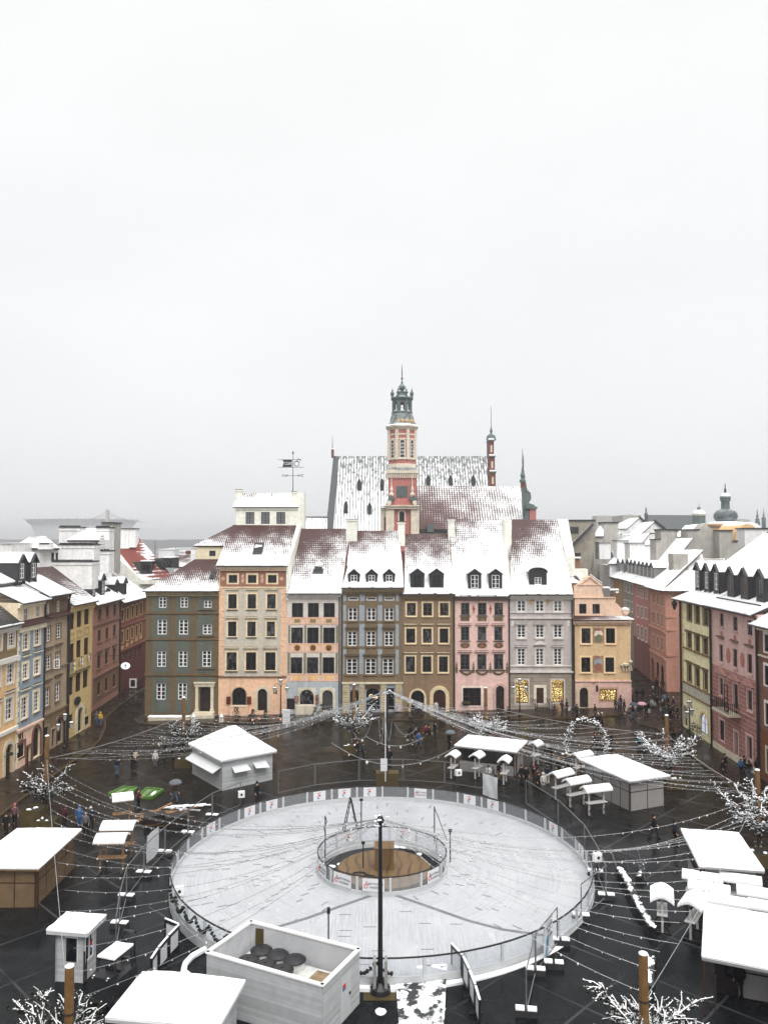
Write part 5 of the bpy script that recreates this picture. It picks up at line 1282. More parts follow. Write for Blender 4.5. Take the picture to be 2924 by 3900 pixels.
wallthing('gable_wall', 'tall dark grey firewall with a slanting strip of snow, right of the cream party wall', 'RB', [(205, 500), (205, 248), (412, 250), (412, 400), (250, 500)], 150, M('dark_render', rgb(150, 144, 132, 1), .9, .2, .8, .15, streak=.5), 6,
   roofs=[(((210, 445, -1.5), (250, 440, -1.2), (396, 285, -.3), (385, 270, -.2)), (1.2,) * 4, SR)], boxes=[('coping', 205, 244, 414, 254, GUTTER, -.2, 6.4), ('recess', 228, 296, 290, 345, GUTTER, -.08, .1)])
wallthing('rooftop_house', 'small grey rooftop house with a snowy mono pitch roof between two firewalls', 'RB', [(398, 480), (398, 360), (470, 360), (470, 480)], 158, stucco(150, 146, 138), 6, roofs=[(((400, 362, -.4), (470, 362, -.4), (470, 285, 4), (440, 290, 4)), (1.3,) * 4, SR)])
wallthing('chimney_block', 'broad grey beige chimney block standing among the snowy roofs on the right', 'RB', [(472, 480), (472, 264), (578, 266), (578, 480)], 160, GREYC, 4, cat='chimney', boxes=[('coping', 470, 260, 580, 270, GUTTER, -.2, 4.4)])
for lb, pts, Y, rf in (('white house with a snowy gable roof, the farther of two on the right', [(577, 500), (577, 308), (725, 232), (756, 262), (756, 500)], 178, ((572, 306, -.4), (640, 306, -.4), (728, 230, -.2), (660, 234, 5))),
      ('nearer white gabled house with a snowy roof and a slot window, on the right', [(660, 500), (660, 352), (735, 350), (836, 260), (906, 316), (906, 500)], 168, ((654, 354, -.5), (732, 354, -.5), (838, 258, -.2), (765, 262, 5)))):
 h = wallthing('gabled_house', lb, 'RB', pts, Y, WOUT, 8, 'house', roofs=[(rf, (1.4,) * 4, SR)])
 a, b, c = (h.q(*p) for p in (pts[-4 if Y == 168 else -3], pts[-2], pts[-1])) if False else (h.q(*pts[-3]), h.q(*pts[-2]), None)
 h.part('verge_board', MB().prism([(a[0], a[1]), (b[0] + .3, b[1] - .3), (b[0] + .3, b[1] + .35), (a[0], a[1] + .5)], -.35, .2), GUTTER)
 if Y == 168: bx(h, 'slot_window', 800, 340, 842, 347, DARKW, -.06, .1)
 else: bx(h, 'window', 592, 345, 606, 390, GREYW, -.06, .1)
for i, (x0, y0, x1, y1, Y) in enumerate(((440, 410, 522, 500, 150), (570, 396, 652, 500, 152), (660, 414, 768, 540, 140), (766, 430, 852, 515, 141))):
 h = bg('roof_chimney', ['white chimney stack, leftmost of four on the snowy street roofs', 'white chimney stack below the farther white gabled house', 'wide white chimney stack below the nearer white gabled house', 'white chimney stack just left of the mottled grey firewall'][i], 'RB', x0, x1, Y, 'chimney', 'white chimneys on the street roofs')
 bx(h, 'stack', x0, y0, x1, y1 + 30, WOUT, 0, 3); bx(h, 'cap', x0 - 3, y0 - 4, x1 + 3, y0 + 4, M('cap_render', rgb(150, 150, 150, .8), .8), -.2, 3.4)
wallthing('gable_wall', 'mottled grey concrete firewall with stepped top, left of the peach rooftop house', 'RB', [(850, 545), (850, 386), (885, 386), (885, 316), (1006, 316), (1000, 445), (940, 545)], 130, GREYC, 3, boxes=[('coping', 882, 312, 1008, 322, GUTTER, -.2, 3.4), ('coping', 847, 383, 886, 390, GUTTER, -.2, 3.4)])
h = wallthing('rooftop_house', 'peach rooftop house with a snow covered roof between two concrete firewalls', 'RB', [(985, 480), (985, 362), (1080, 362), (1080, 480)], 140, stucco(206, 156, 120), 8, roofs=[(((980, 366, -.6), (1085, 366, -.6), (1205, 270, 7), (1060, 286, 7)), (1.35,) * 4, SR)])
bx(h, 'window', 1002, 390, 1012, 425, DARKW, -.05, .1); bx(h, 'window', 1022, 390, 1034, 425, DARKW, -.05, .1)
wallthing('gable_wall', 'large mottled grey concrete gable firewall in front of the yellow dome tower', 'RB', [(1035, 525), (1035, 396), (1076, 392), (1076, 316), (1166, 316), (1206, 272), (1310, 362), (1310, 525)], 126, GREYC, 3, boxes=[('coping', 1072, 312, 1168, 320, GUTTER, -.2, 3.4), ('patch', 1036, 450, 1166, 520, M('pale_render_patch', rgb(176, 174, 168, .85), .9, .1, 1), -.06, .1)])
wallthing('chimney_block', 'tall flat topped grey concrete chimney block before the yellow dome tower', 'RB', [(1306, 525), (1306, 322), (1402, 322), (1402, 396), (1440, 400), (1440, 525)], 124, GREYC, 4, cat='chimney', boxes=[('coping', 1303, 318, 1406, 326, GUTTER, -.2, 4.4), ('coping', 1404, 394, 1444, 402, GUTTER, -.2, 4.4)])
wallthing('parapet_wall', 'white parapet wall with a dark coping at the right edge, before the ochre arched gable', 'RB', [(1490, 440), (1490, 308), (1680, 306), (1680, 440)], 128, WOUT, 3, 'wall', boxes=[('coping', 1486, 303, 1682, 312, GUTTER, -.2, 3.4)])
h = wallthing('large_roof', 'very large smooth snow covered roof behind the pale yellow house, at the right edge', 'RB', [(1290, 700), (1290, 600), (1700, 600), (1700, 700)], 104, GREYC, 4, 'roof', roofs=[(((1282, 592, -.5), (1512, 614, -.5), (1760, 420, 9), (1640, 334, 12)), (1.4,) * 4, SR), (((1505, 618, -1.2), (1760, 650, -1.2), (1760, 470, 6), (1700, 462, 6)), (1.4,) * 4, SR)])
h.roof([(1640, 336, 12), (1760, 345, 12), (1760, 330, 12.5), (1660, 330, 12.5)], (.0, .0, .0, .0), TILE, 'ridge_tiles', .1)
wallthing('gable_wall', 'snow topped low wall between the firewall and the pale yellow house', 'RB', [(1180, 640), (1180, 535), (1340, 530), (1340, 640)], 118, GREYC, 6, roofs=[(((1178, 560, -.4), (1345, 560, -.4), (1345, 526, 4), (1185, 526, 4)), (1.3,) * 4, SR)])
wallthing('rooftop_house', 'rusty brown walled block with a dark railing beside the cream party wall', 'RB', [(212, 640), (212, 520), (300, 525), (300, 640)], 120, stucco(140, 98, 62), 6, boxes=[('roof_snow', 208, 512, 306, 524, SNOW, -.4, 6.6), ('railing', 212, 485, 305, 512, GUTTER, -.3, .1)])
for i, (x0, y0, x1, y1, x2, y2, Y) in enumerate(((212, 500, 500, 600, 545, 405, 165), (500, 545, 860, 560, 900, 450, 150), (860, 560, 985, 560, 985, 490, 122))):
 h = bg('snowy_roof', ['long snow covered street roof, farthest right of the party wall', 'snow covered street roof above the middle row of dormers', 'snow covered roof patch below the stepped concrete firewall'][i], 'RB', x0, x1, Y, 'roof')
 h.roof([(x0, y1, 0), (x1, y1, 0), (x2, y2, 9), (x0 + 110, y2, 9)], (1.35,) * 4, SR, 'roof', .3); h.part('wall', MB().box(.5, h.L, .5, 9, 0, h.q(x0, y1)[1] - .4), WOUT)
def lathething(name, label, zoom, x, Y, cat, parts, n=12, a0=0.0):
 h = bg(name, label, zoom, x - 10, x + 10, Y, cat); c = h.q(x, 0)[0]; mm = (h.q(x + 10, 0)[0] - h.q(x, 0)[0]) / 10
 for pn, prof, mat in parts: h.part(pn, MB().lathe([(max(.02, r * mm), h.q(x, y)[1]) for r, y in prof], c, 0, n, a0), mat, None, n > 8)
 return h
OCH = stucco(214, 164, 96)
lathething('dome_tower', 'yellow church tower with a bulbous dark copper dome and lantern, upper right', 'RB', 1348, 255, 'tower', [
 ('shaft', [(118, 900), (118, 285)], OCH), ('cornice', [(124, 300), (136, 284), (136, 276)], OCH), ('cornice_snow', [(136, 277), (110, 262), (60, 258)], SNOW),
 ('dome', [(50, 262), (72, 250), (82, 228), (80, 205), (66, 185), (44, 174), (30, 170)], M('dome_copper', rgb(110, 124, 128, .7), .4, .5, .5, .4)), ('dome_snow', [(76, 199), (64, 183), (46, 173), (32, 169)], PATCHY),
 ('lantern', [(32, 172), (30, 165), (28, 112), (36, 106), (38, 98)], VERD), ('upper_onion', [(30, 100), (38, 88), (36, 78), (24, 62), (12, 50), (6, 46)], VERD), ('upper_snow', [(37.5, 82), (30, 67), (16, 53)], SNOW), ('spire', [(6, 50), (9, 36), (7, 22), (3, 14), (4, 4), (1, -22)], GUTTER)], 16)
h = bg('arched_gable', 'ochre semicircular church gable at the right edge behind the white parapet', 'RB', 1425, 1600, 235, 'gable')
h.part('wall', MB().prism([h.q(1510 + 82 * cos(pi * i / 14), 375 - 100 * sin(pi * i / 14)) for i in range(15)] + [(h.q(1428, 1)[0], 0), (h.q(1592, 1)[0], 0)][::1], 0, 14), OCH)
h.part('roof_snow', MB().prism([h.q(1540 + 90 * cos(pi * i / 14), 345 - 84 * sin(pi * i / 14)) for i in range(15)], .5, 15), SNOW)
lathething('spire', 'small dark spire with orbs right of the yellow dome tower', 'RB', 1577, 300, 'spire', [('spire', [(18, 300), (18, 262), (12, 255), (16, 245), (6, 232), (9, 218), (3, 205), (4, 195), (1, 165)], VERD)])
lathething('spire', 'pale hazy church spire farthest right on the skyline', 'RB', 1623, 620, 'spire', [('spire', [(14, 420), (14, 240), (18, 236), (8, 225), (6, 205), (3, 195), (1, 160)], VERD)])
h = bg('far_church', 'hazy green copper church roof streaked with snow on the skyline, right of centre', 'RB', 770, 1120, 330, 'church')
h.part('wall', MB().box(0, h.L, .5, 20, 0, h.q(900, 318)[1]), WOUT); h.roof([(772, 322, 0), (1118, 322, 0), (1112, 212, 10), (790, 210, 10)], (.9, .3, .05, .3), LEAD)
lathething('spire', 'small slim turret spire at the left end of the hazy green roof', 'RB', 775, 329, 'spire', [('spire', [(12, 420), (12, 212), (16, 207), (9, 198), (5, 180), (7, 170), (2, 160), (1, 140)], VERD)])
lathething('dome_tower', 'small domed octagonal tower with arched windows at the right end of the hazy green roof', 'RB', 1156, 326, 'tower', [('drum', [(44, 420), (44, 212)], VERD), ('cornice', [(48, 216), (50, 204)], CRM), ('dome', [(46, 206), (44, 192), (30, 178), (14, 173)], SNOW), ('lantern', [(12, 174), (12, 160), (15, 158), (3, 152), (1, 130)], VERD)], 8, pi / 8)
for x0, y0, x1, y1, Y, lb in ((422, 216, 541, 300, 900, 'pale hazy office block on the skyline above the dark firewall'), (1460, 243, 1530, 300, 800, 'pale hazy flat topped block right of the dome tower'), (612, 212, 742, 300, 420, 'hazy white flat roofed building behind the gabled houses')):
 h = bg('distant_building', lb, 'RB', x0, x1, Y); bx(h, 'wall', x0, y0, x1, y1 + 200, GREYC, 0, 20); bx(h, 'roof_plant', x0 + (x1 - x0) * .3, y0 - 4, x0 + (x1 - x0) * .5, y0, GREYC, 2, 8)

h = wallthing('rooftop_house', 'white rooftop house with four dark windows and a snowy hipped roof, far left', 'LB', [(90, 560), (90, 434), (345, 434), (410, 434), (410, 560)], 106, WOUT, 8, 'house',
 roofs=[(((84, 434, -.5), (416, 434, -.5), (318, 352, 4), (215, 352, 4)), (1.1, 1.1, .9, .7), TILE2)])
for x0, x1, y0 in ((118, 163, 475), (203, 249, 475), (360, 378, 470), (390, 406, 470)): bx(h, 'window', x0, y0, x1, 535, DARKW, -.06, .1)
bx(h, 'chimney', 264, 404, 354, 446, WOUT, -1.5, 1.2); bx(h, 'chimney_cap', 274, 400, 343, 408, GUTTER, -1.6, 1.4)
def crenel(h, x0, x1, y, n, off=0, dep=2):
 for i in range(n):
  x = x0 + (x1 - x0) * (i + .5) / n; bx(h, 'chimney_pot', x - 4, y - 8, x + 4, y, GUTTER, off + .3, .5)
for nm, lb, x0, y0, x1, y1, Y, n in (('parapet_wall', 'long white parapet wall with a row of black chimney pots, upper of two', 412, 412, 660, 640, 107, 14),
        ('parapet_wall', 'long white parapet wall with black chimney pots, lower of two above the mustard house', 368, 530, 645, 725, 99, 13),
        ('chimney_block', 'white chimney block with black pots, farthest left of the red snowy roof', 414, 290, 562, 420, 120, 8),
        ('chimney_block', 'white firewall chimney with an iron ladder rail, in front of the red snowy roof', 672, 292, 766, 460, 122, 6),
        ('parapet_wall', 'tall plain white firewall below the ladder chimney', 640, 455, 764, 612, 113, 6)):
 h = bg(nm, lb, 'LB', x0, x1, Y, 'wall' if nm[0] == 'p' else 'chimney')
 bx(h, 'wall', x0, y0, x1, y1, WOUT, 0, 2.2); bx(h, 'coping', x0 - 3, y0 - 4, x1 + 3, y0 + 4, GUTTER, -.15, 2.5); bx(h, 'cornice', x0 - 2, y0 + 18, x1 + 2, y0 + 24, WOUT, -.12, 2.4); crenel(h, x0, x1, y0 - 4, n)
 if 'ladder' in lb:
  for k in range(5): bx(h, 'rung', 704, 352 + k * 20, 728, 355 + k * 20, GUTTER, -.2, .1)
wallthing('rooftop_house', 'small white attic with a snowy pyramid roof between white chimney blocks', 'LB', [(476, 440), (476, 378), (690, 378), (690, 440)], 116, WOUT, 6, 'house', roofs=[(((468, 378, -.4), (698, 378, -.4), (612, 310, 4), (590, 310, 4)), (1.2, 1.2, .9, .9), TILE2)], boxes=[('window', 668, 395, 682, 435, DARKW, -.06, .1)])
h = bg('red_roof_house', 'cream gabled house with a big snow striped red roof, left of the green house', 'LB', 590, 1200, 142, 'house')
h.part('wall', MB().prism([h.q(1000, 664), h.q(590, 294), (h.q(590, 1)[0], 0), (h.q(1190, 1)[0], 0), h.q(1190, 664)], 0, 10), stucco(222, 214, 190))
h.roof([(996, 664, -.4), (1215, 640, -.4), (957, 342, 8), (588, 288, 8)], (1.05, 1.05, .75, -.05), roofmat('red_tiles_striped', rgb(150, 66, 52, .6), pu=9, pv=1.15, kp=.75, ns=.3), nu=14, nv=14)
bx(h, 'cornice', 975, 662, 1130, 690, stucco(222, 214, 190), -.7, 2)
for x0, x1, yb in ((820, 904, 440), (906, 951, 432)): bx(h, 'chimney', x0, 302, x1, yb, WOUT, 4.5, 2); bx(h, 'chimney_cap', x0 - 2, 297, x1 + 2, 303, GUTTER, 4.3, 2.4)
for x0, x1, y0, y1 in ((985, 1064, 535, 615), (1140, 1208, 510, 575)):
 r = h.R(x0, y0, x1, y1, .3); d = h.part('dormer', MB().box(r[0], r[1], .3, 5, r[2], r[3]).vprism([(r[0] - 2.2, 2.5), (r[0], .3), (r[0], 5), (r[0] - 2.2, 5)], r[3] - 1.6, r[3]), SLATE)
 for k in range(3): u = r[0] + (r[1] - r[0]) * (k + .5) / 3; MB().plate(rect(u - .42, u + .42, r[2] + .35, r[3] - .3), [rect(u - .27, u + .27, r[2] + .5, r[3] - .45)], .2, .3).obj('dormer_frame', GREYW, d); MB().box(u - .28, u + .28, .26, .3, r[2] + .45, r[3] - .4).obj('dormer_pane', GLASS, d)
 MB().box(r[0] - .2, r[1] + .2, .1, 5, r[3], r[3] + .12).obj('dormer_roof', SLATE, d); MB().box(r[0] - .1, r[1] + .1, .5, 5, r[3] + .12, r[3] + .3).obj('dormer_snow', SNOW, d)
wallthing('rooftop_house', 'dark lead coloured roof box behind the ladder chimney', 'LB', [(712, 300), (712, 258), (792, 258), (792, 300)], 132, GREYC, 4, boxes=[('coping', 708, 254, 796, 262, GUTTER, -.3, 4.6)])
h = wallthing('rooftop_house', 'small far house with a red and white striped roof left of the cream attic', 'LB', [(1220, 600), (1220, 560), (1350, 560), (1350, 600)], 165, WOUT, 6, 'house', roofs=[(((1215, 566, -.3), (1352, 566, -.3), (1340, 486, 5), (1228, 488, 5)), (1.0, .9, .6, .1), TILE)])
bx(h, 'chimney', 1340, 452, 1372, 530, WOUT, 1, 2); bx(h, 'brick_chimney', 1302, 456, 1326, 482, BRICK, 4, 1.5)
for i, (x0, y0, x1, Y) in enumerate(((1112, 448, 1222, 230), (1180, 440, 1340, 320), (1260, 462, 1312, 210), (0, 404, 84, 100))):
 h = bg('distant_building', ['low white flat roofed building beyond the red snowy roof', 'farther hazy white building beyond the red snowy roof', 'small white roof block left of the cream attic', 'white parapet block at the far left edge', 'dark eaves corner at the very left edge of the skyline'][i], 'LB', x0, x1, Y)
 bx(h, 'wall', x0, y0, x1, y0 + 90, WOUT if i != 4 else GUTTER, 0, 6); bx(h, 'roof_snow', x0 - 1, y0 - 4, x1 + 1, y0, SNOW, -.2, 6.4)
for x, y, Y, lb in ((1088, 385, 420, 'thin mast on the hazy skyline beyond the red snowy roof'), (1234, 430, 300, 'small pole on the hazy skyline left of the cream attic')):
 p = P(*cv('LB', x, y), Y); e = empty('mast', (p.x, p.y, 0), 0, lb, 'mast'); MB().tube([(0, 0, 0), (0, 0, p.z)], .35, 5, .15).obj('shaft', GUTTER, e); MB().box(-1, 1, -1, 1, 0, 2).obj('footing', GREYC, e)
c = P(*cv('LB', 510, 290), 2950)
e = empty('stadium', (c.x, c.y + 100, 0), 0, 'huge faint stadium bowl with slanting masts, almost lost in the mist', 'stadium')
Rx = 345 * .3078 / 1700 * 2950
zs_ = lambda y: P(*cv('LB', 510, y), 2950).z
MB().lathe([(Rx * .86, 0), (Rx * 1.02, zs_(280)), (Rx * 1.14, zs_(235)), (Rx * 1.05, zs_(250))], 0, 0, 40, 0, 1, .8).obj('bowl', M('misted_stadium_mesh', (.8, .8, .82, 1), .8), e)  # bowl colour paled towards the horizon tone, part of the mist painted in
for i in range(24):
 a = pi + pi * i / 23; k = 1.16; x, y = Rx * cos(a), Rx * .8 * sin(a)
 MB().tube([(x * 1.0, y * 1.0, zs_(282)), (x * 1.2, y * 1.2, zs_(222))], 1.1, 4).obj('roof_mast', M('misted_stadium_steel', (.66, .67, .68, 1), .6), e)  # steel paled likewise, mist fading put into its colour
MB().tube([(0, 0, 10), (0, 0, zs_(180))], 1.6, 5, .6).obj('central_needle', M('misted_stadium_steel', 0), e)
p = P(*cv('LB', 755, 168), 1300); e = empty('pylon', (p.x, p.y, 0), 0, 'pale grey concrete pylon with thin stays rising in the mist', 'pylon')
w_ = 10 * .3078 / 1700 * 1300
MB().box(-w_, w_, -w_, w_, 0, p.z).obj('shaft', GREYC, e)
for k in range(5): MB().tube([(0, 0, p.z - 2 - k * 2.5), (35 + k * 9, 0, p.z - 22)], .25, 4).obj('stay', GREYC, e); MB().tube([(0, 0, p.z - 2 - k * 2.5), (-35 - k * 9, 0, p.z - 22)], .25, 4).obj('stay', GREYC, e)
m = MB(); xs_ = [-1240 + i * 32 for i in range(62)]
top = [P(829, 1160, 2000).z - 6 + 3 * mnoise.noise((x * .02, 0, 1)) + 2 * mnoise.noise((x * .09, 2, 1)) for x in xs_]
m.prism([(x, z) for x, z in zip(xs_, top)] + [(xs_[-1], -4), (xs_[0], -4)], 2000, 2040)
tag(m.obj('far_woods', M('bare_wood', (.05, .055, .05, 1), .9)), 'grey line of far woods along the river bank, faded by mist', 'woods', None, 'stuff')
# ------------------------------------------------------------------ the ice rink
RC_ = Vector((-.13, 53.0, 0)); RO, RI, ZI = 13.55, 4.25, .30
def icemat():
 t = NT('ice'); o = t.obj(); sp = t.add('ShaderNodeSeparateXYZ', {0: o}).outputs
 r = t.math('SQRT', t.math('ADD', t.math('MULTIPLY', sp[0], sp[0]), t.math('MULTIPLY', sp[1], sp[1])))
 th = t.math('ARCTAN2', sp[1], sp[0])
 pol = t.add('ShaderNodeCombineXYZ', {0: t.math('MULTIPLY', r, 13.0), 1: t.math('MULTIPLY', th, 2.6), 2: 0.0}).outputs[0]
 sct = t.add('ShaderNodeCombineXYZ', {0: t.math('MULTIPLY', sp[0], 11.0), 1: t.math('MULTIPLY', sp[1], .5), 2: 0.0}).outputs[0]
 front = t.ramp(t.math('ADD', t.math('ABSOLUTE', sp[0]), t.math('MULTIPLY', t.math('ADD', sp[1], 4.6), 1.5)), .0, .1)   # 0 inside the front sector
 st_ = t.mix(front, t.add('ShaderNodeTexNoise', {'Vector': sct, 'Scale': 1.0, 'Detail': 3.0}).outputs[1], t.add('ShaderNodeTexNoise', {'Vector': pol, 'Scale': 1.0, 'Detail': 3.0}).outputs[1])
 stv = t.add('ShaderNodeSeparateColor', {0: st_}).outputs[0]
 rings = t.math('ABSOLUTE', t.math('SINE', t.math('MULTIPLY', r, 21.0)))
 stripes = t.math('ABSOLUTE', t.math('SINE', t.math('MULTIPLY', sp[0], 15.0)))
 ln = t.add('ShaderNodeMix', {0: front, 2: stripes, 3: rings}, data_type='FLOAT').outputs[0]
 n = t.noise(o, .35, 5, .6); n2 = t.noise(o, 2.2, 4, .6)
 k = t.ramp(t.noise(o, .16, 2), .4, .62)
 c = t.mix(t.ramp(stv, .35, .68), (.31, .32, .335, 1), (.41, .42, .44, 1))
 c = t.mix(t.math('MULTIPLY', t.ramp(ln, .35, .0), t.math('MULTIPLY', k, .45)), c, (.2, .21, .23, 1))
 c = t.mix(t.ramp(n, .45, .68, 0, .5), c, (.44, .45, .465, 1))
 c = t.mix(t.ramp(n2, .62, .72, 0, .45), c, (.56, .57, .58, 1))
 bk = t.ramp(t.math('ADD', sp[1], t.math('MULTIPLY', t.math('SUBTRACT', n2, .5), 6)), 3.0, 8.0)      # wetter, greyer far half
 c = t.mix(t.math('MULTIPLY', bk, t.ramp(t.noise(t.map(o, (.5, 1.6, 1)), 1.3, 4), .35, .65, .1, .6)), c, (.29, .30, .32, 1))
 t.set(col=c, rough=t.ramp(n, .3, .7, .14, .42), spec=.4)
 return t.m
ICE = icemat()
def ring(name, r0, r1, z0, z1, mat, parent, n=96, a0=0, a1=2 * pi, zlo=None):
 m = MB(); full = abs(a1 - a0 - 2 * pi) < 1e-4; k = n if full else n + 1
 V = []
 for i in range(k):
  a = a0 + (a1 - a0) * i / n; c, s = cos(a), sin(a)
  zl = z0 if zlo is None else zlo(r1 * c, r1 * s)
  V += [(r0 * c, r0 * s, zl), (r1 * c, r1 * s, zl), (r1 * c, r1 * s, z1), (r0 * c, r0 * s, z1)]
 Fc = []
 for i in range(n):
  a, b = 4 * i, 4 * ((i + 1) % k)
  for j in range(4): Fc.append((a + j, b + j, b + (j + 1) % 4, a + (j + 1) % 4))
 m._add(V, Fc); return m.obj(name, mat, parent, False)
rk_ = empty('ice_rink', RC_, 0, 'ring shaped ice rink of snowy grey ice filling the middle of the square', 'ice rink')
ring('ice', RI, RO, ZI - .1, ZI, ICE, rk_, 128)
ring('rink_base', RO - .02, RO + .08, 0, ZI - .02, M('white_skirt', (.42, .43, .44, 1), .6, .15, 1.5), rk_, 96, zlo=lambda x, y: gz(x + RC_.x) - .02)
ring('rink_inner_base', RI - .1, RI, -.1, ZI - .01, WPAN, rk_, 64)
GREYJ = M('dark_joint', (.16, .165, .175, 1), .5, .2, 6)
m = MB(); z = ZI + .004; rr_ = random.Random(3)
for k in range(22):
 for j in range(12):
  a = 2 * pi * (k + .5 * (j % 2)) / 22 + j * .075 * (1 if k < 11 else -1); r = 4.9 + j * .68 + rr_.uniform(-.1, .1)
  if abs(r * cos(a)) < -(r * sin(a) + 4.4) * 1.5 or rr_.random() < .3: continue
  L_ = rr_.uniform(.2, .36); w_ = rr_.uniform(.03, .055); t_ = Vector((-sin(a), cos(a), 0)); n_ = Vector((cos(a), sin(a), 0)); c = n_ * r
  m.ngon([tuple(c + n_ * L_ * i + t_ * w_ * jj)[:2] + (z,) for i, jj in ((-1, -1), (1, -1), (1, 1), (-1, 1))])
for k in range(14):
 x, y = rr_.uniform(-5, 5), -rr_.uniform(6, 12)
 if abs(x) < -(y + 4.6) * 1.4: m.ngon([(x - .35, y - .04, z), (x + .35, y - .04, z), (x + .35, y + .04, z), (x - .35, y + .04, z)])
m.obj('joint_slots', GREYJ, rk_)['kind'] = 'stuff'
for p in (((818, 1929), (745, 1956), (660, 1988), (590, 2010)), ((840, 1929), (905, 1950), (1010, 1985), (1085, 2003), (1185, 2015))):
 pts = [G(x, y, ZI) - RC_ for x, y in p]; m = MB()
 for a, b in zip(pts, pts[1:]):
  d = (b - a); d.z = 0; nn = Vector((-d.y, d.x, 0)).normalized() * .13
  m.ngon([(q.x, q.y, ZI + .008) for q in (a - nn, b - nn, b + nn, a + nn)])
 m.obj('seam_strip', GREYJ, rk_)
CLEAR = NT('clear_acrylic')
_tr = CLEAR.add('ShaderNodeBsdfTransparent', {0: (.96, .97, .98, 1)}); _mx = CLEAR.add('ShaderNodeMixShader', {0: .14}); CLEAR.set(col=(.55, .57, .6, 1), rough=.15, spec=.5)
CLEAR.l.new(_tr.outputs[0], _mx.inputs[1]); CLEAR.l.new(CLEAR.b.outputs[0], _mx.inputs[2]); CLEAR.l.new(_mx.outputs[0], CLEAR.n['Material Output'].inputs[0]); CLEAR = CLEAR.m
RAIL = M('black_rail', (.015, .013, .013, 1), .5, .1, 5); ADW = M('white_board', (.58, .585, .6, 1), .45, .03, 3)
INK = M('grey_ink', (.12, .12, .14, 1), .6); INKR = M('red_ink', rgb(190, 50, 44), .6); INKB = M('blue_ink', rgb(60, 130, 160), .6); INKP = M('violet_ink', rgb(84, 76, 110), .6)
def barrier(name, label, R_, n, out, ads, hgt=1.1):
 b = empty(name, RC_ + Vector((0, 0, ZI)), 0, label, 'rink barrier')
 ring('kickboard', R_ - .04, R_ + .04, -.05, .24, WPAN, b, 96)
 ring('handrail', R_ - .035, R_ + .035, hgt, hgt + .06, RAIL, b, 96)
 for i in range(n):
  a = 2 * pi * i / n; t_ = Vector((-sin(a), cos(a), 0)); n_ = Vector((cos(a), sin(a), 0))
  m = MB(); m.obox(n_ * R_ + Vector((0, 0, hgt / 2 - .02)), t_, .07, .06, hgt / 2 + .02, up=(0, 0, 1)); m.obj('post', WPAN, b)
  a0, a1 = a + .075 / R_, a + 2 * pi / n - .075 / R_
  ring('clear_panel', R_ - .012, R_ + .012, .24, hgt, CLEAR, b, 3, a0, a1)
  if i in ads:
   am = (a0 + a1) / 2; sgn = 1 if out else -1
   w = ads[i][0]; hw = w / 2
   nn = Vector((cos(am), sin(am), 0)); tt = Vector((-sin(am), cos(am), 0))
   face = ads[i][2]
   ctr = nn * (R_ + .05 * face)
   m = MB(); m.obox(ctr + Vector((0, 0, .66)), tt, hw, .012, .38); ad = m.obj('advert_board', ADW, b)
   f_ = nn * face
   rot = (pi / 2, 0, atan2(f_.y, f_.x) + pi / 2)
   xax = Vector((cos(rot[2]), sin(rot[2]), 0))
   if ads[i][1] == 'text':
    textmesh('ARTYWNIA', .19, INK, ad, ctr + f_ * .03 + xax * .13 + Vector((0, 0, .68)), rot, 'lettering', .003)
    textmesh('MARZENIA', .15, INK, ad, ctr + f_ * .03 + xax * .13 + Vector((0, 0, .48)), rot, 'lettering', .003)
    c = ctr + f_ * .028 - xax * hw * .68 + Vector((0, 0, .6))
    MB().tube([c + xax * .11 * cos(k * .6) + Vector((0, 0, .12 * sin(k * .6))) for k in range(11)], .02, 4).tube([c + Vector((0, 0, .12)), c + xax * .06 + Vector((0, 0, .3))], .02, 4).obj('emblem', INKR, ad)
   else:
    c = ctr + f_ * .028 + Vector((0, 0, .66))
    def mk(nm, pts, mt): MB()._add([c + xax * u + Vector((0, 0, v)) + f_ * .004 for u, v in pts], [list(range(len(pts)))]).obj(nm, mt, ad)
    mk('emblem_heart', [(.0, -.06), (.1, .06), (.05, .14), (-.02, .1), (-.1, .12), (-.1, .03)], INKR)
    mk('emblem_tail', [(-.14, -.02), (-.06, -.14), (-.02, -.28), (-.12, -.22), (-.2, -.08)], INKB)
    mk('emblem_line', [(-.18, .19), (.14, .25), (.14, .29), (-.18, .23)], INKR)
 return b
n_o = 40
def idx(ax): return int(((ax % 360) / 360) * n_o)
ads = {}
for deg, kind in ((46, 'mark'), (62, 'mark'), (78, 'text'), (93, 'mark'), (101, 'mark'), (113, 'mark'), (128, 'mark'), (141, 'mark'), (157, 'mark'), (24, 'mark'), (8, 'mark')):
 ads[idx(deg)] = (1.05, kind, -1)
barrier('outer_rink_barrier', 'outer rink barrier of clear panels, white posts, logo boards and a black handrail', RO, n_o, True, ads)
barrier('inner_rink_barrier', 'small inner rink barrier of clear panels around the round brown island', RI, 13, False,
  {7: (1.15, 'text', 1), 8: (1.35, 'text', 1), 9: (1.35, 'text', 1), 11: (1.15, 'text', 1), 2: (1.1, 'mark', -1), 4: (1.1, 'mark', -1)})
def pol(a, r, z=0): return RC_ + Vector((cos(radians(a)) * r, sin(radians(a)) * r, z))
PINE = M('dark_pine', (.012, .018, .012, 1), .8, .3, 8)
def garland(name, label, a0, a1, waves, r):
 m = MB(); n = int(abs(a1 - a0) * 1.6)
 for i in range(n):
  f = i / (n - 1); p = pol(a0 + (a1 - a0) * f, r, ZI + 1.0 - .55 * abs(sin(f * pi * waves)))
  m.blob(p, .11, 1, 1, .35)
 tag(m.obj(name, PINE), label, 'garland')
garland('pine_garland', 'dark pine garland looped in waves along the left front of the rink barrier', 196, 240, 7, RO + .1)
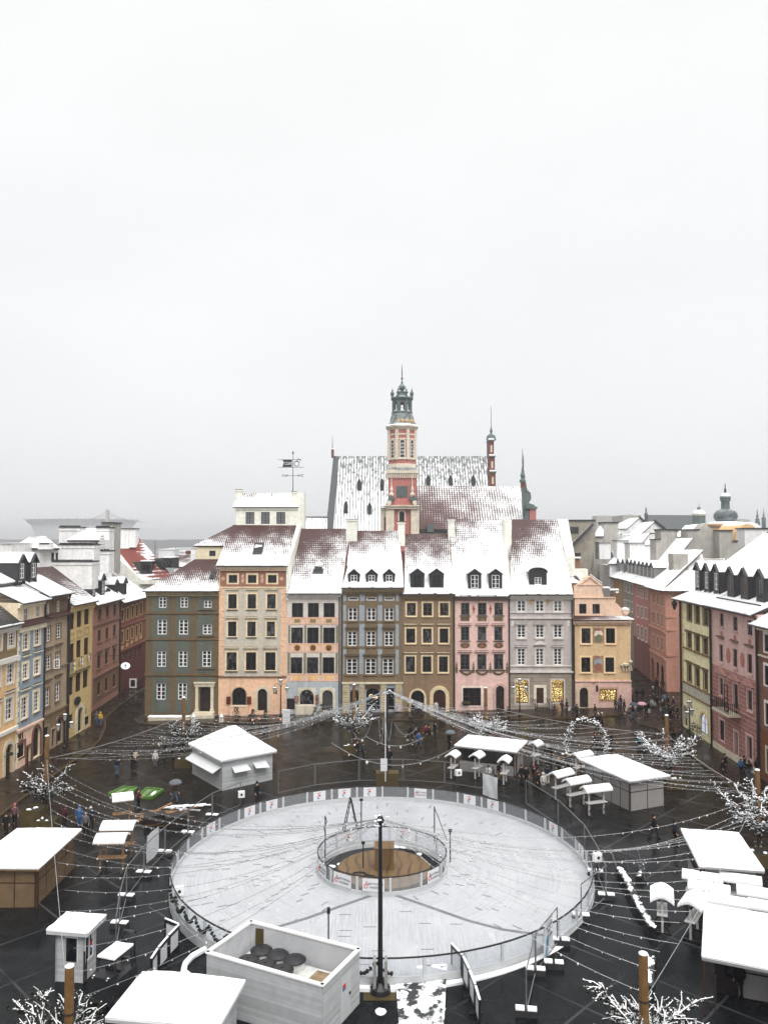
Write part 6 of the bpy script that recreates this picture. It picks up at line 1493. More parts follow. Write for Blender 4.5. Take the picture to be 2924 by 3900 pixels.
garland('pine_garland', 'short dark pine garland on the front of the rink barrier beside the near light mast', 263, 272, 1.5, RO + .1)
def sheet(name, label, p0, p1, z0, z1, mat, cat, sag=.0, thick=.02):
 p0, p1 = Vector(p0), Vector(p1); d = (p1 - p0); L_ = d.length
 e = empty(name, p0, atan2(d.y, d.x), label, cat)
 n = 8; V = []; Fc = []
 for s_ in (0, 1):
  for j in range(5):
   for i in range(n + 1):
    f, g_ = i / n, j / 4
    V.append((L_ * f, .03 * sin(f * 9 + j) + s_ * thick, z0 + (z1 - z0) * g_ - sag * sin(pi * f) * g_))
 w = n + 1; o_ = 5 * w
 for j in range(4):
  for i in range(n):
   a = j * w + i; Fc += [(a, a + 1, a + w + 1, a + w), (o_ + a, o_ + a + w, o_ + a + w + 1, o_ + a + 1)]
 MB()._add(V, Fc).obj('fabric', mat, e)
 return e, L_
CLOTHW = M('white_tarpaulin', (.58, .59, .61, 1), .6, .05, 2)
for nm, lb, a, b, z0, z1 in (('white_sheet', 'white sheet hanging on the far right of the rink barrier behind the food stall', (1042, 1724), (1074, 1735), .3, 2.1),):
 sheet(nm, lb, G(*a), G(*b), z0, z1, CLOTHW, 'sheet')
e, L_ = sheet('fence_sheet', 'large white sheet hung on the wire fence left of the rink', G(317, 1872), G(342, 1848), .2, 2.05, CLOTHW, 'sheet')
e, L_ = sheet('banner', 'white banner with violet text and a blue animal, hung right of the near mast', G(1175, 2085), G(1193, 2052), .25, 1.95, CLOTHW, 'banner')
for k, (s_, z_) in enumerate((('WESOLYCH', 1.6), ('SWIAT', 1.36))): textmesh(s_, .2, INKP, e, (L_ / 2, -.05, z_), (pi / 2, 0, 0))
textmesh('OSEMKA', .2, INKP, e, (L_ * .7, -.05, 1.05), (pi / 2, 0, 0))
MB().prism([(L_ * .12, .35), (L_ * .25, .75), (L_ * .2, 1.15), (L_ * .38, 1.3), (L_ * .45, 1.0), (L_ * .4, .7), (L_ * .28, .6), (L_ * .18, .3)], -.05, -.03).obj('blue_animal', INKB, e)
isl = empty('island', RC_ + Vector((.15, -.1, 0)), 0, 'round brown boarded island with a square boarded box standing in its centre', 'island')
OSB = NT('brown_boards'); _o = OSB.obj(); _n = OSB.noise(_o, .9, 5); _r = OSB.add('ShaderNodeTexWave', {'Vector': _o, 'Scale': .45, 'Distortion': 5.0, 'Detail': 2.0}).outputs['Fac']
OSB.set(col=OSB.mix(OSB.ramp(_n, .3, .7), rgb(122, 92, 52, .5), OSB.mix(OSB.ramp(_r, .75, .95), rgb(140, 110, 66, .5), rgb(90, 62, 38, .5))), rough=.6); OSB = OSB.m
MB().lathe([(3.1, .0), (3.1, .28), (2.9, .34), (.2, .4)], n=48).obj('deck', OSB, isl)
MB().vprism([(-.62, -.62), (.62, -.62), (.62, .62), (-.62, .62)], .36, 1.75).obj('boarded_box', OSB, isl)
MB().box(-.66, .66, -.66, .66, 1.75, 1.8).obj('box_lid', OSB, isl)
MB().tube([(-1.6 + .45 * cos(i * .55), -1.3 + .3 * sin(i * .55), .44) for i in range(12)] + [(-.6, -1.6, .43), (-.2, -2.2, .4)], .05, 5).obj('cable', BLACK, isl)
gb = MB().lathe([(RI - .12, -.02), (RI - .12, .03)], n=48); tag(gb.obj('island_mat', M('black_rubber_mat', (.015, .017, .02, 1), .4, .3, 2), None, False, RC_), 'black rubber matting with scraps of snow around the round brown island', 'mat')
for k, (x, y, s_) in enumerate(((716, 1873, .3), (735, 1868, .25), (838, 1828, .5), (855, 1826, .45), (870, 1829, .3), (905, 1845, .2))):
 tag(MB().blob((0, 0, 0), s_, .3, 2, .2).obj('snow_heap', SNOW, None, True, G(x, y, .06)), 'small heap of snow left on the black mat inside the inner rink barrier', 'snow heap', 'snow heaps on the island mat')
for i, (x, y0, y1, lb) in enumerate((((702), 1862, 1767, 'thin black lighting stand with a cable loop, left of the brown island'), (780, 1822, 1734, 'thin black lighting stand behind the brown island, next to the stepladder'), (784, 1884, 1826, 'short black stand on the left part of the brown deck'), (938, 1826, 1746, 'thin black lighting stand with a slanting cable, right behind the brown island'), (972, 1866, 1800, 'short double black stand at the right edge of the inner barrier'))):
 p = G(x, y0, .1); hh = (y0 - y1) * p.y / 1700 * 1.02
 e = empty('light_stand', p, 0, lb, 'stand'); MB().tube([(0, 0, 0), (0, 0, hh)], .045, 6).obj('pole', BLACK, e); MB().lathe([(.28, -.06), (.28, 0), (.05, .06)], n=10).obj('foot', BLACK, e)
 if i in (0, 3): MB().tube([(0, 0, hh - .1), (.25, 0, hh * .75), (.55, 0, hh * .45), (.9, 0, hh * .12)] if i == 3 else [(0, 0, hh), (.12, 0, hh - .4), (-.1, 0, hh - .8), (.05, 0, hh - 1.3)], .025, 4).obj('cable', BLACK, e)
 else: MB().box(-.12, .12, -.08, .08, hh, hh + .16).obj('lamp_head', BLACK, e)
p = G(757, 1796, ZI); e = empty('stepladder', p, .3, 'black folding stepladder standing on the ice behind the inner barrier', 'stepladder')
for s_ in (-1, 1):
 m = MB().tube([(-.55, .25 * s_, 0), (0, .16 * s_, 2.5)], .04, 5); m.obj('rail', BLACK, e); MB().tube([(.55, .25 * s_, 0), (0, .16 * s_, 2.5)], .04, 5).obj('rail', BLACK, e)
for k in range(6): f = (k + 1) / 7; MB().tube([(-.55 * (1 - f), -.22, 2.5 * f), (-.55 * (1 - f), .22, 2.5 * f)], .03, 4).obj('rung', BLACK, e)

# ------------------------------------------------------------------ huts, stalls and shelters
def snowcap(name, pts, parent, lift=.16, n=5, rag=.03):
 """blanket of snow over a roof patch bl,br,tr,tl (local)"""
 bl, br, tr, tl = [Vector(p) for p in pts]; V = []; w = n + 1
 for j in range(w):
  for i in range(w):
   a, b = i / n, j / n
   p = bl * (1 - a) * (1 - b) + br * a * (1 - b) + tr * a * b + tl * (1 - a) * b
   e_ = min(a, 1 - a, b, 1 - b)
   V.append(p + Vector((random.uniform(-rag, rag), random.uniform(-rag, rag), (lift * (.75 if e_ == 0 else 1)) + random.uniform(-.015, .015))))
 k = len(V)
 for p in (bl, br, tr, tl): V.append(p)
 Fc = [(j * w + i, j * w + i + 1, (j + 1) * w + i + 1, (j + 1) * w + i) for j in range(n) for i in range(n)]
 for a, b, ed in ((0, 1, list(range(w))), (1, 2, [j * w + n for j in range(w)]), (2, 3, [n * w + i for i in range(n, -1, -1)]), (3, 0, [j * w for j in range(n, -1, -1)])): Fc.append(ed + [k + b, k + a])
 return MB()._add(V, Fc).obj(name, SNOW, parent, False)
def frame3(Fp, Rp, Lp):
 """local frame at corner F: x to R, y to L (squared up)"""
 e1 = (Rp - Fp); e1.z = 0; lx = e1.length; e1.normalize(); e2 = Vector((-e1.y, e1.x, 0)); ly = (Lp - Fp).dot(e2)
 return e1, e2, lx, ly
def hiproof(root, x0, x1, y0, y1, z, hr, ridge, mat, lift=.14, over=.3, along='x', name='roof'):
 """hipped roof on rectangle with snow; ridge = fraction of length kept as ridge"""
 a, b, c, d = x0 - over, x1 + over, y0 - over, y1 + over
 if along == 'x':
  m = (c + d) / 2; r = (b - a) * (1 - ridge) / 2; R0, R1 = Vector((a + r, m, z + hr)), Vector((b - r, m, z + hr))
 else:
  m = (a + b) / 2; r = (d - c) * (1 - ridge) / 2; R0, R1 = Vector((m, c + r, z + hr)), Vector((m, d - r, z + hr))
 A, B, C, D = Vector((a, c, z)), Vector((b, c, z)), Vector((b, d, z)), Vector((a, d, z))
 lo = [p - Vector((0, 0, .12)) for p in (A, B, C, D)]
 quads = [(A, B, R1, R0), (B, C, R1, R1), (C, D, R0, R1), (D, A, R0, R0)] if along == 'x' else [(A, B, R0, R0), (B, C, R1, R0), (C, D, R1, R1), (D, A, R0, R1)]
 V = [A, B, C, D, R0, R1] + lo
 fx = [(0, 1, 5, 4), (1, 2, 5), (2, 3, 4, 5), (3, 0, 4)] if along == 'x' else [(0, 1, 4), (1, 2, 5, 4), (2, 3, 5), (3, 0, 4, 5)]
 ro = MB()._add(V, fx + [(0, 6, 7, 1), (1, 7, 8, 2), (2, 8, 9, 3), (3, 9, 6, 0), (9, 8, 7, 6)]).obj(name, mat, root)
 for q in quads: snowcap('roof_snow', q, ro, lift, 6, .02)
 return ro
def place(name, label, cat, Fp, e1, group=None): return empty(name, Fp, atan2(e1.y, e1.x), label, cat, group)
CLAD = brickwall('white_boarding', (206, 208, 210), (184, 186, 188), 12, .16, .012, .78)
Fp, Rp, Lp = G(480, 1708), G(588, 1684), G(415, 1671)
e1, e2, lx, ly = frame3(Fp, Rp, Lp)
h = place('white_hut', 'white boarded hut with a pointed snowy roof and closed awnings, left beyond the rink', 'hut', Fp, e1)
MB().box(0, lx, 0, ly, -.3, 2.7).obj('wall', CLAD, h)
hiproof(h, 0, lx, 0, ly, 2.7, 1.95, .12, WPAN)
for u0, u1, zz in ((.9, 2.4, 0), (3.0, 4.3, 1)) if lx > 4.6 else ((.15 * lx, .45 * lx, 0), (.62 * lx, .92 * lx, 1)):
 a = MB()._add([(u0, -.02, 1.95), (u1, -.02, 1.95), (u1 + .05, -.75, 1.6 - .1 * zz), (u0 - .05, -.75, 1.6 + .05 * zz), (u0, -.02, 1.9), (u1, -.02, 1.9), (u1 + .05, -.73, 1.55 - .1 * zz), (u0 - .05, -.73, 1.55 + .05 * zz)], [(0, 1, 2, 3), (7, 6, 5, 4), (3, 2, 6, 7), (0, 3, 7, 4), (1, 5, 6, 2)])
 w_ = MB().plate(rect(u0, u1, .75, 1.85), [rect(u0 + .06, u1 - .06, .81, 1.79)], -.04, 0).obj('hatch', WPAN, h); a.obj('awning', CLOTHW, h)
MB()._add([(-.02, .3, 2.0), (-.02, ly - .3, 2.0), (-.85, ly - .3, 1.55), (-.85, .3, 1.6), (-.02, .3, 1.94), (-.02, ly - .3, 1.94), (-.83, ly - .3, 1.49), (-.83, .3, 1.54)], [(0, 3, 2, 1), (4, 5, 6, 7), (3, 7, 6, 2), (0, 4, 7, 3), (1, 2, 6, 5)]).obj('awning', CLOTHW, h)
MB().plate([(0.3, .7), (ly - .3, .7), (ly - .3, 1.9), (.3, 1.9)], [rect(.4, ly - .4, .8, 1.8)], -.04, 0).obj('hatch', WPAN, h).rotation_euler = (0, 0, pi / 2)
def stall(name, label, corners, ze, hr, wallmat, ridge=.7, along='x', inset=.35, wallh=None, openf=None, post=True, dark=M('brown_trim', rgb(70, 44, 32, .7), .6, .2, 4), group=None):
 A, B, C, D = [G(x, y, ze) for x, y in corners]     # front-left, front-right, back-right, back-left seen from outside the front
 e1 = (B - A); e1.z = 0; lx = e1.length; e1.normalize(); e2 = Vector((-e1.y, e1.x, 0)); ly = ((D - A).dot(e2) + (C - B).dot(e2)) / 2
 O = Vector((A.x, A.y, gz(A.x))); s = place(name, label, 'market stall', O, e1, group)
 zz = gz(A.x + e1.x * lx) - gz(A.x)
 a, b, c, d = inset, lx - inset, inset, ly - inset
 hiproof(s, a, b, c, d, ze, hr, ridge, wallmat, .13, inset, along)
 wh = ze - .12
 if openf is None: openf = ()
 t = .06
 sides = {'f': ((a, b), lambda u0, u1, z0, z1, m: m.box(u0, u1, c, c + t, z0, z1)), 'b': ((a, b), lambda u0, u1, z0, z1, m: m.box(u0, u1, d - t, d, z0, z1)),
    'l': ((c, d), lambda u0, u1, z0, z1, m: m.box(a, a + t, u0, u1, z0, z1)), 'r': ((c, d), lambda u0, u1, z0, z1, m: m.box(b - t, b, u0, u1, z0, z1))}
 for k, ((u0, u1), fn) in sides.items():
  u0 += .061; u1 -= .061
  if k.upper() in openf: continue
  if k in openf: m = MB(); fn(u0, u1, -.3, 1.0, m); m.obj('counter_front', wallmat, s); m = MB(); fn(u0, u1, 1.0, 1.06, m); m.obj('counter_edge', dark, s); continue
  m = MB(); fn(u0, u1, -.3, wh, m); w_ = m.obj('wall', wallmat, s)
  n = max(1, round((u1 - u0) / 1.3)); m = MB()
  for i in range(1, n): x = u0 + (u1 - u0) * i / n; dx = .03; fn2 = {'f': lambda: m.box(x - dx, x + dx, c - .012, c, 0, wh - .05), 'b': lambda: m.box(x - dx, x + dx, d, d + .012, 0, wh - .05), 'l': lambda: m.box(a - .012, a, x - dx, x + dx, 0, wh - .05), 'r': lambda: m.box(b, b + .012, x - dx, x + dx, 0, wh - .05)}[k]; fn2()
  {'f': lambda: m.box(u0, u1, c - .016, c, 1.5, 1.56), 'b': lambda: m.box(u0, u1, d, d + .016, 1.5, 1.56), 'l': lambda: m.box(a - .016, a, u0, u1, 1.5, 1.56), 'r': lambda: m.box(b, b + .016, u0, u1, 1.5, 1.56)}[k]()
  m.obj('batten', dark, w_)
 for x, y in ((a, c), (b - t, c), (b - t, d - t), (a, d - t)): MB().box(x, x + .06, y, y + .06, -.3, wh).obj('corner_post', dark, s)
 for x, y in ((.05, .05), (lx - .15, .05)):
  if post: MB().box(x, x + .1, y, y + .1, -.3, ze - .1).obj('porch_post', dark, s)
 return s, lx, ly
LG = M('light_grey_panel', (.26, .25, .245, 1), .6, .06, 2); TANP = M('tan_panel', rgb(160, 132, 100, .45), .7, .15, 2)
stall('market_stall', 'grey panelled stall with a low snowy roof behind the far right of the rink', [(980.8, 1611), (1115.9, 1623), (1129.5, 1597.4), (1004.7, 1588)], 2.4, .45, LG, .75, openf=('f',))
stall('market_stall', 'grey panelled stall with brown corner posts and a large snowy roof, beside snow roofed tables', [(1250, 1641.6), (1358.7, 1687.8), (1435.7, 1674), (1339.9, 1628)], 2.5, .5, LG, .6)
stall('market_stall', 'stall with a broad smooth snow roof and cable over its ridge, right edge middle', [(1508.6, 1872), (1650.8, 1880), (1592.3, 1798), (1466, 1790)], 2.5, .75, LG, .25, openf=('l',))
br_, lx, ly = stall('market_stall', 'large dark fronted stall with a snow roof in the bottom right corner, sheltering two men', [(1514.9, 2069), (1725, 2106), (1740, 1985), (1535.4, 1954)], 2.6, .9, LG, .3, openf=('F', 'L'), inset=.5)
MB().box(.6, 1.5, 2.2, 2.3, -.2, 2.4).obj('dark_partition', DARKW, br_); pw = MB().box(1.5, lx - .6, 2.2, 2.3, -.2, 2.4).obj('back_panel', LG, br_); MB().box(1.5, lx - .6, 2.18, 2.198, 1.2, 1.28).box(3.3, 3.36, 2.17, 2.198, 0, 1.19).box(4.4, 4.46, 2.17, 2.198, 0, 1.19).obj('batten', BLACK, pw)
stall('market_stall', 'tan boarded stall with a ragged snow roof edged by greenery, at the left edge', [(-75, 1877), (83.8, 1875), (172.3, 1789.3), (15, 1793)], 2.5, .6, TANP, .5, 'y')
for (x0, y0, x1, y1), lb in (((84, 1873, 172, 1790), 'dark pine garland along the right eaves of the tan stall'), ((-20, 1876, 84, 1876), 'dark pine garland along the front eaves of the tan stall')):
 a, b = G(x0, y0, 2.35), G(x1, y1, 2.35); m = MB()
 for i in range(46): m.blob(a + (b - a) * i / 45 + Vector((0, 0, random.uniform(-.1, .02))), random.uniform(.08, .14), 1, 1, .3)
 tag(m.obj('pine_garland', PINE), lb, 'garland')
Fp, Rp, Lp = G(473, 2224, 2.4), G(530, 2121, 2.4), G(236, 2196, 2.4)
e1, e2, lx, ly = frame3(Fp, Rp, Lp); O = Vector((Fp.x, Fp.y, gz(Fp.x)))
h = place('white_hut', 'white hut with a smooth hipped snow roof at the bottom edge, before the enclosure', 'hut', O, e1)
MB().box(.3, lx - .3, .3, ly - .3, -.3, 2.3).obj('wall', CLAD, h); hiproof(h, .3, lx - .3, .3, ly - .3, 2.4, 1.05, .45, WPAN, along='y')
MB().box(lx * .35, lx * .35 + .9, .27, .3, 0, 2.0).obj('door', WPAN, h); MB().box(lx * .35 + .75, lx * .35 + .8, .2, .27, .95, 1.05).obj('handle', GUTTER, h)
Fp, Rp, Lp = G(180.8, 2124), G(207, 2096), G(115.5, 2125)
e1, e2, lx, ly = frame3(Fp, Rp, Lp)
b = place('booth', 'small white ticket booth with a dark front window and a thick snow roof, lower left', 'booth', Fp, e1)
MB().plate(rect(0, ly, -.15, 2.45), [rect(ly * .24, ly * .66, .98, 2.2)], 0, .08).obj('front_wall', CLAD, b).matrix_local = Matrix.Rotation(pi / 2, 4, 'Z') @ Matrix.Diagonal((1, 1, 1, 1))
MB().plate(rect(.005, lx, -.15, 2.45), [rect(.12, lx * .36, 1.0, 2.2), rect(lx * .42, lx * .68, 1.0, 2.2)], .004, .08).obj('side_wall', CLAD, b)
MB().box(0, lx, ly - .06, ly, -.15, 2.45).obj('back_wall', CLAD, b); MB().box(lx - .06, lx, .09, ly - .07, -.15, 2.45).obj('end_wall', CLAD, b); MB().box(.02, lx - .07, .09, ly - .07, -.2, -.1).obj('floor', GREYW, b)
k = MB().plate(rect(-ly * .68, -ly * .22, .92, 2.26), [rect(-ly * .655, -ly * .245, .98, 2.2)], -.03, .03).obj('window', WHITE, b); k.matrix_local = Matrix.Rotation(-pi / 2, 4, 'Z')
MB().box(-ly * .66, -ly * .24, .02, .04, .98, 2.2).obj('pane', GLASS, k)
for u0, u1 in ((.12, lx * .36), (lx * .42, lx * .68)):
 k = MB().plate(rect(u0 - .05, u1 + .05, .95, 2.25), [rect(u0, u1, 1.0, 2.2)], -.03, .003).obj('window', WHITE, b); MB().box(u0, u1, .03, .05, 1.0, 2.2).obj('pane', GLASS, k)
u0 = lx * .42; k = MB().box(u0 + .03, u0 + .3, .0, .02, 1.55, 1.72).obj('red_notice', INKR, b); MB().box(u0 + .03, u0 + .3, .0, .02, 1.25, 1.5).obj('blue_notice', M('blue_notice', rgb(80, 110, 150), .6), b); MB().box(u0 + .2, u0 + .36, .0, .02, 1.85, 2.15).obj('white_notice', ADW, b)
MB().tube([(-.06, -.05, -.1), (-.06, -.05, 1.6)], .045, 6).tube([(.14, -.05, -.1), (.14, -.05, 2.2)], .045, 6).obj('drainpipe', GUTTER, b)
ro = MB().box(-.35, lx + .35, -.35, ly + .35, 2.45, 2.62).obj('roof', WPAN, b); snowcap('roof_snow', [(-.36, -.36, 2.62), (lx + .36, -.36, 2.62), (lx + .36, ly + .36, 2.62), (-.36, ly + .36, 2.62)], ro, .12, 6)
LFt, BLt, RBt, FRt = [G(x, y, 2.5) for x, y in ((448, 2064), (542, 1996), (774.5, 2051), (696, 2130))]
e1 = (RBt - FRt); Fp = Vector((FRt.x, FRt.y, gz(FRt.x)))
en = empty('enclosure', Fp, 0, 'white open topped enclosure around a cooling machine, just left of the near mast', 'enclosure')
def wallseg(n, a, b, mat, z1=2.5, zt_=.0):
 a, b = a - Fp, b - Fp; d = (b - a); d.z = 0; c = (a + b) / 2
 w_ = MB().obox((c.x, c.y, z1 / 2 - .1), d, d.length / 2, .05, z1 / 2 + .1).obj(n, mat, en)
 MB().obox((c.x, c.y, z1 + .04), d, d.length / 2 + .06, .1, .04).obj('coping', WHITE, w_); return w_
TARP = M('creased_sheeting', (.52, .53, .55, 1), .45, .12, 1.6)
wallseg('front_wall', LFt, FRt, CLAD); w_ = wallseg('side_wall', FRt, RBt, CLAD); wallseg('back_wall', BLt, RBt, TARP); wallseg('left_wall', LFt, BLt, TARP)
ang = atan2((RBt - FRt).y, (RBt - FRt).x); dl = (RBt - FRt).length
d_ = MB().box(dl * .45, dl * .72, -.075, -.05, .1, 2.05).box(dl * .45, dl * .72, -.08, -.07, 2.05, 2.08).obj('door', WPAN, en); d_.rotation_euler = (0, 0, ang)
for z_, mt in ((1.62, INKR), (1.48, M('blue_notice', 0))): MB().box(dl * .5, dl * .58, -.09, -.076, z_ - .07, z_ + .07).obj('notice', mt, d_)
MB().box(dl * .68, dl * .7, -.13, -.076, 1.0, 1.12).obj('handle', GUTTER, d_)
bo = (BLt - Fp); bo.z = 0
MB().obox(bo + Vector((.5, -.35, 1.35)), (1, -.2, 0), .22, .02, 1.0).obj('brown_board', PLANT, en)
fans = [G(*cv('SC', x, y), 1.75) for x, y in ((655, 1285), (760, 1312), (867, 1340), (572, 1352), (680, 1380), (787, 1408))]
c = sum(fans, Vector()) / 6; ax = (fans[2] - fans[0]); ax.z = 0; ax.normalize(); ay = Vector((-ax.y, ax.x, 0))
ch = empty('cooling_machine', (c.x, c.y, gz(c.x)), atan2(ax.y, ax.x), 'white rooftop style cooling machine with six black fans inside the open enclosure', 'cooling machine')
MB().box(-1.9, 3.9, -1.0, 1.0, .1, 1.4).obj('casing', M('machine_white', (.6, .6, .58, 1), .5, .2, 1.2), ch); MB().box(2.1, 3.6, -.8, .8, 1.4, 1.44).obj('rusty_tray', M('rusty_tray', rgb(150, 130, 100, .8), .7, .4, 1.6), ch)
for p in fans:
 q = p - Vector((c.x, c.y, 0)); u, v = q.x * ax.x + q.y * ax.y, q.x * ay.x + q.y * ay.y
 f = MB().lathe([(.48, 1.4), (.48, 1.78), (.44, 1.79)], u, v, 20).obj('fan_shroud', M('machine_white', 0), ch)
 m = MB().lathe([(.55, 1.78), (.55, 1.82), (.4, 1.92), (.1, 1.96)], u, v, 20); m.obj('fan', BLACK, f)
 m = MB()
 for k in range(4): m.tube([(u, v, 1.97), (u + .5 * cos(k * pi / 2), v + .5 * sin(k * pi / 2), 1.86)], .015, 4)
 m.lathe([(.07, 1.95), (.07, 1.99)], u, v, 8).obj('fan_grille', GUTTER, f)
p = G(709, 2098, 0); tag(MB().tube([(0, 0, 0), (0, 0, 2.9)], .04, 6).lathe([(.09, 2.9), (.09, 3.2)], n=8).obj('antenna', BLACK, None, False, Vector((p.x, p.y, gz(p.x)))), 'thin black antenna rod rising beside the back wall of the white enclosure', 'antenna')
WPOST = M('pale_grey_post', (.5, .49, .48, 1), .6, .1, 4)
def tableroof(p0, p1, label, length=None, hgt=2.0, width=1.05, wood=WPOST, snow=True, group='standing tables under curved snow covered roofs', side=False):
 p0, p1 = Vector(p0), Vector(p1); d = p1 - p0; d.z = 0; L_ = d.length; z0 = gz(p0.x)
 t = empty('shelter_table', (p0.x, p0.y, z0), atan2(d.y, d.x), label, 'shelter table', group)
 ov = ((length or L_ + .5) - L_) / 2
 for x in (0, L_):
  MB().box(x - .055, x + .055, -.055, .055, .05, hgt - .08).obj('post', wood, t)
  MB().box(x - .06, x + .06, -.5, .5, -.1, .08).obj('foot', BLACK, t)
  m = MB().obox((x, -.22, .3), (0, .45, .55), .3, .03, .03).obox((x, .22, .3), (0, -.45, .55), .3, .03, .03); m.obj('brace', BLACK, t)
 MB().box(-.2, L_ + .2, -.28, .28, 1.02, 1.07).obj('table_top', wood, t)
 n = 6
 top = []
 for i in range(n + 1):
  f = i / n * 2 - 1; top.append((f * width / 2, hgt + .3 * (1 - abs(f) ** 1.6)))
 def sl(off, th, x0, x1): 
  V = [(x0, y, z + off) for y, z in top] + [(x1, y, z + off) for y, z in top] + [(x0, y, z + off + th) for y, z in top] + [(x1, y, z + off + th) for y, z in top]; k = n + 1
  Fc = []
  for i in range(n): Fc += [(i, k + i, k + i + 1, i + 1), (2 * k + i, 2 * k + i + 1, 3 * k + i + 1, 3 * k + i), (i, i + 1, 2 * k + i + 1, 2 * k + i), (k + i, 3 * k + i, 3 * k + i + 1, k + i + 1)]
  Fc += [(0, 2 * k, 3 * k, k), (n, k + n, 3 * k + n, 2 * k + n)]
  return MB()._add(V, Fc)
 r = sl(-.04, .04, -ov, L_ + ov).obj('roof', wood, t)
 if snow: sl(.003, .12, -ov + .02, L_ + ov - .02).obj('roof_snow', SNOW, r)
 return t
def su(x, y): return gd('SU', x, y)
ord_ = ['leftmost of three small snow roofed tables behind the far right of the rink', 'middle of three small snow roofed tables behind the far right of the rink', 'rightmost of three small snow roofed tables behind the rink, beside the queue',
  'lone small snow roofed table right behind the low roofed stall', 'snow roofed table touching the left end of the large roofed stall', 'snow roofed table above the crowd, left of two in front of the large stall', 'snow roofed table in the middle, before the large roofed stall', 'nearest snow roofed table before the brown post of the large stall']
for (a, b, L_), lb in zip((((195, 612), (232, 582), 1.5), ((347, 615), (372, 598), 1.5), ((526, 650), (556, 612), 1.5), ((717, 532), (735, 524), 1.3), ((985, 612), (1057, 594), 2.1), ((855, 745), (930, 722), 2.2), ((947, 793), (1032, 773), 2.3), ((1066, 846), (1158, 832), 2.4)), ord_):
 A, B = su(*a), su(*b); d = (B - A); d.normalize()
 B2_ = A + d * max(.8, min((B - A).length, L_ - .5))
 tableroof(A, B2_, 'standing table: ' + lb if False else lb, L_)
def sr(x, y): return gd('SR', x, y)
tableroof(sr(937, 1000), sr(935, 925), 'lone arched snow roof table seen end on, right of the low black barrier', 1.9, width=1.25, hgt=1.75)
tableroof(sr(1130, 1050), sr(1176, 975), 'arched snow roof table turned diagonally, left of the bottom right stall', 1.9, width=1.25, hgt=1.75)
for (x0, y0, x1, y1), lb in zip(((1122, 820, 1305, 848), (1385, 840, 1565, 866), (1172, 902, 1345, 932), (1512, 942, 1680, 968), (1288, 1000, 1470, 1030), (1600, 1050, 1760, 1075)),
  ('long snow roofed table nearest the right edge stall, upper left of the cluster', 'long snow roofed table nearest the right edge stall, upper right of the cluster', 'long snow roofed table in the second row of the right hand cluster, left one', 'long snow roofed table in the second right hand row, cut by the edge', 'long snow roofed table closest to the roof of the bottom right stall', 'long snow roofed table at the right edge, half behind the bottom right stall')):
 tableroof(sr(x0, y0), sr(x1, y1), lb, 2.25, width=.85, hgt=1.8)
def s3(x, y): return gd('SL3', x, y)
for a, b, lb in (((905, 890), (1108, 882), 'raw wooden snow roofed table shelter, front one left of the rink'), ((960, 760), (1186, 752), 'raw wooden snow roofed table shelter, directly behind the front one'), ((1040, 480), (1163, 462), 'small raw wooden snow roofed table beside the timber pile')):
 A, B = s3(*a), s3(*b); tableroof(A, B, lb, (B - A).length + .6, wood=WOODB, hgt=2.2, width=1.6)
# ------------------------------------------------------------------ light masts, wooden poles, snowy trees
LEAF = M('dark_evergreen', (.014, .022, .012, 1), .7, .35, 7); TWIG = M('twig_bark', rgb(96, 76, 54, .6), .9, .3, 9)
def octa_(m, c, r, q=.7):
 x, y, z = c; rr = [r * random.uniform(.7, 1.3) for _ in range(6)]
 m._add([(x + rr[0], y, z), (x, y + rr[1], z), (x - rr[2], y, z), (x, y - rr[3], z), (x, y, z + rr[4] * q), (x, y, z - rr[5] * q)], [(0, 1, 4), (1, 2, 4), (2, 3, 4), (3, 0, 4), (1, 0, 5), (2, 1, 5), (3, 2, 5), (0, 3, 5)])
def leafq(m, c, s):
 u = Vector((random.gauss(0, 1), random.gauss(0, 1), random.gauss(0, .6))).normalized() * s; v = u.cross(Vector((random.gauss(0, 1), random.gauss(0, 1), random.gauss(0, 1)))).normalized() * s * .45
 c = Vector(c); m.ngon([c - u, c + v, c + u, c - v])
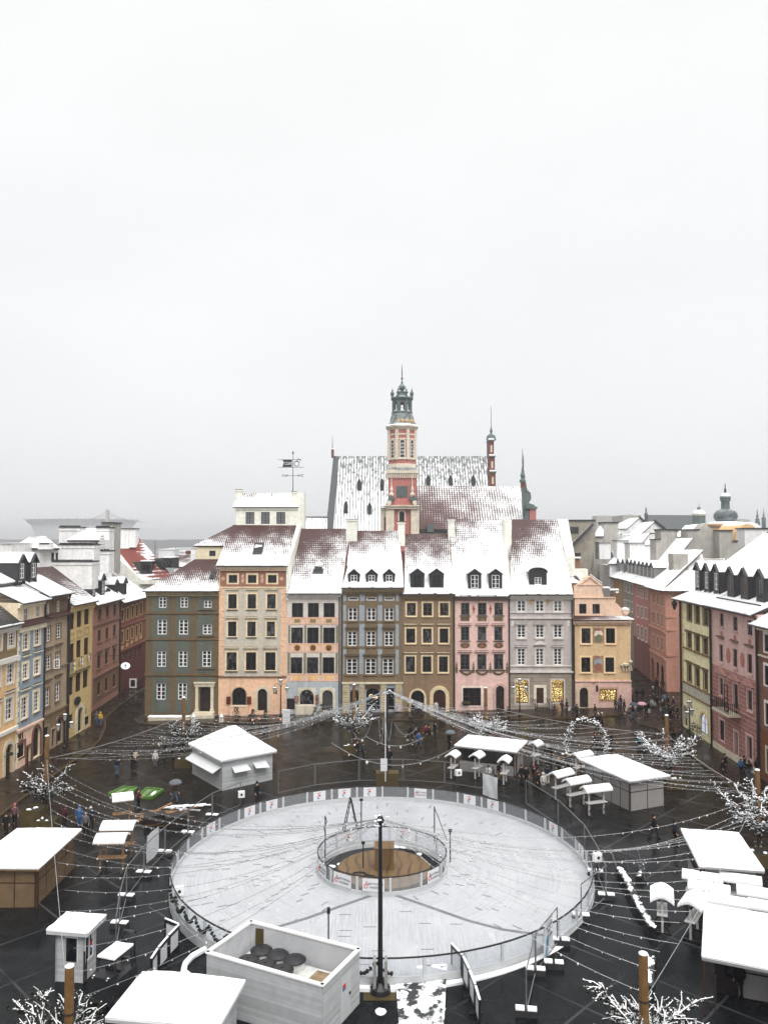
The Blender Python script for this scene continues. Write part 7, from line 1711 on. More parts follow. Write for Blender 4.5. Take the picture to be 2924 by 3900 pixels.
def tree(label, p, rad, h0, h1, snow, leaf, seed, clad=True):
 random.seed(seed); t = empty('snowy_tree', p, 0, label, 'tree', 'snowy trees beside the wooden poles')
 tr, tw, sn, lf = MB(), MB(), MB(), MB()
 tr.tube([(0, 0, 0), (.05, 0, h0 * .5), (-.04, .03, h0)], .16, 7, .11)
 nl = 15 if seed > 45 else 10
 for k in range(nl):
  a = 2 * pi * k / nl + random.uniform(-.3, .3); R_ = rad * random.uniform(.6, 1.0); e = random.uniform(.1, 1) * (h1 - h0)
  pts = [Vector((0, 0, h0 * random.uniform(.62, 1.0)))]
  for i in range(1, 6): f = i / 5; pts.append(Vector((cos(a) * R_ * f + random.gauss(0, .13), sin(a) * R_ * f + random.gauss(0, .13), pts[0].z * (1 - f) + (h0 + e) * f + random.gauss(0, .11))))
  tr.tube(pts, .07, 5, .02)
  for i in range(1, 6):
   for _ in range(8):
    d = Vector((cos(a) + random.gauss(0, .75), sin(a) + random.gauss(0, .75), random.uniform(-.15, .95))).normalized() * random.uniform(.3, .95)
    b = pts[i].lerp(pts[i - 1], random.random()); mid = b + d * .5 + Vector((random.gauss(0, .05), random.gauss(0, .05), .06)); tw.tube([b, mid, b + d], .016, 3, .007)
    if random.random() < snow * (1.1 if seed > 45 else .6): up = Vector((0, 0, .025)); sn.tube([b + up, mid + up, b + d * .93 + up], random.uniform(.014, .03), 4, .012)
    for j in range(6):
     q = b + d * (j + random.random()) / 6
     if random.random() < snow * .75: octa_(sn, q + Vector((random.gauss(0, .03), random.gauss(0, .03), .03)), random.choice((.03, .04, .05, .06, .09)) * (.6 if seed > 45 else 1), .7)
     if random.random() < leaf: leafq(lf, q - Vector((0, 0, .02)), random.uniform(.06, .12)); leafq(lf, q + Vector((random.gauss(0, .08), random.gauss(0, .08), random.gauss(0, .06))), random.uniform(.06, .12))
  for i in range(5):
   up = Vector((0, 0, .05)); sn.tube([pts[i] + up, pts[i + 1] + up], .028 * snow + .005, 4)
 if clad:
  for _ in range(110):
   a = random.uniform(0, 2 * pi); z = random.uniform(.4, h0); q = (cos(a) * .22, sin(a) * .22, z)
   if random.random() < snow * .7: octa_(sn, q, random.uniform(.03, .07))
   leafq(lf, q, random.uniform(.08, .16))
 tr.obj('trunk', TWIG, t); tw.obj('twigs', TWIG, t); sn.obj('snow', SNOW, t); lf.obj('leaves', LEAF, t); return t
POLES = [((99, 1765), (99, 1591), 'left of the tan stall'), ((396, 1645), (396, 1507), 'behind the white hut'), ((764, 1615), (763, 1479), 'left of the far light mast'),
   ((1049, 1622), (1049.5, 1486), 'behind the low roofed stall'), ((1441, 1690), (1433.5, 1546), 'right of the large stall'), ((1638, 1850), (1631, 1665.5), 'at the right edge')]
poles = []
for (b, t, w) in POLES:
 p = G(*b); poles.append((p, (b[1] - t[1]) * p.y / 1700 * .985, w))
for (tx, ty, w) in ((1388.6, 2061, 'in the foreground, bottom right'), (150.3, 2088, 'in the foreground before the booth')):
 q = G(tx, ty, 6.2); poles.append((Vector((q.x, q.y, gz(q.x))), 6.2, w))
for p, hh, w in poles:
 e = empty('wooden_pole', p, 0, 'round wooden light pole ' + w, 'pole', 'wooden poles carrying the light strings')
 MB().lathe([(.2, -.1), (.185, hh * .5), (.17, hh)], n=12).obj('shaft', POLEW, e, False); MB().lathe([(.17, hh + .002), (.17, hh + .04), (.1, hh + .08)], n=12).obj('snow_top', SNOW, e)
 MB().lathe([(.2, hh * .72), (.2, hh * .72 + .06)], n=12).obj('clamp', GUTTER, e)
tp = [(2.1, 2.3, 4.0, .3, .75), (1.9, 2.4, 4.2, .3, .8), (2.4, 2.5, 4.3, .6, .7), (2.1, 2.4, 3.9, .75, .6), (2.75, 2.2, 4.6, .8, .6), (2.5, 2.4, 4.9, .8, .6), (2.0, 3.2, 5.1, .9, .7), (1.7, 3.3, 5.5, .6, .9)]
lbl = ['dark leaved tree with a little snow on a wooden pole left of the tan stall', 'dark leaved tree with a little snow behind the white hut', 'snow dusted tree left of the far light mast, before the cafe', 'snow dusted tree before the rose pink house', 'bare tree thick with snow right of the large stall', 'bare tree thick with snow at the right edge', 'bare tree thick with snow in the bottom right foreground', 'snow dusted evergreen in the bottom left foreground, by the booth']
off = [(.05, -.4), (0, -.4), (0, -.4), (0, -.4), (.15, -.4), (-.2, -.4), (.1, -.6), (-.2, -.6)]
for i, ((p, hh, w), a) in enumerate(zip(poles, tp)): tree(lbl[i], p + Vector((off[i][0], off[i][1], 0)), *a[:3], a[3], a[4], 40 + i)
random.seed(5)
def planter(p, sx, sy, sz, label, rz=0):
 e = empty('planter', p, rz, label, 'planter', 'plywood planters at the tree poles')
 MB().plate([(-sx, 0), (sx, 0), (sx, sz), (-sx, sz)], [], -sy, -sy + .04).obj('front_board', PLANT, e)
 MB().box(-sx, -sx + .04, -sy + .042, sy, 0, sz).box(sx - .04, sx, -sy + .042, sy, 0, sz).box(-sx + .042, sx - .042, sy - .04, sy, 0, sz).obj('side_boards', PLANT, e)
 MB().box(-sx + .05, sx - .05, -sy + .05, sy - .05, 0, sz - .1).obj('soil', M('dark_soil', (.03, .024, .018, 1), .9, .3, 5), e)
 m = MB()
 for _ in range(4): m.blob((random.uniform(-sx, sx) * .7, random.uniform(-sy, sy) * .7, sz - .06), .14, .6)
 m.obj('snow_patch', SNOW, e)
for (x, y), s_, lb in (((72, 1786), (.75, .7, 1.5), 'tall plywood planter box left of the dark tree by the tan stall'), ((98, 1790), (.9, .6, .8), 'low plywood planter box before the dark tree by the tan stall'), ((397, 1656), (.75, .6, .9), 'plywood planter half hidden behind the white hut'), ((756, 1629), (.8, .6, 1.0), 'yellow plywood planter under the tree left of the far mast'),
      ((1455, 1702), (.8, .6, .9), 'brown planter right of the large stall'), ((1648, 1868), (.9, .7, .9), 'plywood planter at the right edge'), ((1222, 1640), (.6, .5, .6), 'small planter under the left foot of the flower arch'), ((1312, 1650), (.6, .5, .6), 'small planter under the right foot of the flower arch')): planter(G(x, y), *s_, lb)
A, B = G(1224, 1632), G(1311, 1640); c = (A + B) / 2; d = (B - A); R_ = d.length / 2
ar = empty('flower_arch', c, atan2(d.y, d.x), 'round arch of branches and flowers covered with snow, right behind the queue', 'arch')
fr_, sn_, lf_ = MB(), MB(), MB()
pts = [Vector((-R_, 0, 0)), Vector((-R_, 0, 1.0))] + [Vector((-R_ * cos(pi * i / 12), 0, 1.2 + 2.5 * sin(pi * i / 12))) for i in range(13)] + [Vector((R_, 0, 1.0)), Vector((R_, 0, 0))]
fr_.tube(pts, .09, 6)
for i in range(len(pts) - 1):
 for _ in range(34):
  q = pts[i].lerp(pts[i + 1], random.random()) + Vector((random.gauss(0, .16), random.gauss(0, .16), random.gauss(0, .14)))
  if random.random() < .55: octa_(sn_, q + Vector((0, 0, .06)), random.uniform(.05, .12))
  leafq(lf_, q, random.uniform(.08, .18))
fr_.obj('frame', TWIG, ar); sn_.obj('snow', SNOW, ar); lf_.obj('foliage', LEAF, ar)
masts = []
for (bx_, by, ty, lb) in ((821, 2143, 1771, 'tall black light mast in front of the rink, carrying a fan of light strings'), (836, 1698, 1488, 'tall black light mast behind the rink with snowy tangled strings at its top')):
 p = G(bx_, by); hh = (by - ty) * p.y / 1700 * .985
 e = empty('light_mast', p, 0, lb, 'light mast'); MB().lathe([(.13, -.1), (.11, hh * .6), (.085, hh)], n=12).obj('shaft', BLACK, e)
 MB().lathe([(.2, hh - .25), (.2, hh - .18), (.11, hh + .02)], n=12).obj('crown_ring', BLACK, e)
 m = MB()
 for _ in range(26): a = random.uniform(0, 2 * pi); octa_(m, (cos(a) * random.uniform(.1, .4), sin(a) * random.uniform(.1, .3), hh - random.uniform(.0, .5)), random.uniform(.05, .11))
 m.obj('snow_clumps', SNOW, e)
 if by > 2000: MB().lathe([(.55, 0), (.5, .25), (.2, .5)], n=10).obj('ballast_net', BLACK, e); MB().box(-.8, .8, -.75, .75, .004, .03).obj('base_plate', PLANT, e); MB().box(-.35, -.2, -.3, .3, .03, 1.6).box(.2, .35, -.3, .3, .03, 1.6).obj('stay_box', M('grey_box', rgb(150, 150, 146, .8), .6), e)
 else: MB().box(-1.0, 1.0, -.5, .7, 0, 1.25).obj('base_crate', PLANT, e); MB().box(-.6, .0, -.62, -.58, 1.5, 2.6).obj('notice', ADW, e)
 masts.append(p + Vector((0, 0, hh - .1)))
STRW = M('snowy_wire', (.36, .365, .375, 1), .7, .3, 6); BULB = M('clear_bulb', (.7, .7, .7, 1), .3, .05, 6)
def string(name, label, a, b, sag, r=.0125, bulbs=.75, br=.032, group=None, cat='light string', mat=STRW, hang=0):
 a, b = Vector(a), Vector(b); L_ = (b - a).length; n = 14
 at = lambda f: a.lerp(b, f) - Vector((0, 0, sag * 4 * f * (1 - f)))
 m = MB(); m.tube([at(i / n) for i in range(n + 1)], r, 3, None, False); m.cur = 1
 if bulbs:
  k = int(L_ / bulbs)
  for i in range(1, k): q = at(i / k); octa_(m, q - Vector((0, 0, br + hang)), br * random.choice((.6, .8, 1, 1.5)), 1.3)
 me = m.mesh(name, [mat, BULB]); o = bpy.data.objects.new(name, me); COL.objects.link(o)
 return tag(o, label, cat, group)
ring_pts = [p + Vector((0, 0, hh * .72)) for p, hh, w in poles]
W1, W2_, W3, W4, W5, W6, W7, W8 = ring_pts
n_ = 0
for (a, b, k, mi) in ((W1, W2_, 18, 1), (W2_, W3, 8, 1), (W3, W4, 3, 1), (W4, W5, 10, 1), (W5, W6, 18, 1), (W6, W7, 17, 0), (W8, W1, 17, 0)):
 side = 'left' if a.x + b.x < -10 else ('right' if a.x + b.x > 10 else 'back')
 L_ = (b - a).length
 for i in range(k):
  f = (i + .5) / k; q = a.lerp(b, f) - Vector((0, 0, .35 * 4 * f * (1 - f) + random.uniform(0, .25))); q += (masts[mi] - q).normalized() * random.uniform(0, .5)
  string('light_string', 'thin light string sagging from the %s black mast to the %s side of the square' % ('far' if mi else 'near', side), masts[mi], q, (masts[mi] - q).length * random.uniform(.05, .085), group='light strings fanning from the %s mast to the %s' % ('far' if mi else 'near', side))
for a, b, lb in ((W1, W2_, 'white hut and the tan stall'), (W2_, W3, 'white hut and the far mast'), (W3, W4, 'far mast and the rose pink house'), (W4, W5, 'low roofed stall and the large stall'), (W5, W6, 'large stall and the right edge'), (W6, W7, 'right edge and the bottom right foreground'), (W8, W1, 'booth and the tan stall')):
 string('support_cable', 'snow covered support cable between poles near the ' + lb, a, b, .42, .018, 0, cat='cable')
for (x0, y0, x1, y1, Y, sg), lb in zip(((715, 1604, 985, 1612, 67.5, 1.75), (790, 1590, 915, 1592, 68, .8), (762, 1580, 802, 1560, 72, 1.1), (818, 1555, 828, 1550, 70, 2.2), (832, 1550, 846, 1556, 70, 1.9), (850, 1560, 900, 1570, 71, .9)),
  ('long festoon of bigger bulbs swagging in front of the far mast, lowest one', 'shorter festoon of bigger bulbs across the far mast', 'looped end of a light string left of the far mast', 'narrow hanging loop of lights just left of the far mast', 'narrow hanging loop of lights just right of the far mast', 'wide hanging loop of lights right of the far mast')):
 string('festoon', lb, P(x0, y0, Y), P(x1, y1, Y), sg, .02, 1.5 if sg > 1.7 and x1 - x0 > 100 else .9, .09, cat='festoon', hang=.05)
tag(MB().tube([masts[1] + Vector((-.16, -.1, 0)), G(832, 1700) + Vector((0, -.4, .6))], .03, 4).obj('light_chain', SNOW), 'snowy chain of lights hanging straight down the far mast', 'light chain')
# ------------------------------------------------------------------ street lamps
LAMPG = M('lamp_glass', (.5, .5, .47, 1), .3, .1, 5)
def lamp(p, hh, label, rz=0):
 e = empty('street_lamp', p, rz, label, 'street lamp', 'black triple lantern street lamps')
 MB().lathe([(.2, -.1), (.2, .5), (.1, .7), (.075, 1.6), (.06, hh)], n=10).obj('post', BLACK, e)
 MB().tube([(-.75, 0, hh - .35), (-.7, 0, hh + .05), (-.35, 0, hh + .12), (0, 0, hh - .3)], .03, 5).tube([(.75, 0, hh - .35), (.7, 0, hh + .05), (.35, 0, hh + .12), (0, 0, hh - .3)], .03, 5).obj('arm', BLACK, e)
 for x, z in ((-.75, hh - .35), (.75, hh - .35), (0, hh + .62)):
  l = MB().lathe([(.05, z - .72), (.1, z - .68)], x, 0, 8).lathe([(.28, z - .14), (.2, z - .02), (.05, z + .1), (.02, z + .22)], x, 0, 8).obj('lantern', BLACK, e)
  MB().lathe([(.1, z - .68), (.22, z - .14)], x, 0, 8).obj('glass', LAMPG, l); MB().lathe([(.24, z - .085), (.2, z - .015), (.06, z + .09)], x, 0, 8).obj('snow', SNOW, l)
for x, y, ty, lb, rz in ((139, 1622, 1540, 'black street lamp before the taupe and mustard houses on the left', .9), (606, 1553, 1466, 'black street lamp at the right corner of the peach house', 0), (1122, 1551, 1464, 'black street lamp before the grey house with lit windows', 0), (1489.5, 1606, 1512, 'black street lamp before the pale yellow house on the right', .9)):
 p = G(x, y); lamp(p, (y - ty) * p.y / 1700 - .8, lb, rz)
# ------------------------------------------------------------------ wire fences with snow topped feet
WIRE = M('galvanised_wire', (.13, .135, .14, 1), .5, .15, 6)
CONC = M('dark_concrete', (.03, .03, .032, 1), .7, .2, 4)
def foot(p, rz, label):
 e = empty('ballast_block', p, rz, label, 'concrete block', 'snow topped ballast blocks of the wire fence')
 MB().box(-.5, .5, -.2, .2, -.05, .3).obj('block', CONC, e)
 MB().box(-.48, -.08, -.18, .18, .3, .37).obj('snow_cap', SNOW, e); MB().box(.06, .48, -.17, .18, .3, .36).obj('snow_cap', SNOW, e)
def fence(pts, label):
 for i, (a, b) in enumerate(zip(pts, pts[1:])):
  d = b - a; L_ = hypot(d.x, d.y); e = empty('wire_fence', a, atan2(d.y, d.x), label, 'wire fence', 'wire fence panels round the rink'); dz = b.z - a.z
  MB().tube([(.05, 0, .1), (.05, 0, 2.0)], .035, 5).tube([(L_ - .05, 0, .1 + dz), (L_ - .05, 0, 2.0 + dz)], .035, 5).obj('post', WIRE, e)
  MB().tube([(.05, 0, 2.0), (L_ - .05, 0, 2.0 + dz)], .035, 5).tube([(.05, 0, .15), (L_ - .05, 0, .15 + dz)], .03, 5).obj('rail', WIRE, e)
fl = [G(x, y) for x, y in ((250, 2062), (258, 2004), (272.6, 1944), (310.5, 1893), (356, 1848), (406, 1806), (458, 1768), (520, 1742))]
fb = [G(x, y) for x, y in ((600, 1716), (680, 1699), (775, 1689), (870, 1688), (960, 1694), (1055, 1708))]
fr2 = [G(x, y) for x, y in ((1135, 1738), (1205, 1785), (1262, 1845), (1292, 1900), (1309, 1942.7), (1254, 1987))]
fence(fl, 'thin wire fence panel on snow topped feet left of the rink'); fence(fb, 'thin wire fence panel standing behind the far edge of the rink'); fence(fr2, 'thin wire fence panel right of the rink')
fence([G(x, y) for x, y in ((1204, 2041), (1156, 2105), (1136, 2194))], 'thin wire fence panel in the dark right foreground')
for x, y, lb in ((258, 2004, 'lowest of the fence blocks left of the rink'), (272.6, 1944, 'fence block left of the rink, second from the bottom'), (310.5, 1893, 'fence block below the white fence sheet'), (356, 1848, 'fence block right of the white fence sheet'), (406, 1806, 'fence block close to the left rim of the rink'), (458, 1768, 'fence block beside the timber pile'),
     (1285, 1890.6, 'fence block at the right rim of the rink, upper one'), (1309, 1942.7, 'fence block at the right rim of the rink, lower one'), (1254, 1987, 'fence block under the lower right curve of the rink'), (1210, 2040.7, 'fence block behind the white banner'), (1195.8, 2091, 'fence block below the white banner'), (1156, 2105.5, 'fence block left below the white banner'), (1136, 2194, 'fence block at the bottom edge right of the snowy ramp')):
 foot(G(x, y), -.15, 'snow topped black ' + lb)
for x, y, ty, lb in ((521, 1752, 1723, 'white floodlight on a stand left behind the rink'), (990, 1712, 1676, 'white floodlight on a stand before the small tables'), (1290, 1920, 1862, 'white floodlight on a tripod at the right rim of the rink'), (387, 1960, 1934, 'white floodlight fixed at the left rim of the rink')):
 p = G(x, y); hh = (y - ty) * p.y / 1700
 e = empty('floodlight', p, .3, lb, 'floodlight'); MB().tube([(0, 0, 0), (0, 0, hh)], .045, 6).obj('stand', BLACK, e)
 m = MB()
 for k in range(3): a = 2.1 * k; m.tube([(0, 0, .5), (.45 * cos(a), .45 * sin(a), 0)], .025, 4)
 m.obj('tripod_legs', BLACK, e); l = MB().box(-.26, .26, -.14, .14, hh, hh + .5).obj('lamp_box', WHITE, e); MB().lathe([(.1, -.16), (.1, -.14)], 0, 0, 10).obj('lens', GUTTER, l, loc=(0, 0, 0)).matrix_local = Matrix.Translation((0, 0, hh + .25)) @ Matrix.Rotation(pi / 2, 4, 'X') @ Matrix.Translation((0, 0, .3))
def board(p0, p1, label):
 p0, p1 = Vector(p0), Vector(p1); d = p1 - p0; L_ = hypot(d.x, d.y)
 e = empty('barrier_board', p0, atan2(d.y, d.x), label, 'barrier board', 'black framed white boards at the rink entrance')
 MB().plate(rect(0, L_, 0, 1.25), [rect(.12, L_ - .12, .22, 1.08)], -.05, .05).obj('frame', BLACK, e); MB().box(.12, L_ - .12, -.02, .02, .22, 1.08).obj('panel', ADW, e)
 MB().box(-.06, .06, -.3, .3, -.05, .06).obj('foot', BLACK, e); MB().box(0, L_, -.05, .05, 1.25, 1.29).obj('frame_snow', SNOW, e)
lb4 = ['first', 'second', 'third', 'fourth']
for i, q in enumerate((((356, 2034), (385, 2046)), ((364, 2072), (386, 2048)), ((342, 2100), (362, 2075)), ((326, 2126), (340, 2103)))): board(G(*q[0]), G(*q[1]), 'black framed white board left of the fan enclosure, %s from the rink' % lb4[i])
for i, q in enumerate((((975, 2092), (998, 2118)), ((1000, 2122), (1013, 2150)), ((1014, 2154), (1026, 2186)), ((1027, 2190), (1036, 2222)))): board(G(*q[0]), G(*q[1]), 'black framed white board right of the snowy ramp, %s from the rink' % lb4[i])
RAMP = NT('trampled_snow_on_mat'); _o = RAMP.obj(); _n = RAMP.noise(_o, 1.1, 6, .65); _s = RAMP.ramp(_n, .46, .52)
RAMP.set(col=RAMP.mix(_s, (.016, .018, .02, 1), (.84, .85, .87, 1)), rough=RAMP.ramp(_s, 0, 1, .35, .8), normal=RAMP.bump(_s, .8, .08)); RAMP = RAMP.m
a, b, c, d = G(852, 2098), G(965, 2094), G(958, 2225), G(862, 2225)
m = MB().vprism([(p.x, p.y) for p in (d, c, b, a)], [p.z - .05 for p in (d, c, b, a)], [p.z + .05 for p in (d, c)] + [p.z + .26 for p in (b, a)]); tag(m.obj('entrance_ramp', RAMP), None, None, kind='structure')
m = MB(); random.seed(9)
for _ in range(60):
 f, g_ = random.random(), random.random() ** 1.2; q = (a.lerp(b, f)).lerp(d.lerp(c, f), g_); q.z = .05 + .22 * (1 - g_); m.blob(q, random.uniform(.06, .2), .35)
tag(m.obj('snow_lumps', SNOW), 'loose lumps of trampled snow scattered over the dark entrance ramp', 'snow', None, 'stuff')
ring('snow_bank', RO + .1, RO + .42, .02, .2, SNOW, rk_, 40, radians(262), radians(318)); 
p = G(822, 2186); tag(MB().blob((0, 0, 0), .3, .3, 2, .15).obj('snow_heap', SNOW, None, True, p), 'small crescent heap of snow on the wet paving below the near mast', 'snow heap')
hp = [G(x, y, .15) for x, y in ((466, 2040), (440, 2052), (415, 2066), (400, 2082), (396, 2098), (408, 2108))]
hs_ = tag(MB().tube(hp, .16, 7).obj('hose', SNOW), 'thick snow covered hose curling left of the fan enclosure', 'hose')
def blackbar(pts, label, lumps, hgt=.5, w=.22):
 e = empty('low_barrier', pts[0], 0, label, 'low barrier'); L0 = [p - pts[0] for p in pts]; m = MB()
 for q, r in zip(L0, L0[1:]): m.obox(((q + r) / 2) + Vector((0, 0, hgt / 2)), r - q, (r - q).length / 2, w, hgt / 2)
 m.obj('body', BLACK, e); s_ = MB()
 for _ in range(lumps): i = random.randrange(len(L0) - 1); q = L0[i].lerp(L0[i + 1], random.random()); s_.blob(q + Vector((random.uniform(-w, w) * .6, random.uniform(-.1, .1), hgt + .02)), random.uniform(.05, .15), .6)
 s_.obj('snow_lumps', SNOW, e); return e
e = blackbar([sr(640, 600), sr(700, 690), sr(760, 830), sr(830, 950), sr(870, 1020)], 'long black low barrier topped with lumps of snow, right of the rink', 110)
MB()._add([(0, 0, 0), (-.3, .9, 1.3), (-.22, 1.0, 1.3), (.2, .1, 0)], [(0, 1, 2, 3)]).tube([(0, .1, .1), (-.3, .95, 1.3)], .07, 5).obj('raised_end', BLACK, e)
e = blackbar([sr(775, 650), sr(800, 600), sr(790, 560)], 'short black sledge like frame with upright posts, right of the rink', 8, .35)
MB().tube([(-.4, .3, 0), (-.6, .9, 1.3)], .08, 5).tube([(.5, .2, 0), (.4, 1.6, 1.7)], .1, 5).obj('upright_post', BLACK, e)
e = blackbar([sr(845, 1210), sr(830, 1300), sr(825, 1420)], 'black low barrier with snow lumps behind the foreground wooden pole', 80, .45, .35)
p = G(252, 2150); f = empty('forklift', p, 1.25, 'black forklift with a snow covered cab roof standing behind the white booth', 'forklift')
DKM = M('dark_machine_paint', (.02, .021, .023, 1), .4, .2, 4, .4)
MB().box(-1.3, .8, -.6, .6, .3, 1.2).box(-1.3, -.6, -.55, .55, 1.2, 1.5).obj('body', DKM, f)
for x, y in ((-.95, -.58), (-.95, .58), (.5, -.6), (.5, .6)):
 w_ = MB().lathe([(.34, -.12), (.34, .12)], n=16).obj('wheel', BLACK, f); w_.matrix_local = Matrix.Translation((x, y, .34)) @ Matrix.Rotation(pi / 2, 4, 'X'); MB().lathe([(.17, -.13), (.17, .13)], n=10).obj('rim', GREYW, w_)
for x, y in ((-.9, -.5), (-.9, .5), (.55, -.5), (.55, .5)): MB().tube([(x, y, .9), (x * .85, y * .92, 2.1)], .045, 5).obj('cab_post', DKM, f)
r_ = MB().box(-.9, .6, -.52, .52, 2.1, 2.18).obj('cab_roof', DKM, f); snowcap('roof_snow', [(-.88, -.5, 2.18), (.58, -.5, 2.18), (.58, .5, 2.18), (-.88, .5, 2.18)], r_, .1, 5)
MB().box(-.5, .05, -.25, .25, 1.0, 1.2).box(-.55, -.4, -.25, .25, 1.2, 1.65).obj('seat', BLACK, f)
MB().box(.85, .97, -.42, -.32, .1, 2.7).box(.85, .97, .32, .42, .1, 2.7).box(.84, .98, -.42, .42, 2.6, 2.7).box(.84, .98, -.42, .42, 1.3, 1.38).obj('mast', DKM, f)
MB().box(.98, 2.0, -.35, -.23, .06, .11).box(.98, 2.0, .23, .35, .06, .11).obj('fork', GUTTER, f)
for y in (-.4, .4): MB().lathe([(.1, 1.38), (.12, 1.46), (.02, 1.52)], -1.2, y, 8).obj('rear_lamp', WHITE, f)
GRN = M('green_plastic', rgb(110, 160, 60, .45), .5, .1, 3)
def s3p(x, y, h=0): return gd('SL3', x, y, h)
for q, lb in ((((980, 192), (1150, 212), (1238, 136), (1110, 130)), 'green framed panel lying on the paving, left one with a bar across'), (((1240, 215), (1365, 225), (1468, 155), (1330, 138)), 'green framed panel lying on the paving, right one with snow on it')):
 pts = [s3p(*p_) for p_ in q]; c = sum(pts, Vector()) / 4; e = empty('green_panel', c, 0, lb, 'panel'); L0 = [p_ - c for p_ in pts]
 m = MB().vprism([(p_.x * .97, p_.y * .97) for p_ in L0], .06, .12); m.obj('sheet', M('pale_green_sheet', rgb(140, 170, 116, .5), .5, .15, 1), e)
 m = MB()
 for a, b in zip(L0, L0[1:] + L0[:1]): m.obox((a + b) / 2 + Vector((0, 0, .12)), b - a, (b - a).length / 2, .09, .12)
 a, b = (L0[0] + L0[1]) / 2, (L0[2] + L0[3]) / 2; m.obox((a + b) / 2 + Vector((0, 0, .13)), b - a, (b - a).length / 2, .08, .1); m.obj('frame', GRN, e)
 if 'right' in lb: snowcap('snow_patch', [L0[0] * .5 + Vector((.6, 0, .12)), L0[1] * .6 + Vector((.2, 0, .12)), L0[2] * .5 + Vector((0, 0, .12)), L0[3] * .3 + Vector((.5, 0, .12))], e, .06, 4, .12)
random.seed(21)
ctr = [s3p(1440, 400), s3p(1500, 450), s3p(1580, 400), s3p(1620, 340)]
for i in range(26):
 c = ctr[i % 4] + Vector((random.uniform(-.9, .9), random.uniform(-.5, .5), .08 + random.random() * .45)); a = random.gauss(.45, .45); L_ = random.uniform(.8, 2.0)
 o = MB().obox((0, 0, 0), (cos(a), sin(a), random.gauss(0, .1)), L_, .09, .03).obj('plank', [WOODB, BROWNW, M('weathered_plank', rgb(120, 92, 70, .7), .8, .2, 4), SNOW][i % 4] , None, False, c); tag(o, 'loose plank in the untidy timber pile left behind the rink', 'plank', 'planks of the timber pile')
for x, y, lb in ((1400, 460, 'dark wooden box at the left end of the timber pile'), (1580, 470, 'dark low crate at the right end of the timber pile')):
 e = empty('crate', s3p(x, y), .5, lb, 'crate'); MB().plate(rect(-.8, .8, 0, .9), [], -.5, .5).obj('front', DARKW, e); MB().box(-.8, .8, -.49, .5, 0, .88).obj('body', DARKW, e)
p = G(618, 1570); e = empty('pavement_sign', p, 0, 'white framed pavement sign before the light blue shop front', 'sign'); MB().plate(rect(-.45, .45, .35, 2.0), [], -.05, 0).obj('face', ADW, e); MB().box(-.45, .45, .002, .05, .3, 2.05).obj('back', WHITE, e); MB().lathe([(.5, 0), (.4, .12), (.05, .2), (.04, .4)], n=12).obj('foot', GREYW, e)
p0, p1 = G(322, 1557), G(412, 1554); e = empty('stone_ledge', p0, 0, 'low ledge covered with snow along the foot of the dark green house', 'ledge'); L_ = (p1 - p0).length; MB().box(0, L_, -.5, .3, -.2, .5).obj('ledge', STONE, e); snowcap('ledge_snow', [(-.03, -.55, .5), (L_, -.55, .5), (L_, .3, .5), (-.03, .3, .5)], e, .18, 6)
for x, y, lb in ((418, 1562, 'white lantern left of the dark green house steps'), (478, 1562, 'white lantern right of the dark green house steps')):
 e = empty('lantern', G(x, y), 0, lb, 'lantern'); MB().box(-.25, .25, -.25, .25, 0, .12).box(-.22, -.16, -.22, -.16, .12, .8).box(.16, .22, -.22, -.16, .12, .8).box(-.22, -.16, .16, .22, .12, .8).box(.16, .22, .16, .22, .12, .8).obj('frame', WHITE, e); MB().box(-.15, .15, -.15, .15, .12, .8).obj('glass', LAMPG, e); MB().lathe([(.34, .8), (.08, 1.1), (.05, 1.25)], n=4, a0=pi / 4).obj('top', WHITE, e)
def shrub(x, y, r, hh, label, group='potted evergreens before the houses'):
 e = empty('potted_shrub', G(x, y), 0, label, 'potted shrub', group); MB().lathe([(.22, 0), (.3, .45)], n=10).obj('pot', M('clay_pot', rgb(90, 70, 60, .6), .7, .2, 4), e); m = MB()
 for _ in range(150): a = random.uniform(0, 6.28); z = random.random(); rr = r * sqrt(random.random()) * (1 - z * .6); leafq(m, (cos(a) * rr, sin(a) * rr, .4 + z * hh), .12)
 m.obj('foliage', LEAF, e)
for x, y, r, hh, lb in ((510, 1561, .7, 1.5, 'dark evergreen at the left end of the peach house front'), (573, 1562, .4, 1.3, 'narrow evergreen left below the peach house arched window'), (546, 1562, .4, 1.3, 'narrow evergreen below the middle of the peach house arched window'), (540, 1566, .5, .9, 'low evergreen tub near the peach house'), (680, 1560, .5, 1.5, 'round evergreen left of the light blue arched door'), (695, 1560, .6, 1.8, 'evergreen right of the light blue arched door'), (886, 1556, .7, 2.2, 'tall evergreen between the arches of the brown house'), (800, 1556, .8, 2.2, 'evergreen beside the cafe entrance'), (1500, 1596, .9, 1.3, 'potted evergreen by the pale yellow house shop')): shrub(x, y, r, hh, lb)
for x, y, lb in ((545, 1571, 'left'), (560, 1568, 'middle'), (606, 1570, 'right')): tag(MB().lathe([(.02, .75), (.1, .8), (.13, .88), (.1, .96), (.03, 1.0)], n=10).obj('orange_lamp', emit('orange_globe', rgb(255, 140, 96), .7), None, True, G(x, y)), 'small round orange lamp glowing before the peach house, %s one' % lb, 'lamp')
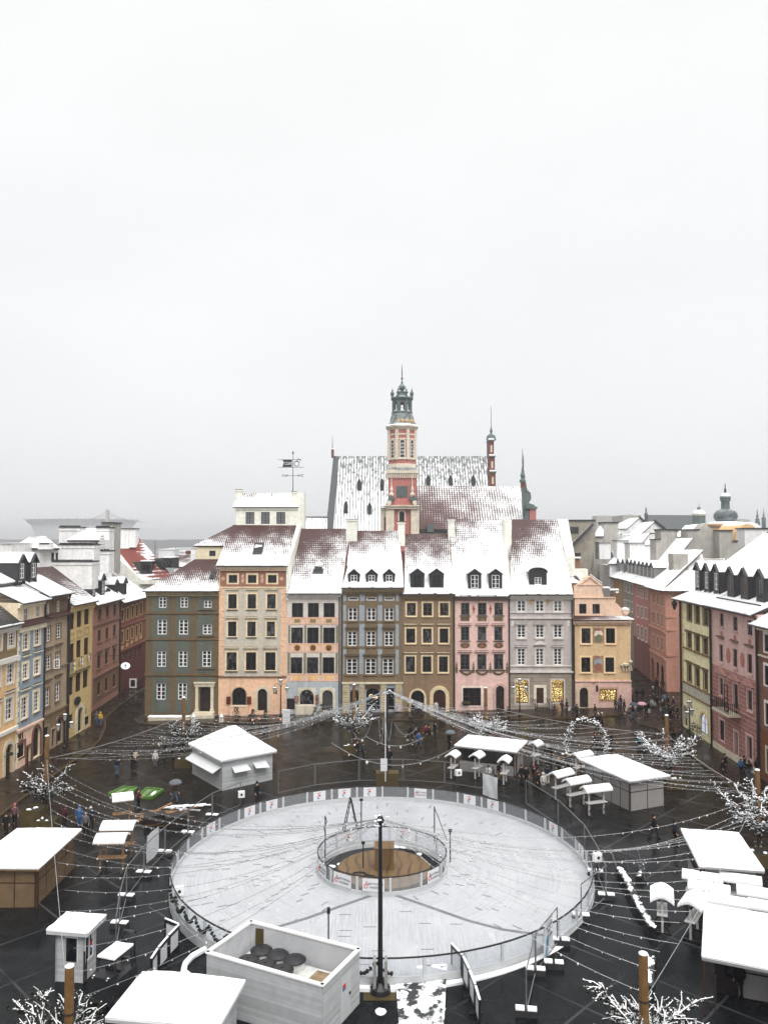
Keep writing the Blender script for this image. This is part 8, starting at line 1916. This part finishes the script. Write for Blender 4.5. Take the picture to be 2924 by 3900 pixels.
# ------------------------------------------------------------------ people
def skinmesh(name, chains, mat, sub=1, root=0):
 V, E, Rr = [], [], []
 idx_ = {}
 def vid(k, r):
  if k not in idx_: idx_[k] = len(V); V.append(k); Rr.append(r)
  return idx_[k]
 for ch in chains:
  ids = [vid(tuple(round(c, 4) for c in p), r) for p, r in ch]
  E += [e for e in zip(ids, ids[1:]) if e[0] != e[1]]
 me = bpy.data.meshes.new('tmp'); me.from_pydata(V, E, []); o = bpy.data.objects.new('tmp', me); COL.objects.link(o)
 mo = o.modifiers.new('s', 'SKIN'); sl_ = me.skin_vertices[0].data
 for i, r in enumerate(Rr): sl_[i].radius = (r, r) if not isinstance(r, tuple) else r
 for i in range(len(V)): sl_[i].use_root = (i == root)
 if sub: o.modifiers.new('d', 'SUBSURF').levels = sub
 dg = bpy.context.evaluated_depsgraph_get(); m2 = bpy.data.meshes.new_from_object(o.evaluated_get(dg)); m2.name = name
 bpy.data.objects.remove(o); bpy.data.meshes.remove(me); m2.materials.clear(); m2.materials.append(mat)
 m2.polygons.foreach_set('use_smooth', [True] * len(m2.polygons)); return m2
POSES = {}
for nm, st_, armf, bend in (('stand', 0.0, (.0, .0), 0), ('walk', .30, (.22, -.2), .03), ('hold', .04, (-.30, -.28), 0)):
 J = {}
 for s_, k in ((-1, 0), (1, 1)):
  f = st_ * (1 if k else -1)
  J[k] = dict(hip=(.09 * s_, 0, .92), knee=(.1 * s_, -.05 - f * .6, .5), ank=(.1 * s_, .03 - f * .9 + (.1 if f < 0 else 0), .09 + (.06 if f < 0 else 0)), toe=(.11 * s_, -.14 - f * .9 + (.08 if f < 0 else 0), .04 + (.01 if f < 0 else 0)))
  af = armf[k]
  J[k].update(sh=(.18 * s_, 0, 1.42), el=(.25 * s_, .03 + af * .3, 1.14), wr=(.25 * s_ if nm != 'hold' else .15 * s_, -.03 + af * .95 if nm != 'hold' else -.28, .92 if nm != 'hold' else 1.12))
  w = J[k]['wr']; J[k]['pa'] = (w[0], w[1] - (.03 if nm != 'hold' else .07), w[2] - (.07 if nm != 'hold' else 0))
 head = [((0, -bend, 1.5), .058), ((0, -.01 - bend, 1.57), (.075, .09)), ((0, -.005 - bend, 1.65), (.078, .095)), ((0, .0 - bend, 1.72), .055)]
 ch = [[((0, 0, .95), .13), ((0, 0, 1.15), .12), ((0, 0, 1.38), .14), head[0]] + head[1:], [head[1], ((0, -.105 - bend, 1.60), .016)]]
 for k in (0, 1):
  j = J[k]; ch += [[((0, 0, .95), .13), (j['hip'], .085), (j['knee'], .06), (j['ank'], .042), (j['toe'], .038)], [((0, 0, 1.38), .14), (j['sh'], .06), (j['el'], .045), (j['wr'], .03), (j['pa'], .034)]]
  p = Vector(j['pa']); d = (p - Vector(j['wr'])).normalized(); sd = Vector((0, 1, 0)) if nm != 'hold' else Vector((1, 0, 0))
  for q, (o_, L_) in enumerate(((-.03, .07), (-.01, .085), (.01, .08), (.03, .06))):
   b = p + sd * o_ + d * .03; ch.append([(j['pa'], .034), (tuple(b), .011), (tuple(b + d * L_ * .55 + Vector((0, -.008, 0))), .009), (tuple(b + d * L_ + Vector((0, -.02, 0))), .008)])
  ch.append([(j['pa'], .034), (tuple(p + sd * -.045 + Vector((0, -.02, 0))), .012), (tuple(p + sd * -.06 + d * .05 + Vector((0, -.03, 0))), .009)])
 body = skinmesh('person_' + nm, ch, SKIN)
 coat = [[((0, 0, .98), (.19, .15)), ((0, 0, 1.16), (.175, .145)), ((0, 0, 1.36), (.19, .15)), ((0, -bend, 1.49), .085)]]
 for k in (0, 1): j = J[k]; coat.append([((0, 0, 1.36), (.19, .15)), (j['sh'], .085), (j['el'], .068), (tuple(Vector(j['wr']) * .93 + Vector(j['el']) * .07), .052)])
 jack = skinmesh('jacket_' + nm, [[((0, 0, .88), (.19, .15))] + coat[0]] + coat[1:], CLOTH)
 lcoat = skinmesh('coat_' + nm, [[((0, 0, .62), (.23, .19)), ((0, 0, .82), (.21, .17))] + coat[0]] + coat[1:], CLOTH)
 tr = [[((0, 0, .96), (.16, .13)), (J[0]['hip'], .1), (J[0]['knee'], .075), (tuple(Vector(J[0]['ank']) + Vector((0, 0, .03))), .06)], [((0, 0, .96), (.16, .13)), (J[1]['hip'], .1), (J[1]['knee'], .075), (tuple(Vector(J[1]['ank']) + Vector((0, 0, .03))), .06)]]
 trm = skinmesh('trousers_' + nm, tr, CLOTH)
 m = MB()
 for k in (0, 1):
  a, t = Vector(J[k]['ank']), Vector(J[k]['toe']); m.obox((a + t) / 2 + Vector((0, .02, -.015)), t - a - Vector((0, 0, (t - a).z)), .15, .055, .055).lathe([(.06, a.z - .05), (.058, a.z + .1)], a.x, a.y, 8)
 boots = m.mesh('boots_' + nm, CLOTH)
 hair = MB().blob((0, .015 - bend, 1.675), .108, 1.0, 2, .03).blob((0, .04 - bend, 1.6), .09, 1.1, 2, .03).mesh('hair', CLOTH, True)
 cap_ = MB().lathe([(.11, 1.655), (.118, 1.69), (.105, 1.76), (.05, 1.8)], 0, -.003 - bend, 12).lathe([(.03, 1.8), (.04, 1.83), (.02, 1.86)], 0, -bend, 8).mesh('hat', CLOTH, True)
 hood = MB().blob((0, .03 - bend, 1.65), .135, 1.12, 2, .02).mesh('hood', CLOTH, True)
 POSES[nm] = dict(body=body, jacket=jack, coat=lcoat, trousers=trm, boots=boots, hair=hair, hat=cap_, hood=hood)
CN = dict(black=(20, 20, 24), navy=(28, 34, 54), grey=(104, 106, 110), white=(214, 212, 206), cream=(206, 190, 160), maroon=(84, 40, 48), red=(150, 44, 50), blue=(60, 104, 158), pale_blue=(96, 128, 156), yellow=(220, 176, 60), teal=(40, 72, 78), turquoise=(40, 160, 180), beige=(176, 148, 112), jeans=(84, 104, 128), brown=(84, 60, 44), pink=(190, 120, 130), green=(60, 74, 56), hairb=(40, 28, 22), pinkish=(120, 84, 92))
def person(zm, x, y, coat, legs, label, pose='stand', head='hair', hc='hairb', lng=False, sc_=1.0, rz=None, boots='black', group=None):
 p = gd(zm, x, y); Q = POSES[pose]; rz = random.uniform(0, 6.28) if rz is None else rz
 o = bpy.data.objects.new('person', Q['body']); COL.objects.link(o); o.location = p + Vector((0, 0, .0)); o.rotation_euler = (0, 0, rz); s_ = sc_ * random.uniform(.97, 1.04); o.scale = (s_, s_, s_)
 tag(o, label, 'person', group)
 def ch(nm, me, c):
  k = bpy.data.objects.new(nm, me); COL.objects.link(k); k.parent = o; k.color = rgb(*CN[c], .8)
 ch('coat' if lng else 'jacket', Q['coat' if lng else 'jacket'], coat); ch('trousers', Q['trousers'], legs); ch('boots', Q['boots'], boots)
 if head != 'hood': ch('hair', Q['hair'], 'hairb')
 if head != 'hair': ch(head, Q[head], hc)
 return o
random.seed(11)
B_ = 'black'; NV = 'navy'
PP = [
 ('SL', 737, 427, 'navy', 'jeans', 'person in a navy jacket and jeans holding a phone, left of the white hut', 'hold', 'hair', B_, 0, 3.0), ('SL', 852, 372, 'cream', B_, 'person in a cream jacket and black trousers, right of the person in navy', 'walk', 'hair', B_, 0, 2.6),
 ('SL', 835, 362, B_, B_, 'person in black under a dark umbrella beside the one in cream', 'stand', 'hair', B_, 1, 1), ('SL', 980, 378, 'white', 'grey', 'person in a white hooded jacket before the dark group at the tree', 'stand', 'hood', 'white', 0, .2),
 ('SL', 1000, 332, B_, B_, 'person in black with a pale hat in the group left of the white hut', 'stand', 'hat', 'white', 1, 2), ('SL', 1040, 318, NV, B_, 'person in dark navy in the group at the tree left of the white hut', 'stand', 'hair', B_, 1, 1.2),
 ('SL', 1090, 322, 'brown', B_, 'person in brown under a blue umbrella left of the white hut', 'stand', 'hair', B_, 0, 2), ('SL', 608, 106, 'grey', 'jeans', 'person in a grey rain cape walking with the one in yellow, left street mouth', 'walk', 'hood', 'grey', 1, 3.4), ('SL', 633, 112, 'yellow', 'jeans', 'person in a yellow rain jacket with a dark backpack, left street mouth', 'walk', 'hood', 'yellow', 0, 3.3),
 ('SL', 872, 642, 'maroon', B_, 'person in a maroon jacket before the green panels', 'hold', 'hair', B_, 0, 1.5), ('SL', 405, 750, 'maroon', B_, 'person in a dark maroon coat left of the two in blue and grey', 'stand', 'hood', 'maroon', 1, 3), ('SL', 500, 752, 'blue', 'blue', 'person in a blue hooded rain coat behind the tan stall', 'stand', 'hood', 'blue', 1, .5), ('SL', 540, 800, 'grey', B_, 'person in a grey hooded jacket closest to the tan stall', 'stand', 'hood', 'grey', 0, .2), ('SL', 572, 772, NV, B_, 'person in navy with a white hat behind the one in grey', 'walk', 'hat', 'white', 0, 3.6),
 ('SL', 92, 745, 'pinkish', B_, 'person in a dusky pink jacket walking at the left edge', 'walk', 'hat', 'pink', 0, .4), ('SL', 38, 800, B_, B_, 'person in black walking at the far left edge', 'walk', 'hair', B_, 1, .3), ('SL', 1100, 600, 'brown', 'jeans', 'person in brown under a grey umbrella behind the timber pile', 'walk', 'hair', B_, 0, 1), ('SL', 1622, 600, B_, NV, 'person in dark clothes behind the left far rim of the rink', 'stand', 'hat', B_, 0, 1),
 ('SB', 65, 505, B_, B_, 'dark figure standing at the front of the tan stall', 'stand', 'hood', B_, 1, .5), 
 ('SM', 100, 478, B_, NV, 'person in black right of the yellow planter, left of a pair', 'stand', 'hat', 'brown', 0, 1), ('SM', 137, 487, 'teal', NV, 'person in dark teal right of the yellow planter, right of a pair', 'stand', 'hair', B_, 0, 2), ('SM', 258, 378, NV, B_, 'person in navy walking left of the far mast', 'walk', 'hair', B_, 1, 5), ('SM', 303, 530, B_, B_, 'person in black close to the base of the far mast', 'stand', 'hat', 'grey', 0, 0), ('SM', 435, 368, B_, B_, 'person in black with white shoes right of the far mast', 'walk', 'hair', B_, 0, 4, 1, 'white'),
 ('SM', 487, 412, 'blue', 'jeans', 'person in blue among the walkers right of the far mast', 'walk', 'hair', B_, 0, 1), ('SM', 470, 385, NV, 'grey', 'person in navy beside the one in blue right of the far mast', 'walk', 'hair', B_, 0, 1), ('SM', 530, 362, 'red', B_, 'person in a red jacket among the walkers right of the far mast', 'walk', 'hair', B_, 0, 1.2), ('SM', 552, 372, B_, B_, 'person in black right of the one in red', 'walk', 'hair', B_, 1, 1.2), ('SM', 590, 350, B_, NV, 'person in black, last of the walkers right of the far mast', 'stand', 'hair', B_, 1, 2), ('SM', 680, 425, B_, B_, 'person in black under a grey umbrella left of the low roofed stall', 'stand', 'hair', B_, 1, 2),
 ('SM', 597, 205, 'white', B_, 'person in a white apron top before the rusticated portal', 'stand', 'hair', B_, 0, 0), ('SM', 800, 268, B_, NV, 'person in dark clothes before the rose pink house, left of the tree', 'stand', 'hair', B_, 0, 2), ('SM', 1053, 245, B_, B_, 'person in black right of the rose pink house door', 'stand', 'hair', B_, 1, 1),
 ('SU', 335, 545, B_, B_, 'person in black at the counter of the low roofed stall', 'stand', 'hair', B_, 0, 3), ('SU', 432, 645, 'white', 'brown', 'person in a long white coat with a brown bag, before the small tables', 'stand', 'hat', 'grey', 1, 2.6), ('SU', 460, 628, 'grey', 'grey', 'child in grey beside the one in the long white coat', 'stand', 'hood', 'grey', 0, 1, .78), ('SU', 494, 628, NV, 'beige', 'person in navy with a white hat and beige trousers by the right small table', 'hold', 'hat', 'white', 0, 1),
 ('SU', 640, 650, B_, NV, 'person in black with a white scarf at the left of the queue', 'stand', 'hair', B_, 0, .5), ('SU', 668, 655, B_, B_, 'person in black with an open white shirt in the queue', 'stand', 'hair', B_, 1, .2), ('SU', 718, 655, B_, 'brown', 'person in black with a red hat in the queue', 'stand', 'hat', 'red', 0, 2), ('SU', 738, 668, 'brown', B_, 'person in dark brown in the queue behind the one in the white coat', 'stand', 'hair', B_, 1, 2), ('SU', 803, 648, NV, 'white', 'person in a navy jacket and white trousers right of the queue', 'stand', 'hat', 'grey', 0, 3), ('SU', 778, 698, 'white', 'grey', 'person in a white hooded coat nearest the rink', 'stand', 'hood', 'white', 1, .3), ('SU', 750, 690, B_, B_, 'person in a black fur hooded coat left of the white hooded coat', 'stand', 'hood', 'brown', 1, .6),
 ('SU', 875, 600, B_, B_, 'person in black with a beige fur hood by the table before the crowd', 'stand', 'hood', 'beige', 1, .2), ('SU', 825, 505, B_, B_, 'person in black behind the lone small table, right one', 'stand', 'hat', 'brown', 0, 2), ('SU', 800, 510, B_, 'grey', 'person in black with a white hat behind the lone small table', 'stand', 'hat', 'white', 0, .2), ('SU', 932, 570, NV, B_, 'person in navy with a white hat left of the large stall', 'stand', 'hat', 'white', 1, .2),
 ('SU', 1102, 425, B_, B_, 'person in black under the flower arch, left one', 'walk', 'hair', B_, 0, 1), ('SU', 1124, 425, 'brown', B_, 'person in brown under the flower arch, right one', 'walk', 'hair', B_, 0, 1), ('SU', 1205, 415, B_, NV, 'person in black right of the flower arch', 'stand', 'hair', B_, 1, 4), ('SU', 1125, 290, B_, B_, 'person with a white hat behind the flower arch, left of two', 'stand', 'hat', 'white', 0, 2), ('SU', 1147, 292, 'brown', B_, 'person with a white hat behind the flower arch, right of two', 'stand', 'hat', 'white', 0, 2),
 ('SU', 1384, 435, 'turquoise', NV, 'person in a turquoise jacket with a white hat left of the snowy tree', 'hold', 'hat', 'white', 0, 1.2), ('SU', 1415, 437, NV, B_, 'person in navy beside the one in turquoise', 'stand', 'hair', B_, 0, 5), ('SU', 1598, 405, B_, B_, 'dark figure behind the right branches of the snowy tree, left one', 'stand', 'hair', B_, 1, 3), ('SU', 1642, 402, B_, B_, 'dark figure with a grey hat behind the snowy tree, right one', 'stand', 'hat', 'grey', 1, 3),
 ('SU', 1475, 987, B_, NV, 'person in black walking alone on the wet paving, right of the rink', 'walk', 'hair', B_, 0, 1.2), ('SU', 1608, 1030, NV, B_, 'person in dark navy left of the stall with the cable over its ridge', 'stand', 'hair', B_, 0, 1.5),
 ('SU', 848, 224, 'maroon', B_, 'person in maroon before the lit shop window, left one', 'walk', 'hair', B_, 0, 2), ('SU', 877, 222, 'beige', 'beige', 'person in a beige coat before the lit shop window', 'stand', 'hood', 'beige', 1, .4), ('SU', 893, 204, 'maroon', B_, 'person in dark maroon behind the one in beige', 'stand', 'hair', B_, 1, 3), ('SU', 925, 198, B_, B_, 'person in black with a white bag left of the corner house', 'stand', 'hair', B_, 1, 1), ('SU', 990, 230, 'teal', NV, 'person in a dark teal jacket before the corner house door', 'stand', 'hair', B_, 0, 2), ('SU', 1104, 226, B_, B_, 'lone person in black on the pavement right of the corner house door', 'stand', 'hair', B_, 1, 1),
 ('ST', 178, 668, B_, B_, 'person in black at the left of the group by the ochre corner', 'stand', 'hair', B_, 1, 1), ('ST', 236, 690, 'grey', NV, 'person in a grey hooded jacket in the group by the ochre corner', 'stand', 'hood', 'grey', 0, 3.1), ('ST', 262, 640, B_, B_, 'tall person with a black hat in the group by the ochre corner', 'stand', 'hat', B_, 1, 2, 1.06), ('ST', 318, 700, B_, B_, 'person in black with white shoes and a white bag by the ochre corner', 'stand', 'hair', B_, 1, 1, 1, 'white'),
 ('ST', 442, 475, 'pinkish', B_, 'person in dusky pink against the ochre corner in the street', 'stand', 'hair', B_, 1, 1), ('ST', 530, 510, B_, NV, 'person in black walking in the street mouth, leftmost of a pair', 'walk', 'hair', B_, 0, 3), ('ST', 615, 515, B_, B_, 'person in black walking in the street mouth, second of a pair', 'walk', 'hood', B_, 0, 3), ('ST', 450, 795, NV, 'jeans', 'person in navy under a grey umbrella before the street mouth', 'walk', 'hair', B_, 0, 2), ('ST', 492, 742, 'cream', 'jeans', 'person in cream walking beside the pink umbrella', 'walk', 'hair', B_, 0, 2), ('ST', 577, 785, B_, 'grey', 'person in black under a pink umbrella before the street mouth', 'walk', 'hair', B_, 1, 2, 1, 'white'), ('ST', 668, 735, B_, NV, 'person in black with a white bag right of the pink umbrella', 'stand', 'hair', B_, 0, 3),
 ('ST', 720, 600, B_, B_, 'person in black pushing a pale pram in the street mouth', 'hold', 'hair', B_, 0, .2), ('ST', 832, 622, B_, B_, 'person in black walking right of the pram', 'walk', 'hood', B_, 1, 1), ('ST', 770, 480, B_, B_, 'person with a white hat in the dark crowd behind the pram', 'stand', 'hat', 'white', 0, 1), ('ST', 948, 585, 'pale_blue', B_, 'person in a pale puffy jacket seen from behind, right of the pram', 'stand', 'hair', B_, 0, 3.1), ('ST', 828, 342, B_, B_, 'person in black deeper in the street, left of the pink hood', 'walk', 'hair', B_, 1, 3), ('ST', 880, 260, 'pink', B_, 'person in pink and white deeper in the street', 'walk', 'hood', 'pink', 0, .1), ('ST', 925, 352, B_, B_, 'person in black deeper in the street, right of the pink hood', 'walk', 'hair', B_, 0, 3), ('ST', 852, 215, 'cream', B_, 'person in cream farthest up the street', 'walk', 'hair', B_, 0, 3),
 ('ST', 925, 705, B_, B_, 'person with a white scarf left of the wooden pole by the yellow house', 'stand', 'hat', 'white', 1, 1), ('ST', 965, 780, 'green', 'jeans', 'person in grey green right behind the pole by the yellow house', 'stand', 'hair', B_, 0, 2), ('ST', 1040, 810, B_, B_, 'person in black with white shoes in the crowd by the yellow house', 'stand', 'hair', B_, 1, 2, 1, 'white'), ('ST', 1080, 780, 'teal', 'teal', 'person in teal in the crowd by the yellow house', 'stand', 'hair', B_, 0, 1), ('ST', 1160, 795, B_, B_, 'person in black at the right of the crowd by the yellow house', 'stand', 'hair', B_, 1, 1), ('ST', 1010, 640, B_, B_, 'person in black at the back of the crowd by the yellow house', 'stand', 'hair', B_, 1, 1), ('ST', 1095, 650, NV, B_, 'person in navy at the back of the crowd by the yellow house', 'stand', 'hat', 'white', 1, 1),
 ('RR', 655, 2118, B_, B_, 'person in black with a white bag before the dusky pink house, left of two', 'stand', 'hair', B_, 1, 1), ('RR', 680, 2070, B_, NV, 'person in black before the dusky pink house, behind the white bag', 'stand', 'hair', B_, 1, 1), ('RR', 838, 2112, 'blue', NV, 'person in a blue jacket with a white hat before the dusky pink house', 'stand', 'hat', 'white', 0, 2), ('RR', 872, 2085, B_, B_, 'person in black between the blue jacket and the one in jeans', 'stand', 'hair', B_, 0, 1), ('RR', 916, 2150, B_, 'jeans', 'tall person in black and pale jeans before the dusky pink house', 'stand', 'hat', 'grey', 0, 3, 1.08), ('RR', 1000, 2110, B_, B_, 'person in black with a cap at the corner of the red brown house', 'stand', 'hat', B_, 1, 2),
 ('SR', 1395, 1410, NV, B_, 'man in navy at the counter of the bottom right stall, left one', 'stand', 'hat', B_, 0, 3.1), ('SR', 1465, 1445, B_, B_, 'man in black at the counter of the bottom right stall, right one', 'stand', 'hair', B_, 1, 3.1),
]
for t in PP:
 zm, x, y, c, l, lb, po, hd, hc, lng, rz = t[:11]
 person(zm, x, y, c, l, lb, po, hd, hc, bool(lng), t[11] if len(t) > 11 else 1.0, rz, t[12] if len(t) > 12 else 'black')
def umbrella(zm, x, y, col, label, hh=1.78):
 e = empty('umbrella', gd(zm, x, y) + Vector((.12, -.1, 0)), 0, label, 'umbrella'); m = MB().lathe([(.58, hh), (.5, hh + .13), (.3, hh + .25), (.03, hh + .31)], n=8); o = m.obj('canopy', CLOTH, e); o.color = rgb(*col, .8); MB().tube([(0, 0, .95), (0, 0, hh + .4)], .014, 5).obj('shaft', GUTTER, e)
for a in (('SL', 835, 362, (40, 36, 40), 'dark umbrella over the person in black left of the white hut'), ('SL', 1090, 322, (52, 66, 92), 'blue umbrella by the tree left of the white hut'), ('SL', 1100, 600, (110, 114, 120), 'grey umbrella behind the timber pile'), ('SM', 680, 425, (110, 116, 122), 'grey umbrella left of the low roofed stall'), ('ST', 450, 795, (84, 92, 104), 'grey umbrella before the street mouth'), ('ST', 577, 785, (226, 176, 186), 'pale pink umbrella before the street mouth')): umbrella(*a)
for zm, x, y, col, lb in (('ST', 335, 690, (214, 212, 206), 'white carrier bag held by the ochre corner'), ('ST', 696, 722, (214, 212, 206), 'white carrier bag right of the pink umbrella'), ('SU', 935, 192, (214, 212, 206), 'white bag held before the grey house'), ('SU', 425, 640, (120, 66, 40), 'brown shoulder bag on the long white coat'), ('ST', 895, 690, (214, 212, 206), 'long white bag left of the wooden pole')):
 p = gd(zm, x, y); e = empty('bag', p + Vector((0, -.25, .35)), .3, lb, 'bag'); o = MB().vprism([(-.18, -.08), (.18, -.08), (.18, .08), (-.18, .08)], 0, .42).obj('pouch', CLOTH, e); o.color = rgb(*col, .8); MB().tube([(-.1, 0, .42), (-.05, 0, .6), (.05, 0, .6), (.1, 0, .42)], .012, 4).obj('strap', GUTTER, e)
p = gd('ST', 770, 622); e = empty('pram', p, .2, 'pale grey pram pushed in the street mouth', 'pram'); o = MB().box(-.25, .25, -.4, .4, .45, .75).lathe([(.3, .75), (.28, .95), (.05, 1.08)], 0, .2, 10).obj('carrier', CLOTH, e); o.color = rgb(150, 152, 156, .8)
for x, y in ((-.26, -.35), (.26, -.35), (-.26, .35), (.26, .35)): w_ = MB().lathe([(.16, -.03), (.16, .03)], n=12).obj('wheel', BLACK, e); w_.matrix_local = Matrix.Translation((x, y, .16)) @ Matrix.Rotation(pi / 2, 4, 'Y')
MB().tube([(-.22, .4, .6), (-.22, .75, 1.0), (.22, .75, 1.0), (.22, .4, .6)], .018, 5).obj('handle', GUTTER, e)
# ------------------------------------------------------------------ camera, light
HAZE = .0005
cam = bpy.data.cameras.new('camera'); co = bpy.data.objects.new('camera', cam); COL.objects.link(co)
co.location = (0, 0, HC); co.rotation_euler = (pi / 2 + PITCH, 0, 0)
cam.sensor_fit = 'HORIZONTAL'; cam.sensor_width = 36; cam.lens = F / 1658 * 36
cam.clip_start = .5; cam.clip_end = 9000
sc.camera = co
EL, AZ = radians(52), radians(160)
w = bpy.data.worlds.new('World'); sc.world = w; w.use_nodes = True
nt = w.node_tree; bgn = nt.nodes['Background']
sky = nt.nodes.new('ShaderNodeTexSky'); sky.sky_type = 'NISHITA'; sky.sun_disc = False
sky.sun_elevation = EL; sky.sun_rotation = AZ; sky.altitude = 100; sky.dust_density = 4
hs = nt.nodes.new('ShaderNodeHueSaturation'); hs.inputs['Saturation'].default_value = .06; nt.links.new(sky.outputs[0], hs.inputs['Color'])
tc = nt.nodes.new('ShaderNodeTexCoord')
sp = nt.nodes.new('ShaderNodeSeparateXYZ'); nt.links.new(tc.outputs['Generated'], sp.inputs[0])
mp = nt.nodes.new('ShaderNodeMapping'); mp.inputs['Scale'].default_value = (1.1, 1.1, 2.6); nt.links.new(tc.outputs['Generated'], mp.inputs[0])
no = nt.nodes.new('ShaderNodeTexNoise'); no.inputs['Scale'].default_value = 1.7; no.inputs['Detail'].default_value = 4; no.inputs['Roughness'].default_value = .5; nt.links.new(mp.outputs[0], no.inputs['Vector'])
rp = nt.nodes.new('ShaderNodeValToRGB'); nt.links.new(sp.outputs[2], rp.inputs[0])
SKYK = 5.55
els = rp.color_ramp.elements
els[0].position = 0.0; els[0].color = (.86, .87, .885, 1)
els[1].position = .2; els[1].color = (.90, .91, .92, 1)
for p_, c_ in ((.34, (.93, .94, .95, 1)), (.5, (.97, .975, .98, 1)), (1.0, (1, 1, 1, 1))):
 e = els.new(p_); e.color = c_
mu = nt.nodes.new('ShaderNodeMix'); mu.data_type = 'RGBA'; mu.blend_type = 'MULTIPLY'; mu.inputs[0].default_value = 1
cr = nt.nodes.new('ShaderNodeMapRange'); cr.inputs[1].default_value = .3; cr.inputs[2].default_value = .72; cr.inputs[3].default_value = .955 * SKYK; cr.inputs[4].default_value = 1.035 * SKYK
nt.links.new(no.outputs['Fac'], cr.inputs[0])
zb = nt.nodes.new('ShaderNodeMapRange'); zb.inputs[1].default_value = .6; zb.inputs[2].default_value = 1.0; zb.inputs[3].default_value = 1.0; zb.inputs[4].default_value = 3.0
nt.links.new(sp.outputs[2], zb.inputs[0])
pm = nt.nodes.new('ShaderNodeMath'); pm.operation = 'MULTIPLY'; nt.links.new(cr.outputs[0], pm.inputs[0]); nt.links.new(zb.outputs[0], pm.inputs[1])
nt.links.new(rp.outputs[0], mu.inputs[6]); nt.links.new(pm.outputs[0], mu.inputs[7])
mx = nt.nodes.new('ShaderNodeMix'); mx.data_type = 'RGBA'; mx.inputs[0].default_value = .94
nt.links.new(hs.outputs[0], mx.inputs[6]); nt.links.new(mu.outputs[2], mx.inputs[7])
nt.links.new(mx.outputs[2], bgn.inputs[0]); bgn.inputs[1].default_value = .1
sun = bpy.data.lights.new('sun', 'SUN'); sun.energy = 1.35; sun.angle = radians(35); sun.color = (1, .97, .93)
so = bpy.data.objects.new('sun', sun); COL.objects.link(so)
so.rotation_euler = (pi / 2 - EL, 0, radians(180) - AZ)
vs = sc.view_settings; vs.view_transform = 'Standard'; vs.look = 'None'; vs.exposure = .9; vs.gamma = 1
sc.cycles.max_bounces = 6; sc.cycles.volume_bounces = 1; sc.cycles.transparent_max_bounces = 12; sc.cycles.sample_clamp_indirect = 4
hz = MB().box(-2450, 2450, -70, 3260, gz(-XS) - 1.0, 58.0)
hm = bpy.data.materials.new('mist'); hm.use_nodes = True
hn = hm.node_tree; hn.nodes.clear()
ho = hn.nodes.new('ShaderNodeOutputMaterial'); hv = hn.nodes.new('ShaderNodeVolumePrincipled')
hv.inputs['Color'].default_value = (.97, .98, 1, 1); hv.inputs['Anisotropy'].default_value = .72; hv.inputs['Density'].default_value = HAZE
hn.links.new(hv.outputs[0], ho.inputs['Volume'])
ho_ = hz.obj('haze', hm); tag(ho_, 'pale mist filling the air over the square and the town', 'mist', None, 'stuff')
